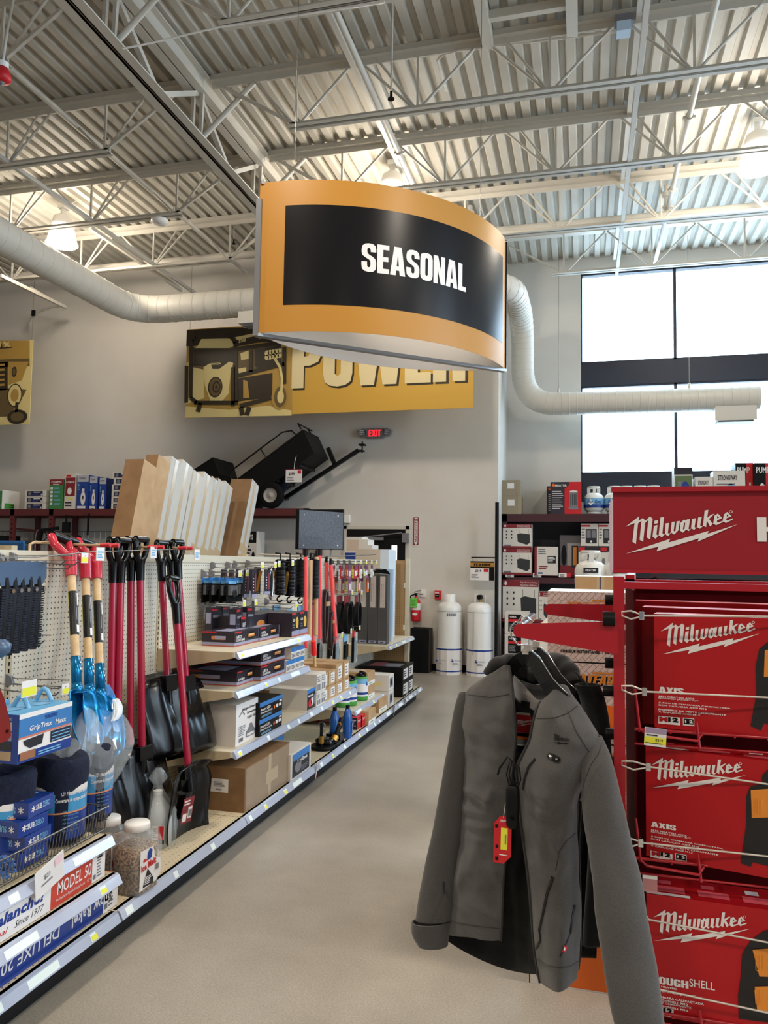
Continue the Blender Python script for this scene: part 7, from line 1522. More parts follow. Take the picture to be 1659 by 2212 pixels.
# lower level: larger heater box and stacks on the floor
zb = A(1117, 1320, y=y_-.0).z; a = A(1086, 1300, y=y_); b = A(1163, 1300, y=y_)
carton('mount_heater_box', 'large white and maroon ceiling heater box on the low rack level', 'box', a.x, b.x, y_, y_+.3, .725, A(1117, 1253, y=y_).z, CARDW, d_heat)
a = A(1164, 1300, y=y_); b = A(1184, 1300, y=y_); carton('mount_heater_box', 'narrow white and maroon heater box right of the large one', 'box', a.x, b.x, y_, y_+.3, .725, A(1175, 1278, y=y_).z, CARDW, d_heat)
def d_vip(mb, f, s, t, sx, sy, sz): rect(mb, s, sx*.15, sz*.1, sx*.7, sz*.9, BLK); rect(mb, s, sx*.15, sz*.55, sx*.7, sz*.68, REDP, 2); text(mb, s, 'VIPER', sx*.2, sz*.74, sx*.3, sz*.08, WHITEP, 3, bold=.03); lines(mb, s, sx*.2, sz*.18, sx*.35, sz*.3, 4, GREYP, 3)
y2 = 11.35
zs = [A(1110, 1455, y=y2).z, A(1110, 1416, y=y2).z, A(1110, 1369, y=y2).z, A(1110, 1322, y=y2).z]; zs[0] = 0
for k in range(3):
    a = A(1090, 1400, y=y2); b = A(1141, 1400, y=y2); carton('coolant_box', 'white box with black and red label in the stack below the rack, %s' % ('bottom', 'middle', 'top')[k], 'box', a.x, b.x, y2, y2+.4, zs[k], zs[k+1]-.004, CARDW, d_vip)
a = A(1143, 1400, y=y2+.1); b = A(1158, 1400, y=y2+.1); carton('coolant_box', 'white box with a dark end beside the coolant stack', 'box', a.x, b.x, y2+.1, y2+.5, 0, A(1150, 1371, y=y2+.1).z, CARDW, None)
GN = mat('green_plastic', (30, 110, 70), .45); a = A(1159, 1400, y=y2+.1); b = A(1178, 1400, y=y2+.1); mb = MB(); loft(mb, [ring((a.x+b.x)/2, y2+.3, z, (b.x-a.x)/2*q, .15*q, 24, 5) for z, q in ((0,.9),(.05,1),(.5,1),(.56,.9))], GN); mb.box((a.x+.03, y2+.14, .15),(b.x-.03, y2+.149, .35), WHITEP); solo('green_bin', mb, 'dark green plastic bin beyond the hanging jackets', 'bin')
# ================================================================ goods between the alcove and the red stand
def fbox(name, label, p0, p1, y, z0, pt, dep, m, deco=None, group=None, cat='box', mtop=None, x1_=None):
    a = A(p0, 1300, y=y); b = A(p1, 1300, y=y); return carton(name, label, cat, a.x, b.x if x1_ is None else x1_, y, y+dep, z0, A((p0+p1)/2, pt, y=y).z if pt > 5 else pt, m, deco, 0, group, mtop)
# pallet stack of plain cartons carrying white bottles
def d_tp(mb, f, s, t, sx, sy, sz): rect(mb, s, sx*.46, sz*.3, sx*.62, sz, TAPE, 1); rect(mb, s, sx*.52, 0, sx*.545, sz, mat('strap_navy', (40,40,80), .4), 2); rect(mb, t, 0, 0, sy, sx, mat('carton_top_pale', (214,214,208), .5), 1)
fbox('bottle_carton', 'brown strapped carton in front of the two white gas bottles', 1242, 1345, 4.6, .2, 1246, .45, CARD, d_tp); 
mb = MB(); mb.box((0,0,0),(.9,.6,.199), WOOD); a = A(1236, 1300, y=4.55); solo('pallet', mb, 'low wooden pallet under the strapped brown carton', 'pallet', (a.x, 4.5, 0))
a = A(1243, 1300, y=7.9); 
fbox('display_plinth', 'plain dark display base carrying two white gas bottles', 1236, 1400, 7.6, 0, 1.31, .6, BLKM, None, None, 'display base')
for k, px in enumerate((1276, 1337)):
    c = A(px, 1200, y=7.9); b_ = bottle(c.x, 7.9, 1.312, 'plain white gas bottle with dark label on the display base, %s' % ('left', 'right')[k], False, 1.0, 'plain white bottles on the display base')
    mb = MB(); F = Face((-.07,-.157,.22),(1,0,0),(0,0,1)); rect(mb, F, 0,0,.14,.05, DKP, 1); text(mb, F, 'HEATER', .02,.015,.1,.02, WHITEP, 2, bold=.03); put('bottle_label', mb, b_)
c = A(1231, 1262, y=3.7); fbox('stock_carton', 'plain brown carton hidden behind the heater boxes', 1195, 1330, 3.56, 0, 1.02, .5, CARDD); bottle(c.x, 3.82, 1.02, 'white gas bottle whose top rises behind the heater boxes', False, 1.02, 'small white gas bottles')
# HEATFAST boxes
DIA = mat('diamond_plate_print', (206, 178, 168), .5)
def dn(m, nt, b):
    tc = N(nt, 'ShaderNodeTexCoord'); mp = N(nt, 'ShaderNodeMapping'); mp.inputs['Scale'].default_value = (26, 26, 26); mp.inputs['Rotation'].default_value = (0, .78, 0); bk = N(nt, 'ShaderNodeTexBrick')
    bk.inputs['Color1'].default_value = C(214,188,178); bk.inputs['Color2'].default_value = C(204,176,166); bk.inputs['Mortar'].default_value = C(150,128,122); bk.inputs['Scale'].default_value = 1; bk.inputs['Mortar Size'].default_value = .035; bk.inputs['Brick Width'].default_value = 1.0; bk.inputs['Row Height'].default_value = .45
    sx = N(nt, 'ShaderNodeSeparateXYZ'); cx = N(nt, 'ShaderNodeCombineXYZ'); nt.links.new(tc.outputs['Object'], mp.inputs[0]); nt.links.new(mp.outputs[0], sx.inputs[0]); nt.links.new(sx.outputs['X'], cx.inputs['X']); nt.links.new(sx.outputs['Z'], cx.inputs['Y']); nt.links.new(cx.outputs[0], bk.inputs['Vector']); nt.links.new(bk.outputs['Color'], b.inputs['Base Color'])
DIA = mat('diamond_plate_box', (206, 178, 168), .5, nodes=dn); HOR = mat('heatfast_orange', (206, 122, 40), .45)
def hf_word(mb, s, u, v, w, h):
    btext(mb, s, 'HEATFAST', u+.006, v-.006, w, h, BLK, 2, shear=.25); btext(mb, s, 'HEATFAST', u, v, w, h, HOR, 4, shear=.25); rect(mb, s, u+w*.5, v+h*1.1, u+w*1.0, v+h*1.28, HOR, 4)
def d_hf(mb, f, s, t, sx, sy, sz):
    hf_word(mb, s, .07, sz*.72, .20, .038); rect(mb, s, 0, 0, sx, .003, BLK, 2); rect(mb, s, .01, sz*.16+.03, sx, sz*.48, MRP, 2); text(mb, s, '60,000 BTU', .09, sz*.5, .2, .03, WHITEP, 3, bold=.04)
    text(mb, s, 'CHALEUR INSTANTANEE  /  FACILE A UTILISER  /  PORTABLE  /  PUISSANT', .05, sz*.13, .44, .012, BLK, 3, bold=.04)
    rect(mb, t, 0, 0, sy, sx, mat('box_top_white', (230,232,232), .5), 1)
def d_hf2(mb, f, s, t, sx, sy, sz):
    hf_word(mb, s, .07, sz*.74, .20, .038); shape(mb, s, [(.19,sz*.5),(sx*.98,sz*.4),(sx*.98,sz*.1),(.19,sz*.14)], ORANGE, 2); ell(mb, s, .20, sz*.32, .025, sz*.17, GREYP, 3); rect(mb, s, 0, 0, sx, .003, BLK, 2)
def d_hf3(mb, f, s, t, sx, sy, sz): rect(mb, s, .12, 0, sx, sz*.9, ORANGE, 2); rect(mb, s, .0, sz*.0, .02, sz, WHITEP, 2); rect(mb, s, 0, sz*.3, sx, sz*.45, DIA, 3); rect(mb, s, 0, 0, sx, .004, BLK, 3)
YH = 3.14; a = A(1183, 1300, y=YH); zz = [0, .30, .58, .86]
ztop = A(1260, 1279, y=YH).z; zA1 = A(1260, 1431, y=YH).z
for k, (z0, z1, d) in enumerate(((zA1, ztop, d_hf), (zA1-.31, zA1-.003, d_hf2), (zA1-.62, zA1-.313, d_hf3), (.315, zA1-.623, d_hf2))):
    carton('heater_carton', 'diamond-plate patterned heater carton, %s in the stack behind the jackets' % ('top one', 'second from top', 'third from top, orange fronted', 'fourth from top')[k], 'box', a.x, a.x+.52, YH, YH+.36, z0, z1, DIA, d, 0, 'heater cartons stacked behind the jackets')
a2 = A(1143, 2080, y=3.11); carton('heater_carton', 'orange and white heater carton on the floor below the hanging jackets', 'box', a2.x, a2.x+.66, 3.11, 3.55, 0, .31, CARDW, lambda mb, f, s, t, sx, sy, sz: (rect(mb, s, .10, .006, sx, sz, ORANGE, 1), rect(mb, s, .0, 0, .003, sz, BLK, 2)), 0, 'heater cartons stacked behind the jackets')
# ================================================================ red display stand
SY = 2.0
e = empty('display_stand', 'red steel display stand with header', 'display stand', (.07, SY, 0)); e['label'] = 'red steel display stand with white lettered header, wire shelves and jacket arms'
sx0 = .07; SWD = .92
REDS = mat('stand_red', (168, 20, 34), .32, coat=.25); REDD = mat('stand_red_panel', (150, 18, 34), .4)
L0 = Vector((sx0, SY, 0))
def hp(px, py, y): q = A(px, py, y=y); return q-L0
zt, zbm = A(1340, 1053, y=SY).z, A(1340, 1237, y=SY).z
mb = MB(); mb.box((0, 0, zbm), (SWD, .02, zt), REDD); mb.box((-.004, -.014, zt-.012), (SWD, .03, zt), REDS); mb.box((0, -.004, zbm), (SWD, 0, zbm+.008), REDS); mb.box((-.003, -.0, zbm), (0, .2, zt-.03), mat('stand_edge_pale', (214,190,206), .4))
F = Face((0, 0, zbm), (1, 0, 0), (0, 0, 1)); qa = hp(1351, 1195.7, SY); qb = hp(1594.4, 1195.7, SY)
logo(mb, F, qa.x, qa.z-zbm, (qb.x-qa.x), WHITEP, 4)
qh = hp(1635, 1170, SY); btext(mb, F, 'HEATED', qh.x, qh.z-zbm, .30, .058, WHITEP, 4)
put('header_panel', mb, e)
for (x, y0, h_) in ((0, 0, 1.575), (.0, .42, 1.575), (SWD-.025, 0, 1.575), (SWD-.025, .42, 1.575)):
    mb = MB(); mb.box((x+(.05 if y0 else 0), y0, 0), (x+.026+(.05 if y0 else 0), y0+.026, h_), REDS); put('post', mb, e)
mb = MB(); mb.box((.026, .0, 1.545), (SWD-.025, .02, 1.562), REDS); mb.box((.026, .42, 1.545), (SWD-.025, .44, 1.562), REDS); put('top_rail', mb, e)
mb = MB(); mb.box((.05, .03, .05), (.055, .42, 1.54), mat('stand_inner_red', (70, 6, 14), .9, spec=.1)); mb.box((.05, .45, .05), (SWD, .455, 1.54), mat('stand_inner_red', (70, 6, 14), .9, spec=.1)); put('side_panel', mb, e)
def shelf_wire(z, name='wire_shelf'):
    mb = MB(); mb.tube([(.05,.02,z),(SWD-.03,.02,z)], .004, REDS, 8); mb.tube([(.05,.02,z-.035),(SWD-.03,.02,z-.035)], .003, REDS, 8)
    for k in range(12): mb.tube([(.06+k*.072,.01,z-.002),(.06+k*.072,.42,z-.002)], .0028, REDS, 6)
    mb.tube([(.05,.0,z+.10),(.06,-.005,z+.005),(.075,-.01,z-.005),(.19,-.012,z-.012),(.20,.0,z+.0)], .0035, REDS, 6)
    for k in range(2): mb.tube([(.19+k*.3,.0,z+.03),(.195+k*.3,-.008,z-.03)], .0035, REDS, 6)
    put('wire_shelf', mb, e)
Z1 = A(1480, 1580, y=SY).z-.006; Z2 = A(1450, 1868, y=SY).z; Z3 = A(1470, 2205, y=SY).z
for z in (Z1, Z2, Z3): shelf_wire(z)
# arms for the jackets
def arm(y, tip, root_t, root_b, r, label):
    T = A(*tip, y=y)-L0; a_ = A(*root_t, y=y)-L0; b_ = A(*root_b, y=y)-L0; pts = [a_]
    for k in range(13): t = PI/2+k*PI/12; pts.append(T+Vector((r+r*math.cos(t), 0, r*math.sin(t))))
    pts.append(b_); mb = MB(); mb.extrude(pts, (0, .006, 0), REDS); put('hanging_arm', mb, e, bevel=.0015)
arm(1.955, (1108, 1362), (1335, 1342), (1335, 1414), .017, ''); arm(2.5, (1175, 1316), (1372, 1305), (1372, 1352), .017, '')
p = A(1120, 1362, y=1.96)-L0; q = A(1184, 1316, y=2.5)-L0; q = Vector((p.x, q.y, p.z)); ROD = p+L0
mb = MB(); mb.tube([p, q], .0125, CHROME, 16); put('rod', mb, e)
for k, (px, py, yy) in enumerate(((1313, 1337, 1.95), (1318, 1296, 2.05), (1318, 1432, 2.05), (1313, 1492, 2.05), (1318, 1585, 2.05), (1316, 1645, 2.05))):
    c = A(px, py, y=yy)-L0; mb = MB(); mb.tube([c-Vector((.012,0,0)), c+Vector((.016,0,0))], .014 if k else .018, BLK, 10); put('clamp_knob', mb, e)
CB = mat('cable_braided', (206, 200, 190), .35, metal=.4)
for k, (l0, c0, r0) in enumerate((((1347,1327),(1386,1330),(1659,1332)), ((1347,1487),(1392,1494),(1659,1507)), ((1347,1650),(1400,1656),(1659,1694)), ((1347,1818),(1384,1820),(1659,1850)), ((1350,1978),(1395,1985),(1659,2036)), ((1360,2125),(1400,2132),(1659,2188)))):
    yc = SY-.015; l_, c_, r_ = [A(*q_, y=yc)-L0 for q_ in (l0, c0, r0)]; mb = MB(); d_ = (r_-c_)
    mb.tube([c_, c_+d_*((SWD-.02-c_.x)/d_.x)], .0024, CB, 8); mb.tube([c_+Vector((0,0,-.002)), c_*.4+l_*.6+Vector((0,-.006,-.010)), l_+Vector((-.004,0,-.004)), l_+Vector((-.004,0,.006)), c_*.4+l_*.6+Vector((0,-.006,.010)), c_+Vector((0,0,.002))], .0022, CB, 8)
    put('retaining_cable', mb, e)
    mb = MB(); mb.box(tuple(c_-Vector((.006,.005,.010))), tuple(c_+Vector((.006,.004,.010))), CHROME); mb.tube([c_+Vector((0,-.006,-.005)), c_+Vector((0,.006,-.005))], .004, CHROME, 8); mb.tube([c_+Vector((0,-.006,.006)), c_+Vector((0,.006,.006))], .004, CHROME, 8); put('cable_clamp', mb, e, bevel=.002)
# price tag on the shelf wire
a = A(1391, 1609, y=SY-.02); b = A(1438, 1573, y=SY-.02); mb = MB(); w, h = b.x-a.x, b.z-a.z; mb.box((0,0,0),(w,.002,h), WHITEP); F = Face((0,0,0),(1,0,0),(0,0,1)); rect(mb, F, .0, h*.12, w, h*.5, YEL); text(mb, F, '$219', w*.5, h*.26, w*.35, h*.16, DKP, 2, bold=.02); lines(mb, F, w*.05, h*.13, w*.8, h*.07, 1, DKP, 2); lines(mb, F, w*.08, h*.54, w*.6, h*.12, 1, DKP, 2); rect(mb, F, .002, h*.72, w, h, mat('tag_holder_lilac', (160,140,170), .3), 2)
solo('price_tag', mb, 'yellow and white $219 price tag clipped to the red wire shelf', 'tag', a, (0, .06, 0))
a = A(1388, 1925, y=SY-.02); b = A(1420, 1893, y=SY-.02); mb = MB(); mb.box((0,0,0),(b.x-a.x,.002,b.z-a.z), mat('tag_holder_clear', (220,160,160), .1, alpha=.5)); rect(mb, Face((0,0,0),(1,0,0),(0,0,1)), 0, b.z-a.z-.008, b.x-a.x, b.z-a.z, WHITEP); solo('tag_holder', mb, 'empty clear tag holder beside the grey jacket sleeve on the stand', 'tag holder', a)
# ---- boxed heated jackets on the stand
def fpx(F, px, py):
    d = CAMM @ Vector(((px-CX)/FPX, -(py-CY)/FPX, -1)); o = Vector((0, 0, EYE)); t = (F.o-o).dot(F.n)/d.dot(F.n); r_ = o+t*d-F.o; return r_.dot(F.u), r_.dot(F.v)
GLOW = mat('print_glow_orange', (226, 140, 50), .45); JBLK = mat('print_jacket_black', (30, 28, 30), .45)
def jacket_box(label, bl, tl_y, ang, kind, marks, y, w=.42, dep=.09, back=0):
    B = A(*bl, y=y); T = A(bl[0], tl_y, y=y); h = T.z-B.z; u = Vector((math.cos(ang), -math.sin(ang), 0)); n_ = Vector((-math.sin(ang), -math.cos(ang), 0))
    F = Face(B, u, (0, 0, 1)); dv = -F.n*dep
    mb = MB(); c = [B, B+u*w, B+u*w+dv, B+dv]; up = Vector((0,0,h)); vs = c+[q+up for q in c]
    mb.add(vs, [(0,3,2,1),(4,5,6,7),(0,1,5,4),(1,2,6,5),(2,3,7,6),(3,0,4,7)], REDCARD)
    if back:
        pass
    if marks:
        (lx, ly, rx) = marks[0]; u0, v0 = fpx(F, lx, ly); u1, _ = fpx(F, rx, ly); logo(mb, F, u0, v0, u1-u0, WHITEP, 2)
        for (kind_, s, p0, p1, col, *r_) in marks[1:]:
            if kind_ in 'trb' : a_ = fpx(F, *p0); b_ = (fpx(F, p1[0], p0[1])[0], fpx(F, p0[0], p1[1])[1])
            if kind_ == 'b': btext(mb, F, s, a_[0], a_[1], b_[0]-a_[0], b_[1]-a_[1], col, 2)
            if kind_ == 't': text(mb, F, s, a_[0], a_[1], b_[0]-a_[0], b_[1]-a_[1], col, r_[1] if len(r_) > 1 else 2, bold=r_[0] if r_ else 0, res=3)
            if kind_ == 'r': rect(mb, F, a_[0], a_[1], b_[0], b_[1], col, r_[0] if r_ else 2)
            if kind_ == 'p': shape(mb, F, [fpx(F, *q) for q in s], col, r_[0] if r_ else 2)
            if kind_ == 'c':
                for pl in s: mb.tube([F.P(*fpx(F, *q), LIFT*6) for q in pl], .0009, mat('print_wire_amber', (240,170,70), .4), 4)
        T_ = Face(B+up, u, dv); 
        for q in range(4): rect(mb, T_, .02+q*.1, dep*.2, .09+q*.1, dep*.5, mat('print_pale_red', (220,90,100), .4), 1); rect(mb, T_, .03+q*.1, dep*.6, .06+q*.1, dep*.8, WHITEP if q == 2 else mat('print_pale_red', (220,90,100), .4), 1)
        rect(mb, T_, 0, 0, .1, dep*.12, WHITEP, 2)
    mb.v = [v-B for v in mb.v]
    return solo('jacket_kit_box', mb, label, 'box', B, None, 'red boxed heated jackets on the stand')
def m12(x0, y0, x1, y1, sx_): pass
def marks_axis(lx, ly, rx, P):   # P maps design points (crop 2 coordinates of the box) to photo pixels
    T = []
    T.append((lx, ly, rx)); q = P
    T += [('b', 'AXIS', q(505,178), q(768,112), WHITEP, .05)]
    for s, (x0, y0), (x1, y1) in (('M12 HEATED AXIS',(505,222),(880,228)),('HOODED JACKET KIT',(503,243),(925,252)),('JUEGO DE CHAMARRA CALEFACTADA',(501,290),(1262,330)),('CON CAPUCHA AXIS M12',(500,315),(1012,340)),('ENSEMBLE DE VESTE CHAUFFANTE',(500,360),(1214,395)),('A CAPUCHE AXIS M12',(500,385),(942,405))):
        T.append(('t', s, q(x0, y0), (q(x1, y0)[0], q(x0, y0-17)[1]), WHITEP, .03))
    T += [('r', '', q(498,500), q(730,420), WHITEP, 2), ('t', 'M', q(512,478), q(600,428), REDCARD, .07, 4), ('t', '12', q(605,482), q(712,432), BLK, .07, 4), ('r', '', q(760,520), q(880,440), WHITEP, 2), ('r', '', q(768,505), q(872,448), BLK, 3), ('t', '1 2', q(782,492), q(864,460), WHITEP, .06, 5)]
    return T
P1 = lambda x, y: (1320+x/4.894, 1460+y/4.894-.0*(x-500)/4.894)
JK1 = [('p', [(1648,1400),(1690,1385),(1700,1590),(1655,1572),(1640,1578),(1620,1570),(1632,1480)], 0, 0, JBLK, 2)]
j1 = [('p', [(1660,1385),(1640,1402),(1632,1440),(1634,1500),(1621,1568),(1644,1578),(1650,1562),(1720,1580),(1720,1380)], 0, 0, JBLK, 2), ('p', [(1652,1404),(1690,1400),(1690,1460),(1650,1462)], 0, 0, GLOW, 4)]
j1 = [(k_, s_, None, None, c_, r_) for (k_, s_, _, __, c_, r_) in j1]
mk = marks_axis(1427.7, 1413.4, 1641.5, P1)+j1
jacket_box('red jacket box on the upper shelf, front one with white lettering, largest in view', (1414, 1571), 1326, .17, 'axis', mk, 2.06)
jacket_box('red jacket box on the upper shelf, second one back, only its edge showing', (1388, 1562), 1311, .17, 'axis', None, 2.175)
jacket_box('red jacket box on the upper shelf, rearmost of three', (1372, 1552), 1297, .12, 'axis', None, 2.30, dep=.08)
P2 = lambda x, y: (1320+(x-80)/4.894, 1460+(y+1412)/4.894+(x-500)*.01)
j2 = [('p', [(1659,1662),(1646,1675),(1646,1692),(1620,1700),(1612,1720),(1612,1780),(1600,1864),(1622,1872),(1626,1862),(1700,1880),(1720,1660)], 0, 0, JBLK, 2), ('p', [(1622,1706),(1700,1700),(1700,1764),(1624,1766)], 0, 0, GLOW, 4), ('c', [[(1625,1725),(1625,1755),(1629,1759),(1633,1755),(1633,1725)], [(1638,1725),(1638,1755),(1642,1759),(1646,1755),(1646,1725)]], 0, 0, GLOW, 5)]
j2 = [(k_, s_, None, None, c_, r_) for (k_, s_, _, __, c_, r_) in j2]
mk = marks_axis(1407.7, 1701, 1613, P2)+j2
jacket_box('red jacket box on the middle shelf with white lettering, crossed by two steel cables', (1396, 1848), 1612, .24, 'axis', mk, 2.05)
j3 = [('p', [(1720,1998),(1650,2010),(1622,2030),(1603,2060),(1600,2110),(1594,2150),(1596,2200),(1720,2215)], 0, 0, JBLK, 2), ('p', [(1625,2050),(1700,2045),(1700,2110),(1640,2108)], 0, 0, GLOW, 4), ('p', [(1630,2130),(1700,2128),(1700,2190),(1635,2180)], 0, 0, GLOW, 4), ('c', [[(1632,2062),(1632,2092),(1636,2096),(1641,2092),(1641,2062)], [(1647,2062),(1647,2094)], [(1630,2136),(1632,2166),(1640,2168),(1641,2136)]], 0, 0, GLOW, 5),
      ('b', 'TOUGH', (1409,2122), (1487,2106), WHITEP, .05), ('t', 'SHELL', (1489,2130), (1544,2113), WHITEP, .01), ('t', 'M12 HEATED', (1409,2129), (1462,2125), WHITEP, .03), ('t', 'TOUGHSHELL JACKET', (1409,2140), (1502,2134), WHITEP, .03), ('t', 'CHAMARRA CALEFACTADA', (1409,2152), (1520,2147), WHITEP, .03), ('t', 'TOUGHSHELL M12', (1409,2159), (1486,2154), WHITEP, .03), ('t', 'VESTE CHAUFFANTE', (1409,2164), (1493,2160), WHITEP, .03), ('t', 'TOUGHSHELL M12', (1409,2171), (1486,2167), WHITEP, .03),
      ('r', '', (1410,2189), (1455,2172), WHITEP, 2), ('t', 'M', (1412,2186), (1432,2175), REDCARD, .07, 4), ('t', '12', (1433,2186), (1452,2175), BLK, .07, 4)]
j3 = [(q + (2,) if len(q) == 5 else q) for q in j3]; j3 = [(q[0], q[1], q[2] if q[2] else None, q[3] if q[3] else None, *q[4:]) for q in j3]
mk = [(1412, 2031.5, 1622)]+j3
jacket_box('red jacket box on the bottom shelf, partly behind the grey sleeve', (1398, 2190), 1930, .05, 'shell', mk, 2.03, dep=.12)
# ================================================================ the hanging jackets
from mathutils.bvhtree import BVHTree
def fab(c1, c2, name, rough=.8):
    def f(m, nt, b):
        tc = N(nt, 'ShaderNodeTexCoord'); n1 = N(nt, 'ShaderNodeTexNoise'); n1.inputs['Scale'].default_value = 500; n2 = N(nt, 'ShaderNodeTexNoise'); n2.inputs['Scale'].default_value = 6; n2.inputs['Detail'].default_value = 3
        r = N(nt, 'ShaderNodeValToRGB'); e = r.color_ramp.elements; e[0].position, e[1].position = .35, .65; e[0].color = C(*c1); e[1].color = C(*c2)
        nt.links.new(tc.outputs['Object'], n1.inputs['Vector']); nt.links.new(tc.outputs['Object'], n2.inputs['Vector']); nt.links.new(n1.outputs[0], r.inputs[0]); nt.links.new(r.outputs[0], b.inputs['Base Color'])
        ad = N(nt, 'ShaderNodeMath', operation='MULTIPLY_ADD'); ad.inputs[1].default_value = .12; nt.links.new(n1.outputs[0], ad.inputs[0]); nt.links.new(n2.outputs[0], ad.inputs[2])
        bp = N(nt, 'ShaderNodeBump'); bp.inputs['Strength'].default_value = .35; bp.inputs['Distance'].default_value = .01; nt.links.new(ad.outputs[0], bp.inputs['Height']); nt.links.new(bp.outputs[0], b.inputs['Normal'])
    m = mat(name, c1, rough, spec=.2, nodes=f); m.node_tree.nodes['Principled BSDF'].inputs['Sheen Weight'].default_value = .25; return m
GFAB = fab((66, 65, 64), (77, 75, 74), 'softshell_grey'); GFAB2 = fab((42, 41, 41), (50, 48, 48), 'seam_grey'); LIN = fab((12, 12, 14), (18, 18, 20), 'fleece_lining_black'); BFAB = fab((13, 13, 15), (20, 20, 23), 'quilted_black')
O_ = Vector((ROD.x+.03, 2.0, 0))
def dense(rows, nu, nv, wr=None):
    """Catmull-Rom resample of control rows [(px,py,y)...] into a fine surface"""
    G = [[A(a, b, y=c) for a, b, c in r] for r in rows]
    def cr(P, t):
        n = len(P)-1; x = t*n; i = min(int(x), n-1); f = x-i
        p0, p1, p2, p3 = P[max(i-1, 0)], P[i], P[i+1], P[min(i+2, n)]
        return .5*((2*p1)+(p2-p0)*f+(2*p0-5*p1+4*p2-p3)*f*f+(3*p1-p0-3*p2+p3)*f**3)
    cols = [[cr(r, k/(nu-1)) for k in range(nu)] for r in G]
    out = []
    for j in range(nv):
        row = [cr([cols[i][k] for i in range(len(cols))], j/(nv-1)) for k in range(nu)]
        if wr: row = [p+wr(p, k/(nu-1), j/(nv-1)) for k, p in enumerate(row)]
        out.append(row)
    return out
from mathutils import noise as _ns
VD = Vector((-.1, -1, 0)).normalized()
def wrinkle(amp, sc, seed, dirw=(1, 1, 2.2)):
    def f(p, u, v):
        edge = min(1, 6*min(u, 1-u)+.15); q = Vector((p.x*dirw[0]+seed, p.y, p.z*dirw[2]))*sc
        return VD*amp*edge*(_ns.noise(q)+.5*_ns.noise(q*2.3))
    return f
def fold(lst):
    """soft creases: each (px,py,px2,py2,width m,height m) as seen on the cloth"""
    L = [(A(a, b, y=1.9), A(c, d, y=1.9), w, h) for a, b, c, d, w, h in lst]
    def f(p):
        o = Vector((0, 0, EYE)); d = (p-o); P = o+d*(1.9/d.y); s = 0
        for a, b, w, h in L:
            ab = b-a; t = max(0, min(1, (P-a).dot(ab)/ab.dot(ab))); r = (P-a-ab*t).length; s += h*math.exp(-(r/w)**2)*math.sin(PI*min(1, max(0, .08+t*.84)))
        return VD*s*1.9
    return f
def cloth(parent, name, g, m, thick=.004, lining=None):
    mb = MB(); mb.grid([[p-O_ for p in r] for r in g], m, flip=True)
    o = put(name, mb, parent); s = o.modifiers.new('thick', 'SOLIDIFY'); s.thickness = thick; s.offset = -1
    if lining: o.data.materials.append(lining); s.material_offset = 1
    return o
def bvh(*gs):
    vs = []; fs = []
    for g in gs:
        o = len(vs); n = len(g[0]); vs += [p for r in g for p in r]
        fs += [(o+i*n+k, o+i*n+k+1, o+(i+1)*n+k+1, o+(i+1)*n+k) for i in range(len(g)-1) for k in range(n-1)]
    return BVHTree.FromPolygons(vs, fs)
def on(B, px, py, lift=.002):
    o = Vector((0, 0, EYE)); d = A(px, py, y=1.9)-o; d.normalize(); h = B.ray_cast(o, d)
    return (h[0] if h[0] is not None else A(px, py, y=1.86))-d*lift
def line_on(B, pts, r, m, parent, name, n=10, lift=.001):
    P = []
    for (a, b), (c, d) in zip(pts, pts[1:]): P += [on(B, a+(c-a)*k/n, b+(d-b)*k/n, lift) for k in range(n)]
    P.append(on(B, *pts[-1], lift)); mb = MB(); mb.tube([p-O_ for p in P], r, m, 6); return put(name, mb, parent)
jk = empty('jacket', 'grey softshell jacket hanging open with red tag and dark security device', 'jacket', O_, 0, 'jackets hung on the red stand arms')
def lerp(a, b, t): return a+(b-a)*t
def rowA(l, r, yl=2.13, yr=1.965, bulge=.035, sag=0):
    return [(lerp(l[0], r[0], t), lerp(l[1], r[1], t)+sag*math.sin(PI*t), lerp(yl, yr, t**.8)-bulge*math.sin(PI*t)) for t in (0, .12, .3, .5, .7, .88, 1)]
RA = [[(1040,1466,2.09),(1052,1459,2.06),(1064,1453,2.04),(1075,1446,2.025),(1084,1440,2.02),(1092,1436,2.02),(1100,1438,2.03)],
      [(1008,1492,2.12),(1027,1494,2.07),(1045,1496,2.04),(1061,1496,2.02),(1077,1492,2.0),(1092,1484,1.99),(1105,1474,2.0)],
      [(994,1538,2.13),(1014,1543,2.07),(1034,1545,2.03),(1055,1546,2.0),(1077,1545,1.98),(1094,1540,1.965),(1110,1528,1.97)],
      rowA((991,1595),(1114,1590)), rowA((988,1660),(1108,1662)), rowA((984,1725),(1103,1730)), rowA((977,1795),(1099,1800)), rowA((969,1860),(1091,1862), 2.12, 1.96), rowA((960,1925),(1086,1930), 2.11, 1.955), rowA((950,1972),(1084,1985), 2.10, 1.95, .03, 4), rowA((946,1992),(1083,2005), 2.10, 1.95, .03, 4), rowA((944,2014),(1081,2031), 2.10, 1.95, .03, 4)]
fA = fold([(1010,1700,1065,1735,.012,.010),(990,1740,1050,1760,.011,.009),(1000,1775,1060,1790,.010,.007),(1060,1560,1085,1620,.02,.006),(1040,1800,1000,1900,.015,.006),(1060,1850,1085,1920,.015,.004),(1000,1840,985,1930,.012,.006),(1000,1560,1030,1600,.012,.005),(995,1700,1040,1720,.008,.006),(1005,1800,1050,1820,.008,.004),(1062,1700,1045,1760,.01,.004)]); wA = wrinkle(.011, 7, 3)
gA = dense(RA, 40, 110, lambda p, u, v: wA(p, u, v)+fA(p))
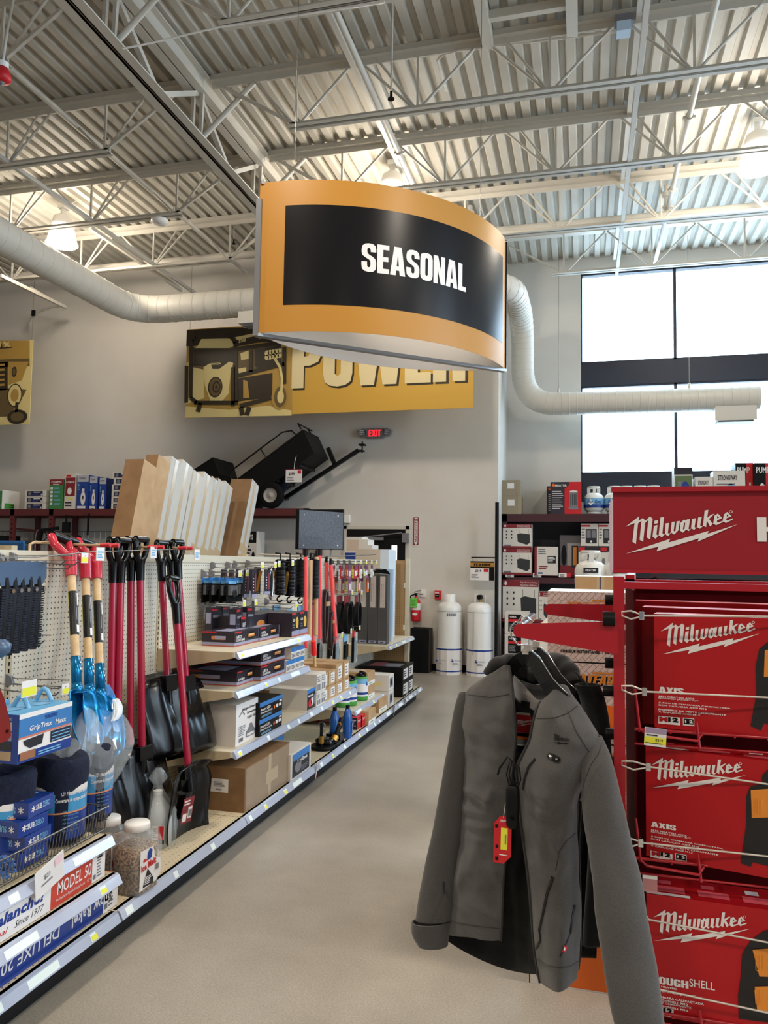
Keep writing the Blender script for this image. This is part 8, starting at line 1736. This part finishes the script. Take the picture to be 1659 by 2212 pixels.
RB = [[(1168,1514,1.935),(1184,1501,1.925),(1198,1487,1.93),(1210,1479,1.94),(1221,1480,1.95),(1229,1487,1.955),(1232,1495,1.96)],
      [(1159,1535,1.91),(1175,1533,1.885),(1192,1530,1.875),(1208,1527,1.88),(1223,1522,1.885),(1238,1516,1.90),(1247,1514,1.915)],
      [(1151,1565,1.905),(1173,1566,1.86),(1196,1566,1.84),(1219,1565,1.835),(1243,1560,1.84),(1264,1556,1.86),(1275,1556,1.885)],
      [(1143,1602,1.90),(1168,1608,1.85),(1198,1610,1.82),(1229,1610,1.81),(1259,1607,1.815),(1287,1603,1.83),(1300,1604,1.86)],
      [(1118,1656,1.895),(1150,1662,1.85),(1182,1664,1.81),(1212,1664,1.795),(1240,1660,1.80),(1268,1648,1.82),(1286,1636,1.85)],
      [(1120,1712,1.90),(1148,1716,1.85),(1180,1720,1.81),(1208,1720,1.80),(1230,1720,1.805),(1243,1722,1.825),(1250,1722,1.86)]]
def rowB(l, r, yl=1.90, yr=1.86, bulge=.055, sag=0): return [(lerp(l[0], r[0], t), lerp(l[1], r[1], t)+sag*math.sin(PI*t), lerp(yl, yr, t)-bulge*math.sin(PI*t)) for t in (0, .15, .35, .55, .75, .9, 1)]
RB += [rowB((1124,1760),(1248,1790)), rowB((1131,1815),(1250,1840)), rowB((1139,1872),(1251,1900)), rowB((1146,1945),(1256,1960)), rowB((1151,2015),(1253,2035),1.9,1.86,.06,8), rowB((1156,2065),(1251,2080),1.9,1.86,.07,16), rowB((1158,2076),(1250,2090),1.9,1.86,.07,18), rowB((1166,2122),(1246,2115),1.9,1.86,.075,26)]
fB = fold([(1150,1745,1200,1770,.012,.005),(1180,1800,1215,1850,.014,.006),(1240,1760,1215,1830,.02,.012),(1235,1840,1200,1900,.016,.007),(1165,1760,1170,1860,.014,.005),(1225,1960,1215,2080,.015,.008),(1180,1500,1200,1560,.02,.006),(1150,1700,1190,1740,.012,.004)]); wB = wrinkle(.010, 6, 9)
gB = dense(RB, 44, 120, lambda p, u, v: wB(p, u, v)+fB(p))
cloth(jk, 'front_panel', gA, GFAB, .005, LIN); cloth(jk, 'front_panel', gB, GFAB, .005, LIN)
# back panel: from one side seam round behind to the other
RK = []
for (l, yl), (r, yr), lift in (((1040,2.09),(1236,1.96),0), ((1008,2.13),(1250,1.93),0), ((994,2.15),(1290,1.89),0), ((988,2.15),(1262,1.87),0), ((984,2.15),(1256,1.87),0), ((969,2.14),(1256,1.87),0), ((950,2.12),(1256,1.87),0), ((946,2.12),(1250,1.87),0)):
    pass
def rowK(l, r, yl, yr, bulge=.12, mid=0): return [(lerp(l[0], r[0], t), lerp(l[1], r[1], t)+mid*math.sin(PI*t), lerp(yl, yr, t)+bulge*math.sin(PI*t)) for t in (0, .15, .3, .5, .7, .85, 1)]
RK = [rowK((1030,1480),(1240,1515),2.12,1.95,.05,18), rowK((1008,1500),(1262,1545),2.14,1.92,.06,8), rowK((994,1560),(1282,1610),2.15,1.89,.08), rowK((989,1660),(1262,1680),2.15,1.87,.1), rowK((977,1800),(1250,1810),2.14,1.87,.12), rowK((960,1930),(1253,1950),2.12,1.87,.12), rowK((952,1990),(1253,2040),2.12,1.87,.12,20), rowK((958,2016),(1250,2080),2.12,1.87,.11,32), rowK((962,2030),(1248,2096),2.12,1.87,.11,34)]
gK = dense(RK, 40, 80, wrinkle(.008, 6, 5)); cloth(jk, 'back_panel', gK, LIN, .004, GFAB)
# collar: standing band round the neck
RC = [[(1100,1438,2.03),(1106,1452,2.06),(1120,1468,2.10),(1142,1493,2.10),(1160,1510,2.06),(1175,1510,2.0),(1188,1498,1.95),(1205,1482,1.935)],
      [(1104,1462,2.02),(1110,1478,2.05),(1122,1494,2.09),(1140,1508,2.09),(1156,1520,2.05),(1166,1524,2.0),(1174,1522,1.94),(1184,1516,1.92)],
      [(1108,1492,2.01),(1113,1506,2.05),(1124,1518,2.09),(1140,1528,2.09),(1152,1534,2.05),(1160,1538,1.99),(1163,1538,1.93),(1166,1536,1.91)]]
gC = dense(RC, 40, 14, wrinkle(.005, 16, 2)); cloth(jk, 'collar', gC, fab((104, 101, 97), (118, 115, 110), 'collar_inner_grey'), .006)
BV = bvh(gA, gB)
# hem band and cuff strips, seams
def seam(pts, r=.0014, m=GFAB2, name='seam', n=8): return line_on(BV, pts, r, m, jk, name, n, .0004)
for pts in (((947,1982),(980,1992),(1030,2000),(1082,2006)), ((1158,2070),(1180,2084),(1205,2090),(1230,2088),(1250,2076)), ((1010,1500),(1060,1506),(1100,1500)), ((1247,1524),(1228,1540),(1200,1550),(1160,1552)), ((1226,1534),(1245,1580),(1270,1620),(1290,1644)), ((1243,1800),(1225,1815),(1208,1840),(1200,1880))): seam(pts)
# zips
ZP = mat('zip_black', (16, 16, 18), .35)
def edge_tube(g, col, r, m, name, v0=0, v1=1, off=(0, 0, 0)):
    L = len(g); mb = MB(); mb.tube([g[i][col]-O_+VD*.002+Vector(off) for i in range(int(L*v0), int((L-1)*v1)+1)], r, m, 6); return put(name, mb, jk)
edge_tube(gA, -1, .0032, GFAB2, 'zip_tape'); edge_tube(gA, -1, .0016, ZP, 'zip_teeth', .02, .98, (.003,0,0)); edge_tube(gB, 0, .0032, GFAB2, 'zip_tape', .0, 1); edge_tube(gB, 0, .0016, ZP, 'zip_teeth', .02, .98, (-.003,0,0))
line_on(BV, [(1156,1640),(1142,1656),(1134,1680),(1130,1705)], .0034, ZP, jk, 'chest_zip')
line_on(BV, [(1194,1895),(1182,1930),(1172,1980),(1165,2010)], .0038, ZP, jk, 'pocket_zip'); line_on(BV, [(1165,2010),(1168,2030),(1159,2048)], .003, ZP, jk, 'zip_pull')
line_on(BV, [(1242,1955),(1236,1985),(1232,2015)], .0036, ZP, jk, 'pocket_zip'); line_on(BV, [(1232,2015),(1222,2040),(1210,2066)], .002, ZP, jk, 'zip_pull')
line_on(BV, [(958,1905),(960,1930)], .003, ZP, jk, 'pocket_zip')
def decal(pts, m, lift=.0015, name=None, mb=None, sub=6):
    P = [on(BV, *p, lift)-O_ for p in pts]; c = sum(P, Vector())/len(P); own = mb is None; mb = mb or MB()
    mb.add([c]+P, [(0, i+1, (i+1) % len(P)+1) for i in range(len(P))], m)
    return put(name, mb, jk) if own else mb
# embroidered mark and control badge
mb = MB()
lv, lf = LOGO
def lp(a, b): return (1193+a*37+b*8, 1604-b*62+a*18.0)
mb.add([on(BV, *lp(a, b), .0018)-O_ for a, b in lv], lf, BLK); put('embroidered_logo', mb, jk)
import itertools
def oval(cx, cy, rx, ry, rot, n=18, e=3):
    o = []
    for k in range(n):
        t = 2*PI*k/n; x = rx*math.copysign(abs(math.cos(t))**(2/e), math.cos(t)); y = ry*math.copysign(abs(math.sin(t))**(2/e), math.sin(t)); o.append((cx+x*math.cos(rot)-y*math.sin(rot), cy+x*math.sin(rot)+y*math.cos(rot)))
    return o
mb = MB(); decal(oval(1196,1637,16,8,.45), GFAB2, .002, mb=mb); decal(oval(1196,1637,14,6.5,.45), BLKG, .003, mb=mb); decal(oval(1188,1633,3.6,2.2,.45), WHITEP, .0036, mb=mb); decal(oval(1202,1640,2.6,2,.45), GREYP, .0036, mb=mb); put('control_badge', mb, jk)
mb = MB(); decal([(1219,2042),(1226,2045),(1222,2058),(1214,2056)], REDP, .004, mb=mb); decal([(1219,2046),(1222,2047),(1220,2054),(1217,2053)], WHITEP, .0048, mb=mb); put('red_flag_label', mb, jk)
# neck label on the lining
c = A(1136, 1578, y=2.09); mb = MB(); M_ = Matrix.Translation(c-O_) @ Matrix.Rotation(-.12, 4, 'Z')
F = Face(M_ @ Vector((-.035,0,-.04)), M_.to_3x3() @ Vector((1,0,0)), M_.to_3x3() @ Vector((0,0,1)))
shape(mb, F, [(.004,0),(.066,0),(.07,.004),(.07,.078),(.058,.086),(.012,.086),(0,.074),(0,.004)], mat('label_cream', (200,196,184), .5), 1); rect(mb, F, .005,.034,.065,.08, REDP, 2); logo(mb, F, .01,.05,.05, WHITEP, 3); rect(mb, F, .005,.024,.065,.033, BLK, 2); rect(mb, F, .005,.016,.065,.024, ORANGE, 2); rect(mb, F, .005,.004,.065,.015, GREYP, 2); put('neck_label', mb, jk)
# sleeves
def sleeve(rows, m, parent, name, wrk=.06, seed=1, cuff=None, depth=.8, n=40, sub=9, cre=0):
    P = [(A((l+r)/2, py, y=y), (A(r, py, y=y)-A(l, py, y=y)).length/2, (A(r, py, y=y)-A(l, py, y=y)).normalized()) for l, r, py, y in rows]
    def cr(L, t):
        k = len(L)-1; x = t*k; i = min(int(x), k-1); f = x-i; a, b, c, d = L[max(i-1,0)], L[i], L[i+1], L[min(i+2,k)]
        return .5*((2*b)+(c-a)*f+(2*a-5*b+4*c-d)*f*f+(3*b-a-3*c+d)*f**3)
    Np = (len(P)-1)*sub+1; rings = []
    for j in range(Np):
        t = j/(Np-1); c = cr([p[0] for p in P], t); w = cr([p[1] for p in P], t); sx = cr([p[2] for p in P], t).normalized(); fw = Vector((sx.y, -sx.x, 0)); ring_ = []
        for k in range(n):
            a = 2*PI*k/n; q = Vector((c.x*4+math.cos(a)*.6+seed, c.y*4+math.sin(a)*.6, c.z*7)); rr = 1+wrk*(_ns.noise(q)+.6*_ns.noise(q*2.2)+.5*_ns.noise(Vector((a*1.2+seed, c.z*22+a*1.5, seed)))*(1-abs(2*t-.9)))
            ring_.append(c+sx*w*rr*math.cos(a)+fw*w*depth*rr*math.sin(a)-O_)
        rings.append(ring_)
    mb = MB(); loft(mb, rings, m, caps=False); o = put(name, mb, parent); s = o.modifiers.new('thick', 'SOLIDIFY'); s.thickness = .004; s.offset = -1
    return rings
sleeve([(992,1022,1496,2.13),(981,1018,1530,2.12),(972,1012,1580,2.11),(962,1008,1640,2.10),(950,1002,1710,2.09),(934,994,1790,2.08),(918,986,1860,2.07),(906,980,1925,2.06),(898,974,1985,2.05)], GFAB, jk, 'sleeve', .07, 2, depth=.6)
sleeve([(889,969,1990,2.05),(890,970,2016,2.05),(904,968,2042,2.05)], GFAB, jk, 'cuff', .03, 4, depth=.65)
sR = sleeve([(1262,1300,1590,1.85),(1258,1316,1625,1.83),(1256,1328,1668,1.81),(1258,1346,1735,1.79),(1266,1362,1800,1.77),(1276,1380,1880,1.74),(1284,1394,1960,1.71),(1296,1410,2050,1.68),(1310,1424,2130,1.65),(1330,1438,2215,1.62),(1345,1446,2290,1.60)], GFAB, jk, 'sleeve', .09, 7, depth=.65, n=48)
# armhole piping
mb = MB(); mb.tube([A(*p)-O_ for p in []] or [A(1300,1606,y=1.80)-O_, A(1292,1630,y=1.775)-O_, A(1276,1652,y=1.77)-O_, A(1262,1690,y=1.765)-O_, A(1254,1730,y=1.765)-O_], .0016, GFAB2, 6); put('seam', mb, jk)
# hanger
def hanger(yo, name_lab, dx=0, dy=0, parent=None):
    h_ = empty('clothes_hanger', name_lab, 'hanger', (ROD.x, 2.0+yo, ROD.z))
    o = Vector(h_.location)
    def Q(px, py, y): return A(px+dx, py+dy, y=y+yo)-o
    mb = MB(); pts = [Q(1058,1497,2.10), Q(1072,1470,2.08), Q(1088,1440,2.06), Q(1108,1417,2.04), Q(1130,1405,2.02), Q(1150,1408,1.99), Q(1166,1422,1.97), Q(1180,1444,1.95), Q(1194,1466,1.94), Q(1212,1486,1.93), Q(1228,1500,1.92)]
    P = []
    for a, b in zip(pts, pts[1:]): P += [a.lerp(b, k/4) for k in range(4)]
    P.append(pts[-1])
    rg = []
    for i, p in enumerate(P):
        t = (P[min(i+1, len(P)-1)]-P[max(i-1, 0)]).normalized(); nr = t.cross(Vector((0, 1, 0))).normalized(); nr = nr if nr.z > 0 else -nr; wd = Vector((0, .008, 0)); rg.append([p-wd, p+wd, p+wd-nr*.034, p-wd-nr*.034])
    loft(mb, rg, BLK, smooth=False)
    put('hanger_body', mb, h_, bevel=.002)
    mb = MB(); mb.tube([p+Vector((.0,-.008,.003)) for p in P[16:]], .0016, CHROME, 6); put('chrome_edge', mb, h_)
    mb = MB(); T = Q(1140,1403,2.0); mb.tube([T, T+Vector((0,0,.012)), Vector((-.004,0,-.04)), Vector((-.022,0,-.018)), Vector((-.024,0,.004)), Vector((-.012,0,.018)), Vector((.004,0,.017)), Vector((.016,0,.006))], .0022, CHROME, 8); put('hook', mb, h_)
    mb = MB(); mb.tube([T-Vector((0,0,.004)), T+Vector((0,0,.012))], .010, mat('hanger_collar_grey', (190,186,176), .4), 12); mb.box((T.x-.014,T.y-.006,T.z-.012),(T.x+.014,T.y+.006,T.z-.002), mat('hanger_collar_grey', (190,186,176), .4)); put('hook_collar', mb, h_); return h_
hanger(0, 'black hanger with chrome edge inside the grey jacket'); hanger(.22, 'black hanger inside the black jacket behind', 18, -8)
# security device and hang tag
dv = empty('security_tag', 'black security device and cable clipped to the grey jacket zip', 'security device', A(1107, 1740, y=1.86)); o = Vector(dv.location)
mb = MB(); c = Vector((0,0,0)); loft(mb, [ring(0,0,z,rx,ry,20,3) for z, rx, ry in ((-.052,.008,.006),(-.045,.014,.009),(0,.0165,.011),(.038,.015,.010),(.046,.009,.006))], BLK); mb.tube([(0,-.011,-.028),(0,-.0115,-.03)], .006, BLKG, 12); put('device_body', mb, dv)
mb = MB()
for q in (-.006, 0, .007): mb.tube([(q,0,.04),(q-.008,-.002,.07),(q-.002,0,.10),(q+.008,0,.09),(q+.012,.002,.06),(q+.004,0,.04)], .0018, BLK, 6)
mb.tube([(0,0,.1),(-.012,-.004,.112),(-.03,-.004,.085),(-.035,-.004,.068)], .0026, BLK, 6); put('device_cable', mb, dv)
tg = empty('hang_tag', 'red paper hang tag with yellow price strip on the grey jacket', 'tag', A(1084, 1815, y=1.865)); o = Vector(tg.location)
F = Face((-.020,0,-.052), (1,-.15,0), (.02,0,1)); pts = [(0,.0),(.024,0),(.042,.018),(.042,.095),(.032,.108),(.014,.108),(0,.09)]
mb = MB(); shape(mb, F, pts, REDP, 0); rect(mb, F, .017,.032,.033,.082, YEL, 1); lines(mb, F, .027,.034,.005,.045,1, GREYP, 2); logo(mb, F, .014,.094,.018, WHITEP, 1); rect(mb, F, .003,.08,.010,.088, BLK, 1); rect(mb, F, .005,.006,.012,.014, BLK, 1); rect(mb, F, .005,.034,.011,.041, BLK, 1); lines(mb, F, .014,.018,.02,.004,1, WHITEP, 1); t_ = put('tag_card', mb, tg); t_.modifiers.new('thick', 'SOLIDIFY').thickness = .0012
mb = MB(); mb.tube([F.P(.022,.104,0), F.P(.026,.14,.0), F.P(.034,.16,0)], .0006, WHITE, 4); put('string', mb, tg)
# ---- black hooded jacket behind
O2 = Vector((ROD.x+.06, 2.25, 0)); keep = O_; O_ = O2
bj = empty('jacket', 'black quilted hooded jacket hanging behind the grey one', 'jacket', O2, 0, 'jackets hung on the red stand arms')
def rowJ(l, r, yl, yr, bulge, sag=0): return [(lerp(l[0], r[0], t), lerp(l[1], r[1], t)+sag*math.sin(PI*t), lerp(yl, yr, t)-bulge*math.sin(PI*t)) for t in (0, .15, .35, .5, .65, .85, 1)]
rj = [rowJ((1110,1462),(1240,1452),2.33,2.17,-.02,22), rowJ((1062,1480),(1275,1492),2.36,2.15,.02,14), rowJ((1048,1520),(1298,1535),2.37,2.13,.05), rowJ((1046,1600),(1306,1630),2.37,2.12,.06), rowJ((1050,1750),(1290,1760),2.36,2.12,.06), rowJ((1054,1900),(1288,1910),2.34,2.12,.06), rowJ((1060,2040),(1284,2070),2.32,2.12,.05,6)]
gJ = dense(rj, 36, 80, wrinkle(.012, 9, 21)); cloth(bj, 'front_panel', gJ, BFAB, .008)
rj2 = [[(a, b, c+.14*math.sin(PI*k/6)+.0) for k, (a, b, c) in enumerate(r)] for r in rj]; gJ2 = dense(rj2, 30, 60); cloth(bj, 'back_panel', gJ2, LIN, .006)
sleeve([(1240,1296,1478,2.14),(1252,1308,1510,2.13),(1262,1318,1560,2.12),(1268,1322,1620,2.11),(1272,1326,1700,2.10),(1272,1324,1780,2.09),(1268,1320,1860,2.08),(1262,1312,1960,2.08),(1258,1302,2040,2.08)], BFAB, bj, 'sleeve', .12, 31, depth=.7)
sleeve([(1046,1086,1470,2.36),(1036,1082,1500,2.37),(1030,1076,1600,2.37),(1026,1072,1750,2.37)], BFAB, bj, 'sleeve', .1, 33, depth=.7)
# hood folded over the shoulders: two rolls meeting behind the neck
mb = MB(); hp_ = [A(1058,1462,y=2.34), A(1076,1440,y=2.34), A(1110,1436,y=2.38), A(1150,1452,y=2.42), A(1185,1440,y=2.32), A(1205,1436,y=2.24), A(1228,1452,y=2.2), A(1240,1480,y=2.17)]
Pn = []
for a, b in zip(hp_, hp_[1:]): Pn += [a.lerp(b, k/5) for k in range(5)]
Pn.append(hp_[-1]); mb.tube([p-O_ for p in Pn], [.012+.026*math.sin(PI*min(1, .12+k/len(Pn)*.8))**.7*(1+.1*math.sin(k*1.7)) for k in range(len(Pn))], BFAB, 18); h__ = put('hood', mb, bj); h__.modifiers.new('s', 'SUBSURF').levels = 1
O_ = keep
